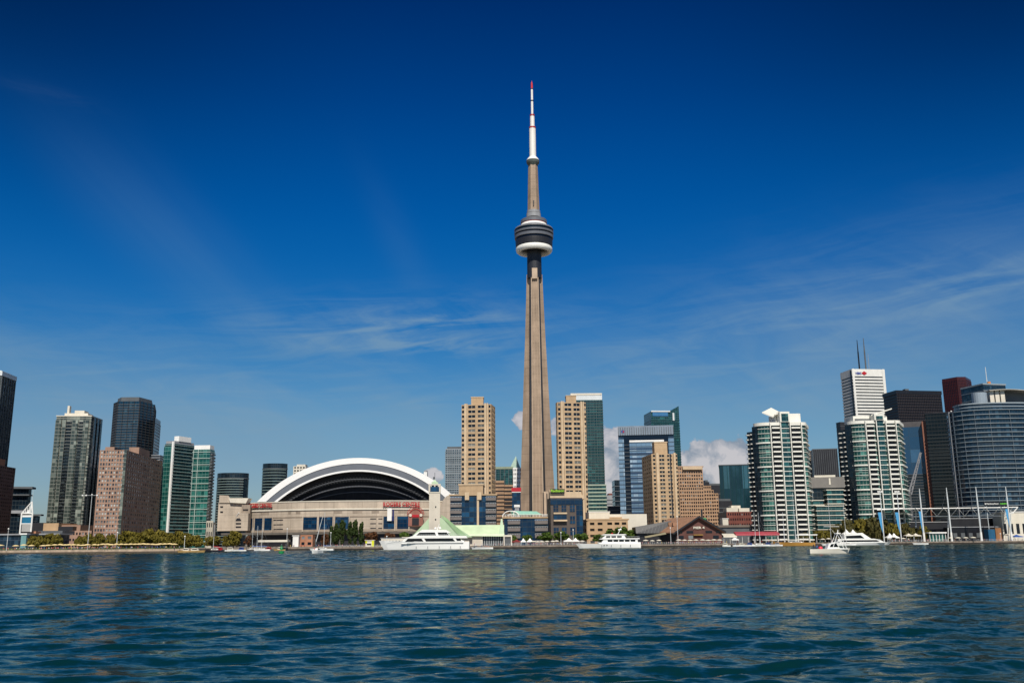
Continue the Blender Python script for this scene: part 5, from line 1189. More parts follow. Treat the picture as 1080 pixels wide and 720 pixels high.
# green roofed terminal sheds
b = Bld('terminal_shed', 'low shed with steep pale green gables behind the large yacht', 'building', frontal(433, 486, 571, 575, 28)[0])
zr = P(460, 547, 600).z; ze = P(460, 566.5, 580).z; xL, xM, xR = P(434, 560, 580).x, P(459, 560, 600).x, P(496, 560, 580).x
b.part(MB().box(xL + 1, xR - 1, 588, 606, GZ, ze), 'wall', cstone)
b.part(MB().xprof([(xL - 1, ze), (xR + 1, ze), (xM, zr + 3.2)], 586, 608), 'roof', green_cu)
mb = MB(); mb.xprof([(xM + 4, zr + 2.4), (xM + 8, zr + .3), (xR - 2, ze + .6), (xR - 7, ze + .6)], 585.6, 586); b.part(mb, 'roof_band', solid('mid_green_roof', (.30, .48, .26), .6))
mb = MB(); mb.box(xL - 6, xL + 2, 581, 590, GZ, ze + .5); b.part(mb, 'wing', cstone)
b = Bld('terminal_shed', 'long pale green roofed hall with glass end right of the harbour tower', 'building', frontal(486, 531, 571, 590, 24)[0])
xa, xb = P(474, 560, 590).x, P(531.5, 560, 590).x; zt0, zt1, zt2 = P(500, 553.3, 597).z, P(500, 564.5, 589).z, P(500, 563, 589).z
b.part(MB().box(P(490, 565, 590).x, P(509, 565, 590).x, 590, 610, GZ, zt2), 'wall', cstone); b.part(MB().box(P(509, 565, 590).x, xb, 591, 610, GZ, zt2), 'glazing', g_dark)
mb = MB()
for k in range(13): x = P(509, 565, 590).x + (xb - P(509, 565, 590).x) * k / 12; mb.box(x - .12, x + .12, 590.7, 591.2, GZ, zt2)
b.part(mb, 'mullion', steel)
b.part(MB().hexa([(xa, 588, zt1), (xb, 588, zt1 - .6), (xb, 612, zt1), (xa, 612, zt1)], [(xa, 588.4, zt1 + .8), (xb, 588.4, zt1 + .8), (xb, 600, zt0), (xa + 1, 600, zt0)]), 'roof', solid('lime_roof', (.60, .74, .50), .55, .12))
b.part(MB().hexa([(xb - 3.4, 588.2, zt1 - .4), (xb + .4, 588.2, zt1 - .4), (xb + .4, 606, zt1), (xb - 3.4, 606, zt1)], [(xb - 1.8, 592, P(530, 547, 597).z), (xb - 1.0, 592, P(530, 547, 597).z), (xb - 1, 604, zt0), (xb - 1.8, 604, zt0)]), 'gable', green_cu)
b = Bld('kiosk', 'cream arched kiosk frame on the quay right of green hall', 'building', frontal(531, 540, 563.5, 585, 6)[0]); fr = b.fr(0); zk = P(535, 563.8, 585).z
mb = MB(); fr.box(mb, 0, .7, GZ, zk, -.7, 0); fr.box(mb, fr.L - .7, fr.L, GZ, zk, -.7, 0); fr.box(mb, 0.01, fr.L - .01, zk - 1.1, zk + .01, -.71, .01); b.part(mb, 'frame', off); b.part(MB().prism(offset(b.foot, -.8), GZ, zk - 1.1), 'wall', dgrey)

# brick gabled pier building
t = Bld('restaurant_building', 'dark red brick gabled pier building with brown roof and pale letters', 'building', frontal(712, 762, 572, 590, 30)[0])
D = 592; xa, xb, xm_ = P(712, 560, D).x, P(762.5, 560, D).x, P(736.5, 545, D).x; ze, zp = P(712, 559.5, D).z, P(736.5, 544, D).z
t.part(MB().xprof([(xa + .8, GZ), (xb - .8, GZ), (xb - .8, ze - .6), (xm_, zp - 1.0), (xa + .8, ze - .6)], D, D + 8), 'wall', solid('pier_brick', (.115, .05, .042), .85, .25))
xl_ = P(683.5, 561, D).x; zl_ = P(684, 561, D).z
A_, E_ = (xm_, D - 2, zp), (xa - 1.5, D - 2, ze - 1.0); bk = P(705, 547.3, 628); B_ = (bk.x, 628, zp - .5); ck = P(683.5, 561.3, 628); C_ = (ck.x, 628, ck.z)
low = lambda p: (p[0], p[1], p[2] - .6)
t.part(MB().hexa([low(E_), low(A_), low(B_), low(C_)], [E_, A_, B_, C_]), 'roof', solid('brown_roof', (.36, .20, .125), .8, .25, .5))
R_ = (xb + 1.5, D - 2, ze - 1.2); R2 = (xb + 1.5 + (B_[0] - xm_), 628, ze - 1.2)
t.part(MB().hexa([low(A_), low(R_), low(R2), low(B_)], [A_, R_, R2, B_]), 'roof', solid('brown_roof', (.36, .20, .125)))
t.part(MB().hexa([(xa + .5, D + .5, GZ), (xa + 3, D + .5, GZ), (C_[0] + 4, 627, GZ), (C_[0] + 1, 627, GZ)], [(xa + .5, D + .5, ze - 1.8), (xa + 3, D + .5, ze - 1.8), (C_[0] + 4, 627, C_[2] - .8), (C_[0] + 1, 627, C_[2] - .8)]), 'side_wall', dark)
for (p, q) in (((xm_, zp + .1), (xb + 1.5, ze - .5)), ((xm_, zp + .1), (xa - 1.5, ze - 1.2))):
    t.part(MB().hexa([(min(p[0], q[0]), D - 2.5, (p if p[0] < q[0] else q)[1] - 1.1), (max(p[0], q[0]), D - 2.5, (p if p[0] > q[0] else q)[1] - 1.1), (max(p[0], q[0]), D - 2.05, (p if p[0] > q[0] else q)[1] - 1.1), (min(p[0], q[0]), D - 2.05, (p if p[0] < q[0] else q)[1] - 1.1)],
                     [(min(p[0], q[0]), D - 2.5, (p if p[0] < q[0] else q)[1]), (max(p[0], q[0]), D - 2.5, (p if p[0] > q[0] else q)[1]), (max(p[0], q[0]), D - 2.05, (p if p[0] > q[0] else q)[1]), (min(p[0], q[0]), D - 2.05, (p if p[0] < q[0] else q)[1])]), 'bargeboard', dark)
# the dark side under the long slope, its dormers and terrace canvas
for fx, fz in ((.35, .45), (.55, .5), (.75, .42)):
    q = Vector(E_).lerp(Vector(C_), fx).lerp(Vector(A_).lerp(Vector(B_), fx), fz); t.part(MB().box(q.x - 1.4, q.x + 1.4, q.y - 1.2, q.y + 2.5, q.z - .3, q.z + 1.7), 'dormer', solid('brown_roof', (.36, .20, .125)))
x0, x1 = P(679, 565, D).x, P(701, 562, D).x; z0_, z1_ = P(679, 566.2, D - 4).z, P(701, 561.6, D - 4).z
t.part(MB().hexa([(x0, D - 6, z0_ - .5), (x1, D - 6, z1_ - .8), (x1, D - 2.6, z1_ - .4), (x0, D - 2.6, z0_ - .2)], [(x0, D - 6, z0_ - .2), (x1, D - 6, z1_ - .5), (x1, D - 2.6, z1_ + .3), (x0, D - 2.6, z0_ + .5)]), 'awning', solid('khaki_canvas', (.34, .30, .19), .9))
for i_, (px0, px1, py0, py1) in enumerate(((716, 719.5, 559.5, 562), (724, 731, 559.5, 562), (744, 751, 559.5, 562), (755, 759, 559.5, 562), (716, 721, 564.5, 568), (726, 731, 564.5, 568), (752, 758, 564.5, 568))):
    t.part(MB().box(P(px0, py0, D).x, P(px1, py0, D).x, D - .15, D + .1, P(730, py1, D).z, P(730, py0, D).z), 'window', win)
t.part(MB().box(P(731, 562, D).x, P(741, 562, D).x, D - 1.5, D, P(735, 564.3, D).z, P(735, 563.2, D).z), 'awning', solid('ochre_canvas', (.30, .18, .05), .9))
lettering('letters', 'PIER 4', (P(731.3, 557.4, D - .4).x, D - .5, P(731, 557.5, D).z), (P(743, 557.4, D - .4).x, D - .5, P(743, 557.3, D).z), P(737, 554.9, D).z - P(737, 557.4, D).z, off, t.o, 'pale letters on the brick gable', .15, .03)
t.part(MB().box(P(741, 548, D + 14).x, P(745, 548, D + 14).x, D + 14, D + 16, P(743, 549, D + 14).z - 2, P(743, 545.8, D + 14).z), 'roof_vent', solid('vent_green', (.05, .30, .12)))
t.part(MB().box(P(740, 548, D + 18).x, P(741.4, 548, D + 18).x, D + 18, D + 20, ze, P(740, 537, D + 18).z), 'chimney', dark)
# dark sloped shed left of it
b = Bld('boat_shed', 'black roofed shed left of the brown roofed pier building', 'building', frontal(672, 700, 572, 612, 20)[0]); x0, x1 = P(670.5, 565, 612).x, P(698, 549, 612).x; q0, q1 = P(670.5, 555.5, 612).z, P(698, 549, 612).z
b.part(MB().hexa([(x0, 610, q0 - 4), (x1 + 6, 610, q0 - 4), (x1 + 6, 632, q0 - 4), (x0, 632, q0 - 4)], [(x0, 612, q0), (x1 + 6, 612, q1), (x1 + 6, 630, q1), (x0, 630, q0)]), 'roof', solid('black_roof', (.03, .032, .04), .5, .2)); b.part(MB().box(x0 + 1, x1 + 5, 612, 628, GZ, q0 - 4), 'wall', dark)
mb = MB()
for k in range(9): x = x0 + 1 + k * (x1 - x0) / 8; mb.tube((x, 609.5, q0 - 4), (x + 2.5, 611.5, q0 + .4 + (q1 - q0) * k / 8), .15, n=4)
b.part(mb, 'roof_rib', dgrey)
# left: marina pavilion with sail mast
b = Bld('beach_pavilion', 'low blue glass pavilion behind the beach at far left', 'building', frontal(-20, 62, 562.5, 560, 14)[0]); z = P(30, 562, 560).z
b.part(MB().prism(b.foot, GZ, z - 1), 'glazing', g_blue); b.part(MB().prism(offset(b.foot, 1.2), z - 1, z - .2), 'roof', grey)
f2, z2 = frontal(40, 66, 559.5, 572, 16); b.part(MB().prism(f2, z - .2, z2), 'upper_roof', dgrey); f2, z2 = frontal(32.5, 38, 560, 555, 6); b.part(MB().prism(f2, z - .2, z2), 'roof_box', solid('orange_brick', (.42, .2, .12)))
f2, z2 = frontal(22.5, 28, 563.5, 547, 3); b.part(MB().prism(f2, GZ, z2), 'entrance', solid('pale_teal', (.16, .32, .34), .4)); b.part(MB().prism(offset(f2, .5), z2, z2 + .8), 'entrance_cap', white)
m_ = empty('sail_mast_sign', (gx(27, 552), 552, GZ), 'white pointed steel frame with blue panel above the beach pavilion', 'sign tower'); D = 552
pt = lambda px, py: (P(px, py, D).x, D, P(px, py, D).z)
mb = MB()
for a, c_, r_ in (((20.8, 563), (23, 541), .45), ((32.6, 560.5), (34.4, 541), .45), ((23, 541), (33.8, 528.7), .35), ((34.4, 541), (33.8, 528.7), .4), ((31, 541), (33.8, 529), .25), ((23, 541), (34.4, 541), .35), ((22, 552), (33.4, 552), .3)):
    mb.tube(pt(*a), pt(*c_), r_)
for k in range(5): mb.tube(pt(24.5 + k * 2, 541), pt(25.5 + k * 2, 538.5 - k * 1.8), .18)
mb.build('frame', white, m_); MB().tube(pt(33.8, 529), pt(35.2, 516.5), .12, .06).build('mast', steel, m_)
a, c_ = P(23.2, 551.8, D), P(33, 545, D); MB().box(a.x, c_.x, D - .1, D + .3, a.z, c_.z).build('blue_panel', solid('panel_blue', (.015, .15, .28), .4, .15), m_)
a, c_ = P(22.6, 560.5, D), P(32.6, 552.4, D); MB().box(a.x, c_.x, D - .1, D + .3, a.z, c_.z).build('grey_panel', solid('panel_grey', (.36, .36, .35), .6, .1), m_); a, c_ = P(23.6, 545, D), P(33.2, 543, D); MB().box(a.x, c_.x, D - .1, D + .3, a.z, c_.z).build('white_panel', white, m_)
a, c_ = P(27, 541, D), P(31, 536.5, D); MB().xprof([(a.x, a.z), (c_.x, a.z), (c_.x - .5, c_.z), (a.x + 1.6, c_.z)], D, D + .4).build('sail', white, m_)

# ------------------------------------------------------------------ right: festival stage canopy, masts, banners
D = 640
s_ = empty('stage_canopy', (P(1000, 560, D).x, D, GZ), 'long white triangular truss canopy on posts before the dark towers', 'canopy')
def pz(px, py, d=D): q = P(px, py, d); return (q.x, d, q.z)
mb = MB(); tops = [(930 + 13.5 * k, 536.6 - .17 * k) for k in range(11)]; tops[-1] = (1073.5, 534.6)
bots = [(959 + 14.6 * k, 544.2 - .08 * k) for k in range(8)]
for d0, d1 in ((D, D), (D + 14, D + 14)):
    for a, c_ in zip(tops, tops[1:]): mb.tube(pz(*a, d0), pz(*c_, d0), .38, n=5)
for k in range(len(bots) - 1): mb.tube(pz(*bots[k], D + 7), pz(*bots[k + 1], D + 7), .30, n=5)
for bx, by in bots:
    for tx in (bx - 7.5, bx + 7.5):
        for d0 in (D, D + 14): mb.tube(pz(bx, by, D + 7), (P(tx, 536, d0).x, d0, P(tx, 535.9 - (tx - 930) * .012, d0).z), .22, n=5)
mb.tube(pz(1073.5, 534.6), pz(1068, 541), .35, n=5); mb.tube(pz(1068, 541), pz(1060, 541.5), .3, n=5)
mb.tube(pz(925, 537.5), pz(948, 536.4), .38, n=5); mb.build('truss', white, s_)
a, c_ = P(931, 537, D + 1), P(1070, 535, D + 1); MB().hexa([(a.x, D + 1, a.z), (c_.x, D + 1, c_.z), (c_.x, D + 13, c_.z), (a.x, D + 13, a.z)], [(a.x, D + 1, a.z + .25), (c_.x, D + 1, c_.z + .25), (c_.x, D + 13, c_.z + .25), (a.x, D + 13, a.z + .25)]).build('roof_sheet', solid('glazed_roof', (.22, .30, .29), .3, .1), s_)
for px in (932, 966, 1000, 1034, 1066): MB().tube(pz(px, 572, D + 12), pz(px, 537, D + 12), .35).build('post', steel, s_)
masts = [(969.5, 515, 976.5, 571, 'leftmost white leaning mast at the stage canopy, blue banner on its lower half'), (998, 514, 1005.5, 571, 'white mast piercing the canopy, second from left'), (1029, 513, 1037, 569, 'white mast with small platform left of the green lettered board'), (1060.5, 513, 1069.5, 570, 'rightmost white mast at the right end of the stage canopy')]
for i_, (x0, y0, x1, y1, lab) in enumerate(masts):
    q0, q1 = P(x1, y1, D - 8), P(x0, y0, D - 8); o = empty('stage_mast', (q1.x, D - 8, GZ), lab, 'mast', 'white masts along the stage canopy')
    zb = GZ; hgt = q1.z
    MB().tube((q1.x, D - 8, zb), (q1.x, D - 8, hgt - 6), .55, .42, 8).tube((q1.x, D - 8, hgt - 6), (q1.x, D - 8, hgt), .38, .22, 8).build('pole', steel, o)
    MB().tube((q1.x, D - 8, zb), (q1.x, D - 8, zb + 6), .75, .7, 8).build('base_sleeve', white, o)
    MB().tube((q1.x, D - 8, hgt - 14), (q1.x + 1.5, D, P(1000, 536, D).z), .12).tube((q1.x, D - 8, hgt - 2), (q1.x - 1, D, P(1000, 536, D).z), .08).build('stay', grey, o)
    if i_ == 0 or i_ == 3:
        zz0, zz1 = P(x1, 562 if i_ == 0 else 556, D - 8).z, P(x0, 539 if i_ == 0 else 536.5, D - 8).z
        MB().xprof([(q1.x - .6, zz0), (q1.x - .5, zz1), (q1.x - 2.0, zz1), (q1.x - 1.6, zz1 - 5)], D - 8.1, D - 8, ).build('banner', solid('banner_blue', (.06, .30, .58) if i_ == 0 else (.03, .10, .25), .6, .05), o)
for (x0, x1, lab) in ((928, 931, 'lamp mast with pale blue banner, the left one of the two by the white tents'), (946, 951, 'lamp mast with pale blue banner, the right one of the two by the white tents')):
    q1 = P(x0, 519, 626); o = empty('lamp_mast', (q1.x, 626, GZ), lab, 'lamp mast', 'lamp masts with blue banners')
    MB().tube((q1.x, 626, GZ), (q1.x, 626, q1.z), .38, .25, 8).build('pole', steel, o); MB().xprof([(q1.x - .5, P(x1, 562, 626).z), (q1.x - .4, P(x0, 540, 626).z), (q1.x - 2.6, P(x0, 540, 626).z), (q1.x - 1.7, P(x0, 553, 626).z)], 625.9, 626).build('banner', solid('banner_blue', (.06, .30, .58)), o)
    for dx_ in (-1.2, 0, 1.2): MB().lathe([(.01, q1.z - .3), (.55, q1.z), (.55, q1.z + .7), (.01, q1.z + 1.2)], q1.x + dx_, 626, 8).build('lamp', white, o)
    MB().tube((q1.x - 1.2, 626, q1.z - .3), (q1.x + 1.2, 626, q1.z - .3), .14).build('crossbar', steel, o)
o = empty('lettered_board', (P(1050, 530, 642).x, 642, GZ), 'black board with pale and green lettering above the stage canopy', 'sign')
a, c_ = P(1038, 532.8, 642), P(1062.5, 529, 642); MB().box(a.x, c_.x, 642, 642.5, a.z, c_.z).build('board', black, o); MB().tube((a.x + 2, 643, GZ), (a.x + 2, 643, a.z + 1), .2).tube((c_.x - 2, 643, GZ), (c_.x - 2, 643, a.z + 1), .2).build('post', steel, o)
h_ = c_.z - a.z; w_ = c_.x - a.x; o_ = o
lettering('letters', 'Harbourfront', (a.x + w_ * .10, 641.9, a.z + h_ * .3), (a.x + w_ * .64, 641.9, a.z + h_ * .3), h_ * .45, white, o_, 'white lettering', .05, .02); lettering('letters', 'centre', (a.x + w_ * .68, 641.9, a.z + h_ * .3), (a.x + w_ * .97, 641.9, a.z + h_ * .3), h_ * .45, solid('sign_lime', (.15, .6, .06), .5, .05), o_, 'green lettering', .05, .03)
MB().box(a.x + w_ * .03, a.x + w_ * .07, 641.8, 641.95, a.z + h_ * .3, a.z + h_ * .7).build('square_mark', white, o_)
for xl, xr, yt, D_, mt_, nm, lab in ((1055.5, 1095, 540, 655, off, 'hall', 'white gabled hall at the right edge beneath the curved tower'), (1003, 1052, 556, 650, black, 'stage_house', 'long black stage house beneath the truss canopy'),
                                     (930, 1000, 551, 668, dark, 'quay_building', 'low grey building behind the tents and blue banners'), (1000, 1056, 547, 672, dark, 'quay_building', 'low dark building behind the black stage house')):
    ft, z = frontal(xl, xr, yt, D_, 12); b = Bld(nm, lab, 'building', ft); b.core(mt_, z); b.part(MB().prism(offset(ft, .5), z, z + .5), 'roof_edge', grey if mt_ != off else white); fr = b.fr(0)
    n_ = 6
    for k in range(n_): mb = MB(); u = fr.L * (k + .2) / n_; fr.box(mb, u, u + fr.L * .5 / n_, GZ + (z - GZ) * .25, GZ + (z - GZ) * .6, 0, .1); b.part(mb, 'window', win if nm != 'stage_house' else dgrey)
# right-hand end pieces: teal container, tan drum, blue canopy tent
for x0, x1, y0, y1, mt_, nm, lab, ct in ((1042, 1049, 558, 568.5, solid('container_blue', (.02, .12, .24), .5), 'container', 'upright dark blue container on the stage quay', 'container'), (1049.5, 1055.5, 556.5, 568.5, solid('rust_orange', (.42, .2, .09), .8, .3), 'container', 'tan rusty container beside the dark blue one', 'container')):
    f2, z2 = frontal(x0, x1, y0, 636, 6); b = Bld(nm, lab, ct, f2); b.core(mt_, z2); fr = b.fr(0); mb = MB()
    for k in range(10): fr.box(mb, fr.L * (k + .25) / 10, fr.L * (k + .75) / 10, GZ + .3, z2 - .3, 0, .12)
    b.part(mb, 'door', mt_); b.part(MB().prism(offset(f2, .1), z2, z2 + .2), 'roof', dgrey)

def tent(px, w_, D, col_, lab, h=3.4, peak=2.2, nm='tent', n=1, grp='peaked tents on the quays'):
    x = gx(px, D); o = empty(nm, (x, D, GZ), lab, 'tent', grp)
    hw = w_ / 2
    mb = MB(); mb.prism([(x - hw, D - hw), (x + hw, D - hw), (x + hw, D + hw), (x - hw, D + hw)], GZ + h - .5, GZ + h); 
    tp = [(x - .1, D - .1), (x + .1, D - .1), (x + .1, D + .1), (x - .1, D + .1)]; md = [(x - hw * .4, D - hw * .4), (x + hw * .4, D - hw * .4), (x + hw * .4, D + hw * .4), (x - hw * .4, D + hw * .4)]
    mb.prism([(x - hw, D - hw), (x + hw, D - hw), (x + hw, D + hw), (x - hw, D + hw)], GZ + h + .002, GZ + h + peak * .38, top=md); mb.prism(md, GZ + h + peak * .38 + .002, GZ + h + peak, top=tp); mb.build('canopy', col_, o)
    for sx in (-1, 1):
        for sy in (-1, 1): MB().tube((x + sx * (hw - .15), D + sy * (hw - .15), GZ), (x + sx * (hw - .15), D + sy * (hw - .15), GZ + h - .5), .08).build('post', steel, o)
    return o
for px, lab in ((893.5, 'white peaked tent above the left part of the white tour boat'), (900.5, 'white peaked tent just right of its twin above the tour boat'), (939, 'white peaked tent between the two blue banner lamp masts'), (943.5, 'white peaked tent right beside the second blue banner lamp mast')):
    tent(px, 5.5, 618 if px < 920 else 630, white, lab, 5.5 if px < 920 else 3.0, 2.8)
for px, w_, lab in ((959, 5.5, 'white square tent left of the leftmost stage mast'), (966.5, 5.5, 'white square tent right beside the leftmost stage mast')): tent(px, w_, 634, off, lab, 4.2, 1.4)
o = tent(1073, 6, 634, solid('tent_blue', (.03, .10, .38), .7), 'blue tent on the quay at the right edge', 3.0, 1.2)
o = tent(1066, 4, 638, off, 'small cream tent left of the blue tent at the right edge', 4.2, 1.0)
for px, w_, D_, lab in ((600, 6.5, 572, 'white peaked tent on the quay left of the hotel lamp post'), (607, 4.5, 570, 'small white peaked tent by the white yacht bow'), (559, 4.0, 570, 'small white tent at the left foot of the low terminal'), (775, 4.5, 598, 'small white tent under the left end of the red canopy'), (552, 3.2, 566, 'tiny white tent by the kiosk frame')):
    tent(px, w_, D_, white, lab, 2.6, 1.8)
tent(545, 6, 572, solid('tent_red', (.20, .03, .03), .8), 'dark red tent at the foot of the low terminal', 2.6, 1.2)
# ticket kiosk
ft, z = frontal(980, 998.5, 562, 628, 6); b = Bld('kiosk', 'white flat roofed glass kiosk between two stage masts', 'kiosk', ft); b.core(g_green, z, foot=offset(ft, -1.2)); b.part(MB().prism(ft, z - .1, z + .7), 'roof', white); mb = MB(); fr = b.fr(0)
for k in range(6): fr.box(mb, fr.L * k / 5 * .9 + .5, fr.L * k / 5 * .9 + .8, GZ, z, -1.3, -.9)
b.part(mb, 'post', white)
# red canopy and its neighbours on the centre right quay
D = 600
o = empty('red_canopy', (P(795, 565, D).x, D, GZ), 'long red canopy with white supports behind the moored schooner', 'canopy')
a, c_ = P(775, 562.8, D), P(821, 562.4, D); MB().hexa([(a.x, D - 3, a.z - 1.0), (c_.x, D - 3, c_.z - 1.0), (c_.x, D + 4, c_.z - 1.0), (a.x, D + 4, a.z - 1.0)], [(a.x, D - 2.6, a.z + .1), (c_.x, D - 2.6, c_.z + .1), (c_.x, D + 3, P(800, 560.2, D).z), (a.x, D + 3, P(800, 560.2, D).z)]).build('awning', solid('awning_red', (.36, .05, .07), .7, .12), o)
for k in range(8): x = a.x + (c_.x - a.x) * (k + .1) / 7.4; MB().tube((x, D - 2, GZ), (x, D - 2, a.z - .9), .13).build('post', white, o)
a, c_ = P(762, 565, D), P(776, 563, D); o = empty('white_awning', ((a.x + c_.x) / 2, D, GZ), 'white awning between brick pier building and red canopy', 'canopy'); MB().hexa([(a.x, D - 3, a.z - .8), (c_.x, D - 3, a.z - .8), (c_.x, D + 3, a.z - .8), (a.x, D + 3, a.z - .8)], [(a.x, D - 2.8, a.z + .2), (c_.x, D - 2.8, a.z + .2), (c_.x, D + 3, c_.z + .4), (a.x, D + 3, c_.z + .4)]).build('awning', off, o)
for k in range(3): x = a.x + .3 + (c_.x - a.x - .6) * k / 2; MB().tube((x, D - 2, GZ), (x, D - 2, a.z - .7), .12).build('post', white, o)
a, c_ = P(840, 564.3, D - 2), P(862, 563, D - 2); o = empty('white_awning', ((a.x + c_.x) / 2, D, GZ), 'white awning strip on the quay above the schooner stern', 'canopy'); MB().box(a.x, c_.x, D - 2, D + 3, a.z, c_.z).build('awning', white, o)
for k in range(4): x = a.x + .3 + (c_.x - a.x - .6) * k / 3; MB().tube((x, D - 1, GZ), (x, D - 1, a.z), .12).build('post', white, o)
# long white sheds on the left marina
ft, z = frontal(273, 302, 569.6, 545, 5); D = 553; o = Bld('pavilion', 'flat white roofed open pavilion on the quay left of the green buoy', 'pavilion', frontal(274, 302, 570, 556, 6)[0]); z = P(288, 570, 556).z
o.part(MB().prism(offset(o.foot, .8), z - .7, z + .5), 'roof', off)
for q in offset(o.foot, -.3): o.part(MB().tube((*q, GZ), (*q, z - .7), .15), 'post', dgrey)
ft, z = frontal(402, 427, 567.5, 580, 6); b = Bld('quay_shed', 'low white shed behind the bow of the large yacht', 'building', ft); b.core(off, z); b.part(MB().prism(offset(ft, .4), z, z + .4), 'roof', grey); mb = MB(); b.grid(mb, 0, GZ, z - .1, b.even(7, .4), 1, .35, .4, .15); b.part(mb, 'wall_skin', off); b.windows(win)
ft, z = frontal(385.5, 394.5, 570, 568, 4); b = Bld('food_kiosk', 'bright yellow and white kiosk on the quay right of the tall green trees', 'kiosk', ft); b.core(off, z); fr = b.fr(0); ye = solid('kiosk_yellow', (.62, .66, .02), .6, .05)
mb = MB(); fr.box(mb, fr.L * .74, fr.L * 1.0, GZ, z + .2, -.1, .25); fr.box(mb, 0, fr.L * .2, z - 1.4, z - .2, 0, .25); b.part(mb, 'yellow_panel', ye); mb = MB(); fr.box(mb, fr.L * .18, fr.L * .68, GZ + 1.2, z - 1.6, 0, .2); b.part(mb, 'serving_hatch', win); b.part(MB().prism(offset(ft, .4), z + .21, z + .5), 'roof', off)

# ------------------------------------------------------------------ trees
def crown_mesh(name, seed, hw, hh, shape, nleaf, mat, ls=.42):
    rg = np.random.RandomState(seed); mb = MB(); cl = []
    nb = 34 if shape != 'col' else 26
    for k in range(nb):
        while True:
            p = rg.uniform(-1, 1, 3)
            if np.linalg.norm(p) < 1 and np.linalg.norm(p) > .25: break
        if shape == 'col': p[0] *= .8 * (1 - .45 * max(p[2], 0)); p[1] *= .8
        if shape == 'will': p[2] = p[2] * .9 - .15 * (p[0] ** 2 + p[1] ** 2)
        cl.append((p * np.array([hw, hw, hh]) * .82, rg.uniform(.20, .42)))
    for k in range(nleaf):
        c_, r_ = cl[rg.randint(nb)]; d = rg.normal(size=3); d /= np.linalg.norm(d); q = c_ + d * r_ * np.array([hw, hw, hh * .8]) * rg.uniform(.5, 1.08)
        if q[2] < -hh * .95: continue
        n_ = d + rg.normal(size=3) * .6; n_ /= np.linalg.norm(n_); u = np.cross(n_, [0, 0, 1.0]); u /= (np.linalg.norm(u) + 1e-6); v = np.cross(n_, u); s_ = ls * rg.uniform(.6, 1.4)
        if shape == 'will': v = v * 1.5
        q = q + np.array([0, 0, hh])
        mb.face([q - u * s_ - v * s_ * .5, q + u * s_ * .3 - v * s_, q + u * s_ + v * s_ * .5, q - u * s_ * .3 + v * s_])
    return mb.mesh(name, mat)
barkm = solid('bark', (.09, .07, .055), .9, .3)
def limb_mesh(seed, th, hw, hh):
    rg = random.Random(seed); mb = MB(); mb.tube((0, 0, -.3), (rg.uniform(-.2, .2), rg.uniform(-.2, .2), th + hh * .5), .28, .16, 7)
    for k in range(7): a = rg.uniform(0, 6.28); z0 = th * rg.uniform(.75, 1.1); mb.tube((0, 0, z0), (math.cos(a) * hw * .6, math.sin(a) * hw * .6, z0 + hh * rg.uniform(.4, 1.2)), .12, .03, 5)
    return mb.mesh('trunk', barkm)
LM = {'willow': leafm('willow_leaves', (.155, .125, .016), (.095, .085, .016)), 'green': leafm('green_leaves', (.04, .062, .012), (.018, .034, .01)), 'bright': leafm('bright_leaves', (.075, .12, .018), (.04, .075, .012)), 'olive': leafm('olive_leaves', (.10, .085, .025), (.05, .05, .015)), 'red': leafm('russet_leaves', (.12, .05, .02), (.06, .03, .015))}
TYPES = {}
for nm, sh_, hw, hh, mat_ in (('willow', 'will', 4.6, 3.6, 'willow'), ('column', 'col', 2.3, 5.4, 'green'), ('round', 'rnd', 3.6, 3.0, 'bright'), ('shrub', 'rnd', 4.5, 2.6, 'olive'), ('russet', 'rnd', 3.4, 3.0, 'red')):
    TYPES[nm] = [(crown_mesh('crown', 11 + i_, hw, hh, sh_, 2200, LM[mat_]), limb_mesh(i_, {'willow': 1.2, 'column': 1.2, 'round': 2.0, 'shrub': .6, 'russet': 1.6}[nm], hw, hh), hw, hh, {'willow': 1.0, 'column': 1.0, 'round': 1.8, 'shrub': .3, 'russet': 1.4}[nm]) for i_ in range(4)]
def tree(kind, px, ytop, D, wpx, label, group, zbase=GZ):
    cm_, tm_, hw, hh, th = TYPES[kind][rnd.randrange(4)]
    x = gx(px, D, ytop + 6); zt_ = P(px, ytop, D).z; H = zt_ - zbase; sxy = wpx * D / F / (2 * hw) * {'column': 1.12, 'round': 1.25}.get(kind, 1.05); sz = H / (th + 2 * hh)
    o = empty('willow_tree' if kind == 'willow' else ('poplar_tree' if kind == 'column' else ('shrub' if kind == 'shrub' else 'broadleaf_tree')), (x, D, zbase), label, 'tree' if kind != 'shrub' else 'shrub', group)
    c = bpy.data.objects.new('crown', cm_); k = bpy.data.objects.new('trunk', tm_)
    for q in (c, k): col.objects.link(q); q.parent = o
    c.location = (0, 0, th); o.scale = (sxy, sxy, sz); o.rotation_euler = (0, 0, rnd.uniform(0, 6.28)); return o
gw = 'yellow green willows behind the beach'
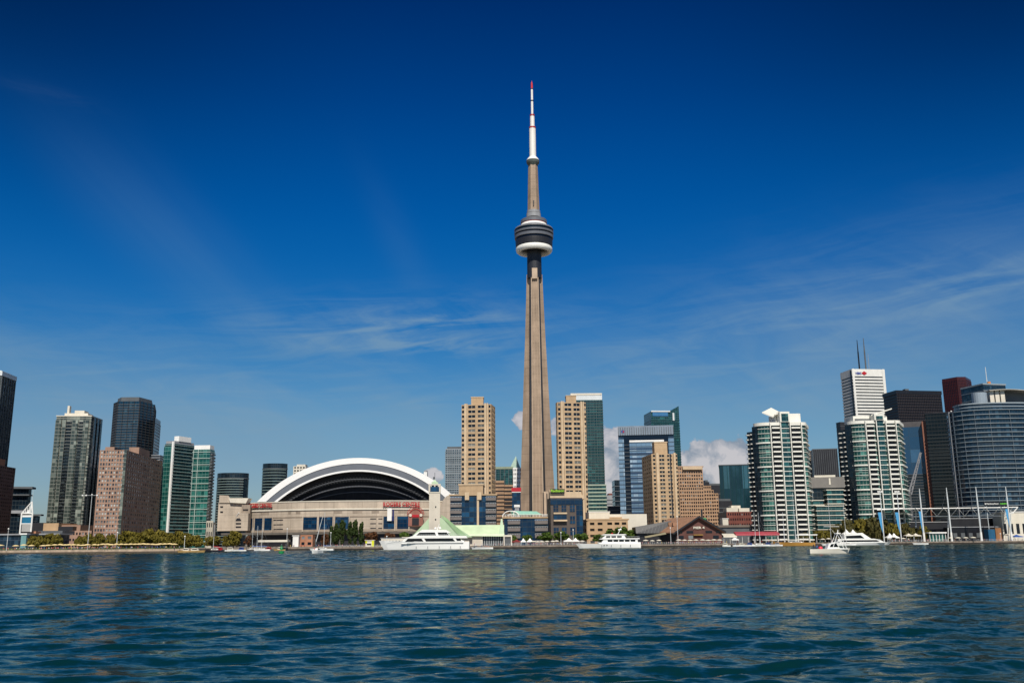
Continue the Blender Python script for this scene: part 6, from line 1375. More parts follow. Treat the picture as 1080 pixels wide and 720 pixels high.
wl = [(40, 562, 16, 'yellow green willow leftmost behind the beach, right of blue banner pavilion'), (51, 561, 16, 'yellow green willow in front of the tan podium'), (60, 563, 12, 'smaller willow before the low pink brick building left end'),
      (84, 565, 10, 'small willow before the low pink brick building'), (93, 563, 13, 'willow at the left foot of the broad pink brick slab'), (104, 561, 14, 'willow under the left part of the broad brick slab'), (116, 562, 12, 'willow under the near corner of the broad brick slab'),
      (134, 558.5, 22, 'large willow under the dark side of the brick slab'), (145, 559.5, 16, 'willow just right of the largest one under the brick slab'), (157, 557.5, 18, 'tall willow at the right foot of the brick slab'), (168, 559, 18, 'willow at the left foot of the green glass tower'),
      (179, 560, 18, 'willow centred under the green glass tower'), (188, 558.5, 16, 'willow under the white pier of the green glass tower'), (199, 561, 16, 'willow under the right volume of the green glass tower'), (208, 563, 12, 'smallest willow at the right end of the beach row'),
      (224, 563, 18, 'round willow standing alone between green tower and stadium'), (247, 558.5, 16, 'upright willow under the left service tower of the stadium'), (239, 564, 9, 'low willow beside the upright one under the stadium')]
for px, yt, w_, lab in wl: tree('willow', px, yt, 535 if px < 215 else 560, w_, lab, gw)
for px, yt, w_, lab in ((349.5, 555, 7, 'short green poplar at the left end of the quay group'), (355, 551, 8, 'slender green poplar leftmost of the quay group'), (361.5, 547.5, 9, 'tallest pointed poplar left of centre in the quay group'), (369, 549, 8, 'dark green poplar in the middle of the quay group'), (374.5, 547, 8, 'tall pointed poplar right of the middle of the quay group'), (381, 549.5, 7, 'rightmost slender poplar of the quay group')):
    tree('column', px, yt, 574, w_, lab, 'pointed green poplars on the stadium quay')
for px, yt, w_, lab in ((343, 562, 9, 'low russet tree left of the poplars'), (391, 559, 14, 'broad russet tree between poplars and yellow kiosk'), (411, 560, 12, 'russet tree behind the white shed'), (426, 559, 9, 'green brown tree at the green gable edge'), (262, 565, 9, 'small russet tree beneath the stadium letters')):
    tree('russet' if px != 426 else 'round', px, yt, 586, w_, lab, 'brownish trees under the stadium')
for px, yt, w_, lab in ((541, 564, 8, 'small bright tree at the left foot of the terminal'), (556, 562.5, 10, 'bright round tree below the mint canopy'), (575, 560.5, 13, 'bright round tree left of the hotel'), (592, 560.5, 13, 'bright tree in front of the hotel windows'), (611, 561, 13, 'bright tree at the right corner of the hotel'),
                        (632, 562, 12, 'bright tree before the tan garage openings'), (646, 558, 16, 'bright bushy tree right of centre before the tan garage'), (656, 556, 16, 'tallest bright tree at the right end of the tan garage'), (667, 558, 14, 'bright tree left of the black roofed shed'), (737, 565, 9, 'low tree by the door of the gabled brick building')):
    tree('round', px, yt, 600 if px < 620 else 622, w_, lab, 'bright green trees along the centre quay')
for i_, (px, yt, w_) in enumerate(((835, 563, 12), (846, 560, 14), (858, 558, 16), (868, 556.5, 16), (880, 552, 18), (893, 548.5, 20), (906, 545.5, 20), (918, 544.5, 18), (929, 547, 18), (941, 550, 16), (952, 551, 16), (962, 553, 14), (975, 553, 12))):
    tree('shrub' if i_ % 3 else 'willow', px, yt, 648 - (i_ % 2) * 5, w_, ['bare olive brown', 'yellow olive', 'dense olive'][i_ % 3] + ' tree ' + ['below the left white tower', 'below the left white tower right corner', 'left of the terraced building', 'before the terraced building', 'right of the terraced building foot', 'at the left foot of the right white tower', 'tallest of the olive row under the right white tower', 'next right of the tallest in the olive row', 'behind the first blue banner', 'between the two blue banners', 'behind the second blue banner', 'behind the white square tents', 'last at the right end of the olive row'][i_], 'olive trees along the right promenade')

# ------------------------------------------------------------------ people (skinned figures, shared meshes)
def figure(pose):
    J = {'stand': [((0, 0, .95), -1, .15), ((0, 0, 1.2), 0, .15), ((0, 0, 1.42), 1, .13), ((0, 0, 1.52), 2, .06), ((0, -.01, 1.66), 3, .10), ((0, 0, 1.74), 4, .075), ((.18, 0, 1.40), 2, .06), ((.24, .02, 1.12), 6, .045), ((.23, -.08, .88), 7, .035), ((-.18, 0, 1.40), 2, .06), ((-.24, .02, 1.12), 9, .045), ((-.23, -.06, .88), 10, .035),
                   ((.09, 0, .85), 0, .10), ((.10, -.01, .48), 12, .07), ((.11, .02, .06), 13, .045), ((.12, -.14, .03), 14, .035), ((-.09, 0, .85), 0, .10), ((-.10, -.01, .48), 16, .07), ((-.11, .02, .06), 17, .045), ((-.12, -.14, .03), 18, .035)],
         'walk': [((0, 0, .93), -1, .15), ((0, -.02, 1.2), 0, .15), ((0, -.04, 1.42), 1, .13), ((0, -.05, 1.52), 2, .06), ((0, -.07, 1.66), 3, .10), ((0, -.07, 1.74), 4, .075), ((.18, -.04, 1.40), 2, .06), ((.23, .10, 1.14), 6, .045), ((.22, .06, .92), 7, .035), ((-.18, -.04, 1.40), 2, .06), ((-.23, -.14, 1.15), 9, .045), ((-.20, -.30, 1.0), 10, .035),
                  ((.09, 0, .85), 0, .10), ((.10, -.18, .50), 12, .07), ((.10, -.30, .08), 13, .045), ((.11, -.45, .06), 14, .035), ((-.09, 0, .85), 0, .10), ((-.10, .12, .48), 16, .07), ((-.10, .36, .12), 17, .045), ((-.11, .26, .03), 18, .035)],
         'sit': [((0, 0, .50), -1, .16), ((0, .03, .78), 0, .15), ((0, .04, 1.0), 1, .13), ((0, .04, 1.1), 2, .06), ((0, .02, 1.24), 3, .10), ((0, .03, 1.32), 4, .075), ((.18, .04, .98), 2, .06), ((.24, -.02, .72), 6, .045), ((.16, -.22, .62), 7, .035), ((-.18, .04, .98), 2, .06), ((-.24, -.02, .72), 9, .045), ((-.16, -.22, .62), 10, .035),
                 ((.10, -.08, .50), 0, .10), ((.12, -.45, .52), 12, .07), ((.12, -.45, .10), 13, .045), ((.12, -.60, .05), 14, .035), ((-.10, -.08, .50), 0, .10), ((-.12, -.45, .52), 16, .07), ((-.12, -.45, .10), 17, .045), ((-.12, -.60, .05), 18, .035)]}[pose]
    me = bpy.data.meshes.new('f'); me.from_pydata([j[0] for j in J], [(j[1], i) for i, j in enumerate(J) if j[1] >= 0], [])
    o = bpy.data.objects.new('f', me); col.objects.link(o); o.modifiers.new('s', 'SKIN'); o.modifiers.new('d', 'SUBSURF').levels = 1
    for v, j in zip(me.skin_vertices[0].data, J): v.radius = (j[2], j[2] * .85); v.use_root = False
    me.skin_vertices[0].data[0].use_root = True
    dg = bpy.context.evaluated_depsgraph_get(); r_ = bpy.data.meshes.new_from_object(o.evaluated_get(dg)); bpy.data.objects.remove(o)
    sit = pose == 'sit'
    for mt_ in (skin, shirts[0], legsm[0], hairm): r_.materials.append(mt_)
    for p in r_.polygons:
        c = p.center; z = c.z + (.42 if sit else 0); p.use_smooth = True
        if z > 1.70 or (z > 1.58 and c.y > (.03 if pose != 'walk' else -.04)): p.material_index = 3
        elif z > 1.50 or (abs(c.x) > .19 and z < 1.10 and c.z > (.5 if not sit else .55)): p.material_index = 0
        elif z > .98 or (sit and c.z > .62): p.material_index = 1
        else: p.material_index = 2
    r_.name = 'person'; return r_
skin = solid('skin', (.50, .30, .21), .6, .05, streak=False); hairm = solid('hair', (.04, .025, .018), .7, .1, streak=False)
shirts = [solid('shirt_' + n_, c_, .85, .08, streak=False) for n_, c_ in (('white', (.75, .74, .72)), ('red', (.50, .04, .04)), ('blue', (.06, .12, .35)), ('black', (.02, .02, .025)), ('grey', (.28, .28, .30)), ('pink', (.60, .26, .30)), ('yellow', (.60, .45, .08)))]
legsm = [solid('trousers_' + n_, c_, .85, .08, streak=False) for n_, c_ in (('navy', (.03, .04, .09)), ('black', (.015, .015, .018)), ('khaki', (.34, .27, .17)), ('grey', (.18, .18, .19)))]
SN = ['white', 'red', 'blue', 'black', 'grey', 'pink', 'yellow']; LN = ['navy', 'black', 'khaki', 'grey']
FIG = {k: [] for k in ('stand', 'walk', 'sit')}
for k in FIG:
    base = figure(k)
    for i_ in range(7):
        for j_ in range(4):
            m_ = base if (i_ == 0 and j_ == 0) else base.copy(); m_.materials[1] = shirts[i_]; m_.materials[2] = legsm[j_]; FIG[k].append((m_, SN[i_], LN[j_]))
def person(pose, x, y, z, rz, label, group=None, pick=None, sc_=1.0):
    m_, s_, l_ = FIG[pose][rnd.randrange(28) if pick is None else pick]
    o = bpy.data.objects.new('person', m_); col.objects.link(o); o.location = (x, y, z); o.rotation_euler = (0, 0, rz); o.scale = (sc_,) * 3
    setp(o, label.replace('{s}', s_ + ' top and ' + l_ + ' trousers'), 'person', group); return o
ORD = ['leftmost', 'second', 'third', 'fourth', 'fifth', 'sixth', 'seventh', 'eighth', 'ninth', 'tenth', 'eleventh', 'twelfth']
def crowd(px0, px1, D0, D1, n, where, grp, dzf=GZ):
    made = []
    for k in range(n):
        px = px0 + (px1 - px0) * (k + rnd.random()) / n; D_ = rnd.uniform(D0, D1); pose = 'walk' if rnd.random() < .45 else 'stand'; pk = rnd.randrange(28)
        o = person(pose, gx(px, D_), D_, dzf, rnd.uniform(0, 6.28), 'person', grp, pk); made.append((px, FIG[pose][pk][1], FIG[pose][pk][2], o))
    made.sort(key=lambda t: t[0]); cnt_ = {}
    for px, s_, l_, o in made:
        key = (s_, l_); tot = sum(1 for m_ in made if (m_[1], m_[2]) == key); i_ = cnt_.get(key, 0); cnt_[key] = i_ + 1
        o['label'] = 'person in %s top and %s trousers %s' % (s_, l_, where) + ('' if tot == 1 else ', ' + ORD[min(i_, 11)] + ' such')
crowd(2, 60, 494, 502, 26, 'at the beach left end', 'people on the beach')
crowd(60, 130, 495, 503, 34, 'on the beach below brick slab', 'people on the beach')
crowd(130, 190, 499, 506, 20, 'on the beach below green tower', 'people on the beach')
crowd(262, 345, 560.5, 566, 26, 'near the white roofed pavilion', 'people on the stadium quay'); crowd(345, 402, 563, 570, 12, 'on the quay before the poplars', 'people on the stadium quay')
crowd(500, 535, 562, 575, 8, 'before the green roofed hall', 'people on the centre quay')
crowd(556, 612, 562, 580, 34, 'in front of the dark hotel', 'people on the centre quay'); crowd(676, 712, 570, 584, 12, 'left of the gabled building', 'people on the brick building terrace')
crowd(712, 765, 573, 586, 30, 'on the gabled building terrace', 'people on the brick building terrace')
crowd(765, 880, 596, 606, 22, 'on the quay behind the schooner', 'people on the right quay'); crowd(935, 1000, 622, 632, 22, 'by the tents and kiosk', 'people on the right quay'); crowd(1000, 1080, 629, 638, 34, 'before the black stage house', 'people on the right quay')

# ------------------------------------------------------------------ parasols, lamps, railings
cream = solid('cream_canvas', (.76, .60, .30), .8, .06, streak=False)
def parasol_proto():
    o = empty('parasol', (0, 0, 0), 'x', 'parasol', 'cream parasols on the beach')
    MB().tube((0, 0, 0), (0, 0, 2.9), .05, .05, 6).build('pole', steel, o); mb = MB().lathe([(2.1, 2.35), (2.15, 2.5), (1.1, 2.95), (.02, 3.15)], 0, 0, 10); mb.build('canopy', cream, o); MB().lathe([(.01, 0), (.35, 0), (.35, .12), (.01, .12)], 0, 0, 10).build('base', dgrey, o); return o
pp = None
ums = [0.5, 17, 25.5, 33.5] + [46, 51, 58, 64, 69, 73, 78, 82.5, 88, 92.5] + [100, 104.5, 109, 113.5, 118] + [123, 128, 133, 138, 143, 147] + [151.5, 156, 161, 166] + [169, 174, 179, 184]
anch = [(30, 'pavilion with the blue panel'), (62, 'tan podium'), (100, 'low pink brick building'), (125, 'brick slab near corner'), (150, 'dark side of the brick slab'), (170, 'narrow dark tower'), (999, 'green glass tower')]
cnt = {}
for i_, px in enumerate(ums):
    where = next(a for lim, a in anch if px < lim); cnt[where] = cnt.get(where, 0) + 1
    lab = 'cream beach parasol ' + ['first', 'second', 'third', 'fourth', 'fifth', 'sixth', 'seventh', 'eighth', 'ninth', 'tenth'][min(cnt[where] - 1, 9)] + ' from the left below the ' + where
    D_ = 505 + (i_ % 2) * 1.5
    if pp is None: pp = parasol_proto(); pp['label'] = lab; o = pp
    else: o = copy_tree(pp, label=lab)
    o.location = (gx(px, D_), D_, GZ + .25 + rnd.uniform(0, .5)); o.scale = (rnd.uniform(.72, 1.05),) * 2 + (.85,)
pw = copy_tree(pp, label='x', group='white parasols along the centre and right quays')
for ch in pw.children:
    if ch.name.startswith('canopy'): ch.data = ch.data.copy(); ch.data.materials[0] = off
first = True
for lst, D_, where in (((563, 567, 571.5, 577, 583, 587, 614), 568, 'before the low terminal and dark hotel'), ((681, 688, 695, 716, 722, 728, 734, 741, 747, 753, 759), 575, 'along the brick pier terrace'), ((868, 874, 953, 1003, 1011, 1019, 1027), 622, 'on the quay between tour boat and stage house')):
    for i_, px in enumerate(lst):
        d_ = D_ if px > 880 or D_ != 622 else 602
        lab = ['first', 'second', 'third', 'fourth', 'fifth', 'sixth', 'seventh', 'eighth', 'ninth', 'tenth', 'eleventh'][i_] + ' white parasol from the left ' + where
        o = pw if first else copy_tree(pw, label=lab); first = False; o['label'] = lab; o.location = (gx(px, d_), d_, GZ); o.scale = (rnd.uniform(.7, .95),) * 2 + (rnd.uniform(.85, 1.0),)
def railing(px0, px1, Dd, label):
    x0, x1 = gx(px0, Dd), gx(px1, Dd); o = empty('quay_railing', ((x0 + x1) / 2, Dd, GZ), label, 'railing', 'quay railings'); y0_ = [np.interp(t, [p[0] for p in sh], [p[1] for p in sh]) + 1.0 for t in np.linspace(x0, x1, 40)]
    xs_ = np.linspace(x0, x1, 40); a, c_ = MB(), MB()
    for x_, y_ in zip(xs_, y0_): a.tube((x_, y_, GZ), (x_, y_, GZ + 1.25), .05, n=4)
    for i_ in range(39):
        for h_ in (.65, 1.25): c_.tube((xs_[i_], y0_[i_], GZ + h_), (xs_[i_ + 1], y0_[i_ + 1], GZ + h_), .035, n=4)
    a.build('post', steel, o); c_.build('rail', steel, o)
railing(345, 402, 564, 'thin steel railing along the quay before the green poplars'); railing(500, 612, 562, 'thin steel railing along the quay before terminal and hotel'); railing(677, 760, 569, 'thin steel railing on the edge of the brick pier'); railing(935, 1078, 620, 'thin steel railing along the stage quay')
lp = None
for px, ht, D_, lab in ((9, 558, 510, 'thin lamp post at the left end of the beach'), (97, 522, 515, 'very tall floodlight pole left of the pink brick slab'), (124, 562, 508, 'lamp post on the beach below the near corner of the brick slab'), (195, 566, 520, 'lamp post at the right end of the beach'), (303, 558, 563, 'lamp post under the stadium windows'), (349, 562, 566, 'lamp post left of the poplars'), (408, 566, 566, 'lamp post by the yacht bow'),
                    (591.5, 562, 566, 'lamp post with ball lamp in front of the hotel'), (604.5, 559, 570, 'tall lamp post at the hotel corner'), (707, 557, 573, 'lamp post left of the gabled brick building'), (714, 545, 585, 'pole rising above the brown roof'), (892, 559, 604, 'lamp post by the tour boat'), (1055, 563, 630, 'lamp post on the stage quay')):
    q = P(px, ht, D_); o = empty('lamp_post', (q.x, D_, GZ), lab, 'lamp post', 'lamp posts along the waterfront')
    MB().tube((q.x, D_, GZ), (q.x, D_, q.z), .16, .09, 8).build('pole', steel, o); MB().lathe([(.01, q.z - .1), (.4, q.z + .15), (.38, q.z + .5), (.01, q.z + .8)], q.x, D_, 10).build('lamp', white, o)
    if px == 97:  # cluster of floodlights
        for dx_ in (-5, -3, 3): MB().box(q.x + dx_ - .35, q.x + dx_ + .35, D_ - .5, D_, q.z - .35, q.z + .35).build('floodlight', white, o)
        MB().tube((q.x - 5.5, D_, q.z), (q.x + 3.5, D_, q.z), .07).build('crossbar', steel, o)

# ------------------------------------------------------------------ boats
def hull_mesh(name, L, B, H, mat, sheer=.25, bow=.35, mi2=None, stern=1.0, deck=None, flare=.25):
    """bow towards -x; waterline at z=0"""
    n = 18; mb = MB(); secs = []
    for k in range(n + 1):
        t = k / n; x = -L / 2 + L * t
        wv = B / 2 * (min(1, (t / bow)) ** .62 if t < bow else 1 - (1 - stern) * ((t - bow) / (1 - bow)) ** 2 * .8)
        h = H * (1 + sheer * (1 - t) ** 2); xo = -(1 - t) ** 3 * L * .06
        secs.append([(x + xo * 1.0, -wv, h), (x, -wv * (1 - flare * (1 - t) ** .6), .15), (x + L * .01, -wv * .6, -.5), (x + L * .01, wv * .6, -.5), (x, wv * (1 - flare * (1 - t) ** .6), .15), (x + xo, wv, h)])
    i0 = 0
    for s_ in secs: mb.v += s_
    for k in range(n):
        for j in range(5): a = k * 6 + j; mb.f.append((a, a + 1, a + 7, a + 6)[::-1]); mb.mi.append(0)
        a = k * 6; mb.f.append((a, a + 6, a + 11, a + 5)[::-1]); mb.mi.append(1)
    mb.f.append(tuple(n * 6 + j for j in range(6))); mb.mi.append(0); mb.f.append((5, 4, 3, 2, 1, 0)); mb.mi.append(0)
    return mb.mesh(name, [mat, deck or mat])
def put(name, me, parent): o = bpy.data.objects.new(name, me); col.objects.link(o); o.parent = parent; return o
def lp_(mb, name, mat, parent): o = put(name, mb.mesh(name, mat), parent); return o
bwhite = solid('boat_white', (.82, .82, .80), .25, .05, streak=False); bglass = solid('boat_glass', (.006, .008, .012), .08, .05, streak=False)

def boat_at(name, px, D_, label, cat, group=None, rz=0, z=0.0):
    return empty(name, (gx(px, D_, 575), D_, z), label, cat, group, rz)
# large three deck yacht, bow left
D_ = 552; L = P(495, 575, D_).x - P(404, 575, D_).x; k = L / 91.0       # k metres per photo column
y = boat_at('motor_yacht', 450, D_, 'large white three deck yacht moored under the harbour tower', 'yacht')
U = lambda px: (px - 450) * k
Zp = lambda py: P(450, py, D_).z
put('hull', hull_mesh('hull', L * .99, 10, Zp(571.2), bwhite, .22, .38, stern=.9), y)
def deck(pts, hw, name, mat): return lp_(MB().xprof([(U(a), Zp(b_)) for a, b_ in pts], -hw, hw), name, mat, y)
deck([(424, 573), (490, 573), (493, 576), (488, 571.4), (486, 570.2), (422, 570.2)][:2] + [(490, 570), (425, 570)], 4.6, 'main_deck', bwhite)
deck([(424, 571), (488, 571), (484, 567.3), (428, 567.3)], 4.8, 'saloon', bwhite)
deck([(427, 567.5), (493, 567.5), (492, 565), (436, 564.8)], 4.8, 'upper_deck', bwhite)
deck([(436, 565), (475, 565), (472, 561.0), (441, 561.0)], 3.95, 'bridge', bwhite)
deck([(440, 561.7), (476, 561.7), (471, 558.6), (446, 558.2)], 3.9, 'hardtop', bwhite)
deck([(482, 573.5), (495, 576.5), (494.5, 575), (487, 569)], 4.2, 'stern_wing', bwhite)
for pts_, hw in (([(428, 570.7), (447.5, 570.7), (445.3, 567.6), (431, 567.6)], 4.9), ([(450, 570.7), (480.5, 570.7), (478, 567.6), (448.2, 567.6)], 4.9), ([(482.5, 570.2), (487, 570.2), (485.5, 567.7), (481, 567.7)], 4.9), ([(439.5, 564.3), (460.5, 564.3), (459, 561.2), (443, 561.2)], 4.0), ([(463, 564.3), (474, 564.3), (471.5, 561.3), (462, 561.3)], 4.0)):
    deck(pts_, hw, 'window', bglass)
lp_(MB().box(U(430), U(489), -5.02, -4.4, Zp(572.9), Zp(572.4)), 'stripe', dgrey, y)
lp_(MB().tube((U(461), 0, Zp(558.5)), (U(463), 0, Zp(552.5)), .25, .12).tube((U(459), 0, Zp(556.5)), (U(465), 0, Zp(555.3)), .12), 'radar_mast', bwhite, y)
for dx_ in (459, 464): lp_(MB().lathe([(.01, 0), (.7, .2), (.7, .8), (.01, 1.3)], U(dx_), 0, 10), 'radome', bwhite, y).location.z = Zp(557.8)
mb = MB()
for q in range(24): mb.tube((U(408 + q * .9), -3.2 - q * .06, Zp(571)), (U(408 + q * .9), -3.2 - q * .06, Zp(569.4)), .04, n=4)
mb.tube((U(408), -3.2, Zp(569.4)), (U(429), -4.6, Zp(569.4)), .05, n=4); lp_(mb, 'railing', steel, y)
for a in (440, 452, 464, 476, 486): lp_(MB().tube((U(a), -5.3, .8), (U(a), -5.3, 1.9), .2, .2, 8), 'fender', grey, y)
mb = MB()
for q in range(30): a = 436 + q * 1.86; mb.tube((U(a), -4.85, Zp(564.9)), (U(a), -4.85, Zp(563.2)), .035, n=4)
mb.tube((U(436), -4.85, Zp(563.2)), (U(490), -4.85, Zp(563.2)), .05, n=4); lp_(mb, 'railing', steel, y)
# centre yacht, bow left
D_ = 548; L = P(675, 575, D_).x - P(611, 575, D_).x; k = L / 64.0
y = boat_at('motor_yacht', 643, D_, 'white yacht with one long window row moored before the tan garage', 'yacht'); U = lambda px: (px - 643) * k; Zp = lambda py: P(643, py, D_).z
put('hull', hull_mesh('hull', L, 8, Zp(573.3), bwhite, .18, .42, stern=.95), y)
deck([(632, 573.5), (675, 573.5), (675, 571.6), (630, 571.6)], 3.6, 'main_deck', bwhite); deck([(634, 571.8), (672, 571.8), (672, 568.2), (637, 568.2)], 3.3, 'saloon', bwhite); deck([(632, 568.4), (674, 568.4), (674, 567.4), (634, 567.4)], 3.7, 'upper_deck', bwhite)
deck([(634.5, 567.6), (660, 567.6), (658, 563.8), (639, 563.8)], 2.7, 'bridge', bwhite); deck([(634, 564.0), (661, 564.0), (659, 563), (637, 563)], 3.0, 'hardtop', bwhite)
for a in (640.5, 646.5, 652.5, 658.5, 664.5): deck([(a, 571), (a + 5, 571), (a + 5, 568.9), (a, 568.9)], 3.36, 'window', bglass)
for a in (638.5, 644.5, 650.5): deck([(a, 566.8), (a + 5, 566.8), (a + 5, 564.8), (a + (1 if a < 640 else 0), 564.8)], 2.76, 'window', bglass)
lp_(MB().tube((U(652), 0, Zp(563.2)), (U(656.5), 0, Zp(554.5)), .22, .1).tube((U(652.5), 0, Zp(558.5)), (U(656), 0, Zp(558.0)), .35), 'radar_mast', bwhite, y); lp_(MB().tube((U(646), 0, Zp(563.2)), (U(646), 0, Zp(561.5)), .5), 'red_float', red, y)
for a in (636, 639): lp_(MB().box(U(a), U(a + 1), -4.02, -3.8, Zp(575), Zp(574)), 'porthole', bglass, y)
mb = MB()
for q in range(26): a = 633 + q * 1.62; mb.tube((U(a), -3.75, Zp(567.4)), (U(a), -3.75, Zp(565.6)), .035, n=4)
mb.tube((U(633), -3.75, Zp(565.6)), (U(674), -3.75, Zp(565.6)), .05, n=4)
for q in range(14): a = 613 + q * 1.4; mb.tube((U(a), -1.2 - q * .17, Zp(572.6)), (U(a), -1.2 - q * .17, Zp(570.8)), .035, n=4)
mb.tube((U(613), -1.2, Zp(570.8)), (U(631.4), -3.4, Zp(570.8)), .05, n=4); lp_(mb, 'railing', steel, y)
for a in (634, 644, 654, 664): lp_(MB().tube((U(a), -4.3, .7), (U(a), -4.3, 1.8), .2, .2, 8), 'fender', grey, y)
# tour boat at right: white, bow right
D_ = 596; L = P(937, 575, D_).x - P(880, 575, D_).x; k = L / 57.0
y = boat_at('tour_boat', 908.5, D_, 'long white tour boat with black window band behind the motorboat', 'boat', rz=math.pi); U = lambda px: -(px - 908.5) * k; Zp = lambda py: P(908, py, D_).z
put('hull', hull_mesh('hull', L, 8, Zp(571.8), bwhite, .10, .3, stern=1), y)
deck([(932, 572), (884, 572), (884, 569), (926, 569)], 3.7, 'saloon', bwhite); deck([(926, 571), (886, 571), (886, 569.2), (922, 569.2)], 3.78, 'window', bglass); deck([(928, 569.2), (882, 569.2), (882, 567.8), (920, 567.8)], 3.9, 'upper_deck', bwhite)
deck([(918, 568), (890, 568), (890, 563.6), (909, 561.5)], 2.6, 'wheelhouse', bwhite); deck([(911, 567.4), (891, 567.4), (891, 564.6), (907, 564.0)], 2.7, 'window', bglass)
# speedboat / cabin cruiser in the middle distance, bow right, with people
D_ = 265; k_ = D_ / 960
y = boat_at('motorboat', 873, D_, 'white open motorboat with radar arch and red kayak buoy under way at right', 'boat', rz=math.pi); U = lambda px: -(px - 873) * D_ / 965; Zp = lambda py: P(873, py, D_).z
put('hull', hull_mesh('hull', 40 * D_ / 965, 3.2, Zp(578.6), solid('hull_cream', (.66, .63, .55), .35, .08, streak=False), .15, .4, stern=.9, deck=bwhite), y)
deck([(893, 579), (874, 579), (876, 577), (889, 578)], 1.2, 'foredeck', bwhite)
deck([(884, 578.5), (871, 578.5), (873, 573), (881, 571.5)], 1.1, 'cabin', bwhite); deck([(882.6, 576.6), (873.6, 576.6), (875, 573.6), (880.4, 572.6)], 1.14, 'windscreen', bglass)
mb = MB()
for sy in (-1.2, 1.2):
    for a, c_ in (((876, 579), (882.5, 563)), ((891, 579), (884.5, 562)), ((880, 572), (888, 569)), ((882.5, 563), (884.5, 562))): mb.tube((U(a[0]), sy, Zp(a[1])), (U(c_[0]), sy * .8, Zp(c_[1])), .10, n=5)
for a in ((882.5, 563), (884.5, 562), (888, 569)): mb.tube((U(a[0]), -1.1, Zp(a[1])), (U(a[0]), 1.1, Zp(a[1])), .09, n=5)
lp_(mb, 'radar_arch', bwhite, y); lp_(MB().tube((U(881.5), 0, Zp(563)), (U(876.5), 0, Zp(556)), .05, .02, 4).tube((U(884), 0, Zp(562)), (U(884.5), 0, Zp(558.5)), .12), 'antenna', bwhite, y); lp_(MB().box(U(886), U(881.5), -.9, .9, Zp(562.4), Zp(561.6)), 'arch_roof', bwhite, y)
lp_(MB().box(U(855.5), U(853.6), -.35, .35, Zp(583.5) + .3, Zp(578.5)), 'outboard_motor', black, y)
rb = MB().lathe([(.01, 0), (.45, .15), (.6, .5), (.45, .85), (.01, 1.0)], 0, 0, 12); o = rb.build('red_drum', solid('buoy_red', (.7, .02, .05), .4, .05)); o.location = (gx(865, 264.6), 264.6, P(865, 579.6, D_).z); setp(o, 'bright red round float tied on the motorboat deck', 'float')
for px, pose, pk, lab in ((857.5, 'stand', 12, 'person in black at the stern of the motorboat'), (872.5, 'sit', 4, 'person in a red top sitting amidships in the motorboat'), (875.5, 'stand', 5, 'person in a red top beside the motorboat cabin'), (861, 'sit', 8, 'person in blue sitting behind the red float')):
    person(pose, gx(px, D_), D_ - .3, P(px, 580 if pose == 'stand' else 579.2, D_).z, rnd.uniform(2.4, 3.8), lab, None, pk)
# schooner with wooden hull
def sailboat(name, px, D_, L, label, hullm, masts_, group=None, rz=0, boom=True, cover=None, H=1.0, cabin=True):
    y = boat_at(name, px, D_, label, 'sailboat', group, rz)
    put('hull', hull_mesh('hull', L, L * .27, H, hullm, .25, .45, stern=.75, deck=solid('teak_deck', (.34, .22, .12), .7, .1)), y)
    if cabin:
        cb = lp_(MB().xprof([(-L * .16, H * .95), (L * .20, H * .95), (L * .18, H + .65), (-L * .10, H + .7)], -L * .08, L * .08), 'cabin', bwhite, y); lp_(MB().box(-L * .08, L * .15, -L * .082, L * .082, H + .25, H + .5), 'window', bglass, y)
    for dx_, hgt in masts_:
        lp_(MB().tube((dx_, 0, H * .8), (dx_, 0, hgt), .11 * max(1, L / 10), .07, 6), 'mast', steel, y)
        if boom:
            lp_(MB().tube((dx_, 0, H + 1.5), (dx_ + L * .34, 0, H + 1.4), .08, n=5), 'boom', steel, y)
            if cover: lp_(MB().tube((dx_ + .2, 0, H + 1.75), (dx_ + L * .32, 0, H + 1.6), .24, .16, 7), 'sail_cover', cover, y)
        lp_(MB().tube((dx_, 0, hgt - .3), (-L * .52, 0, H + .3), .018, n=3).tube((dx_, 0, hgt - .3), (L * .49, 0, H), .018, n=3).tube((dx_ - 1, 0, hgt * .6), (dx_ + 1, 0, hgt * .6), .04, n=4).tube((dx_, -1, hgt * .6), (dx_, 1, hgt * .6), .04, n=4), 'rigging', grey, y)
    return y
hz = lambda px, py, D_: P(px, py, D_).z
wood = solid('varnished_hull', (.42, .22, .05), .35, .15, streak=False); blue_c = solid('cover_blue', (.03, .08, .30), .8); white_h = bwhite
y = sailboat('schooner', 838, 588, 24, 'wooden hulled schooner moored right of the red canopy', wood, ((-6, hz(796, 540, 588)), (1.0, hz(834, 519, 588))), cover=off, H=2.0)
lp_(MB().tube((-12, 0, 2.5), (-17, 0, 4.5), .14, .08), 'bowsprit', wood, y)
sailboat('sailboat', 340, 540, 13, 'white sailboat with tall mast moored left of the poplars', white_h, ((0.8, hz(342, 540, 540)),), 'sailing boats in the basins', cover=blue_c)
y = sailboat('sailboat', 800, 583, 13, 'white sailboat with twin mast poles before the red canopy', white_h, ((-1.6, hz(795, 540, 583)), (1.0, hz(798, 540, 583))), 'sailing boats in the basins', cover=None, boom=False)
y = sailboat('sailboat', 878, 580, 12, 'sailboat with slender mast behind the motorboat', white_h, ((-.5, hz(872, 524, 580)),), 'sailing boats in the basins', cover=None, boom=False); lp_(MB().tube((-4.5, 0, hz(872, 555, 580)), (5, 0, hz(872, 555, 580)), .14), 'spreader_bar', bwhite, y)
sailboat('sailboat', 893, 590, 11, 'sailboat with thin tall mast behind the tour boat bow', white_h, ((0, hz(886, 530, 590)),), 'sailing boats in the basins', cover=None, boom=False)
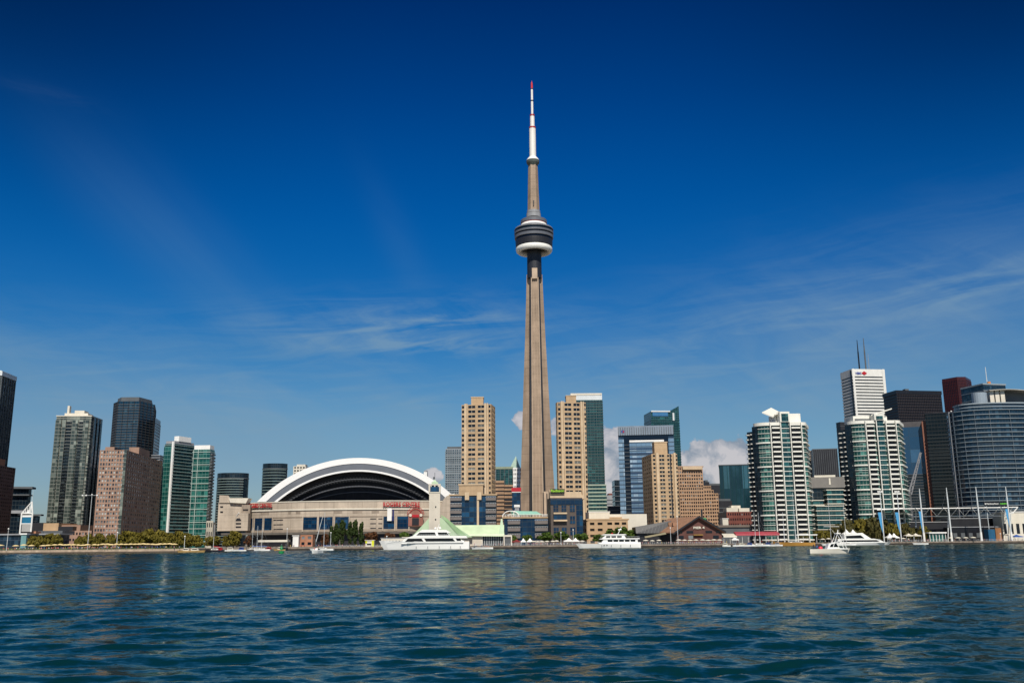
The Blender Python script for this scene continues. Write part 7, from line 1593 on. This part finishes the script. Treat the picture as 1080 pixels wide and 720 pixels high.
sailboat('sailboat', 226, 520, 11, 'dark hulled sailboat with pale mast at the left marina', solid('dark_hull', (.02, .02, .03), .3), ((-.5, hz(222.5, 553, 520)),), 'sailing boats in the basins', cover=red)
for px, top, cvr, lab, hm in ((266, 556, blue_c, 'orange decked sailboat below the left stadium letters', solid('tan_hull', (.50, .32, .12), .5)), (271, 554, blue_c, 'sailboat with blue cover just left of the white pavilion', white_h), (276, 556, blue_c, 'third sailboat with blue cover at the left end of the pavilion', white_h)):
    sailboat('sailboat', px, 548 + (px % 3), 10, lab, hm, ((0, hz(px - 1.5, top, 548)),), 'sailing boats in the basins', cover=cvr)
def small_boat(px, D_, L, label, hullm, cabinm, rz=0, group='small motor boats in the basins', H=.8, cab=True):
    y = boat_at('small_boat', px, D_, label, 'boat', group, rz); put('hull', hull_mesh('hull', L, L * .34, H, hullm, .3, .45, stern=.9), y)
    if cab: lp_(MB().xprof([(-L * .18, H * .9), (L * .25, H * .9), (L * .22, H + 1.3), (-L * .05, H + 1.4)], -L * .12, L * .12), 'cabin', cabinm, y); lp_(MB().xprof([(-L * .12, H + .5), (L * .20, H + .5), (L * .19, H + 1.0), (-L * .07, H + 1.05)], -L * .123, L * .123), 'window', bglass, y)
    lp_(MB().box(L * .48, L * .53, -.2, .2, 0, H + .3), 'outboard_motor', dgrey, y); return y
tb = solid('tan_hull', (.50, .32, .12), .5)
for px, D_, L, lab, hm, cm2, rz in ((196, 500, 8, 'low tan boat alongside the beach kerb right end', tb, off, 0), (207, 500, 9, 'tan boat just left of the dark hulled sailboat', tb, off, math.pi), (231, 545, 8, 'white boat with red canopy right of the dark hulled sailboat', white_h, red, 0), (244, 545, 8, 'white cabin boat below the upright willow', white_h, off, math.pi), (254, 545, 7, 'small white boat left of the orange decked sailboat', white_h, blue_c, 0),
                                    (764, 573, 7, 'small cabin boat at the right corner of the brick pier', white_h, off, 0), (773, 578, 7, 'boat with grey canopy left end of the red canopy', white_h, grey, 0), (783, 580, 8, 'small white cabin boat below the left of the red canopy', white_h, off, math.pi), (790, 581, 7, 'small blue covered boat left of the twin pole sailboat', white_h, blue_c, 0), (811, 583, 8, 'small boat with blue cover right of the twin pole sailboat', white_h, blue_c, math.pi), (819, 585, 7, 'small grey boat at the schooner bow', white_h, grey, 0),
                                    (283, 552, 7, 'small dark boat under the white pavilion', dgrey, red, 0), (295, 552, 7, 'small tan boat under the right of the white pavilion', tb, off, 0)):
    small_boat(px, D_, L, lab, hm, cm2, rz)
y = small_boat(971, 604, 9, 'lone low white boat on the water before the leftmost stage mast', white_h, off, 0, None, .9, False); lp_(MB().xprof([(-2.6, .85), (1.2, .85), (.2, 1.5), (-1.4, 1.5)], -.9, .9), 'windscreen', dgrey, y)
# white workboat with people by the yacht stern; small white boat by the buoy
y = boat_at('workboat', 509, 545, 'low white boat with people aboard right of the large yacht stern', 'boat'); put('hull', hull_mesh('hull', 12, 3.4, 1.0, white_h, .2, .4, stern=.9), y); lp_(MB().tube((-4.2, 0, .8), (-4.2, 0, 3.6), .08).tube((-4.2, 0, 2.8), (-2.2, 0, 3.2), .06), 'mast', steel, y); lp_(MB().box(-5.2, -3.2, -1, 1, .9, 1.9), 'cabin', dgrey, y)
for i_ in range(6): px = 503 + i_ * 2.4; person('sit' if i_ % 2 else 'stand', gx(px, 545), 545 - .2, .55, rnd.uniform(0, 6), ['leftmost', 'second', 'third', 'fourth', 'fifth', 'rightmost'][i_] + ' person from the left aboard the low boat by the yacht stern', 'people on the low white boat')
y = boat_at('dinghy', 334, 395, 'small white boat with red covered deck near the green buoy', 'boat', rz=RD(70)); put('hull', hull_mesh('hull', 6.5, 2.6, 1.1, white_h, .3, .4, stern=.9), y); lp_(MB().xprof([(-1.0, 1.0), (1.6, 1.0), (1.2, 2.1), (-.4, 2.1)], -.9, .9), 'cabin', white_h, y); lp_(MB().box(-.5, 1.0, -.93, .93, 1.5, 1.9), 'window', bglass, y)
for px, pk, lab in ((333, 4, 'person in red standing left in the small white boat by the buoy'), (335.5, 6, 'person in red standing right in the small white boat by the buoy')): person('stand', gx(px, 396), 394.5, .7, 3.1, lab, None, pk)
# green channel buoy
gb = solid('buoy_green', (.01, .20, .06), .4, .1, streak=False); y = boat_at('channel_buoy', 297, 398, 'green conical channel buoy floating left of the small white boat', 'buoy')
lp_(MB().lathe([(.01, -.4), (1.1, -.2), (1.15, .7), (.9, .9), (.5, 1.0)], 0, 0, 18), 'float', gb, y); mb = MB()
for q in range(4): a = q * math.pi / 2 + .4; mb.tube((.75 * math.cos(a), .75 * math.sin(a), .9), (.22 * math.cos(a), .22 * math.sin(a), 3.4), .07, n=5)
mb.lathe([(.7, 1.6), (.62, 2.2), (.36, 2.9), (.3, 3.0)], 0, 0, 12); lp_(mb, 'tower', gb, y); lp_(MB().lathe([(.01, 3.4), (.28, 3.4), (.28, 3.8), (.01, 4.0)], 0, 0, 10), 'lantern', dgrey, y)
# breakwater style floating pontoon beneath the left marina
b = empty('pontoon', (gx(250, 544), 544, 0), 'low timber pontoon beneath the boats left of the white pavilion', 'pontoon'); x0, x1 = gx(214, 547) , gx(268, 547); MB().box(x0, x1, 547, 549, .1, .8).build('deck', solid('dark_timber', (.055, .045, .04)), b)
for q in range(8): x = x0 + 1 + (x1 - x0 - 2) * q / 7; MB().tube((x, 549.3, -1), (x, 549.3, 2.4), .2).build('pile', dgrey, b)
# two more masts by the stadium windows, leaning boom crane pole
for px0, py0, px1, py1, D_, lab in ((340.5, 544, 333, 572, 545, 'pale derrick boom leaning left of the tall sailboat mast'), ):
    a, c_ = P(px0, py0, D_), P(px1, py1, D_); o = empty('derrick', (c_.x, D_, GZ), lab, 'derrick'); MB().tube((c_.x, D_, c_.z), (a.x, D_, a.z), .22, .12).build('boom', steel, o); MB().tube((c_.x, D_, -.5), (c_.x, D_, c_.z + 2), .3).build('post', dgrey, o)
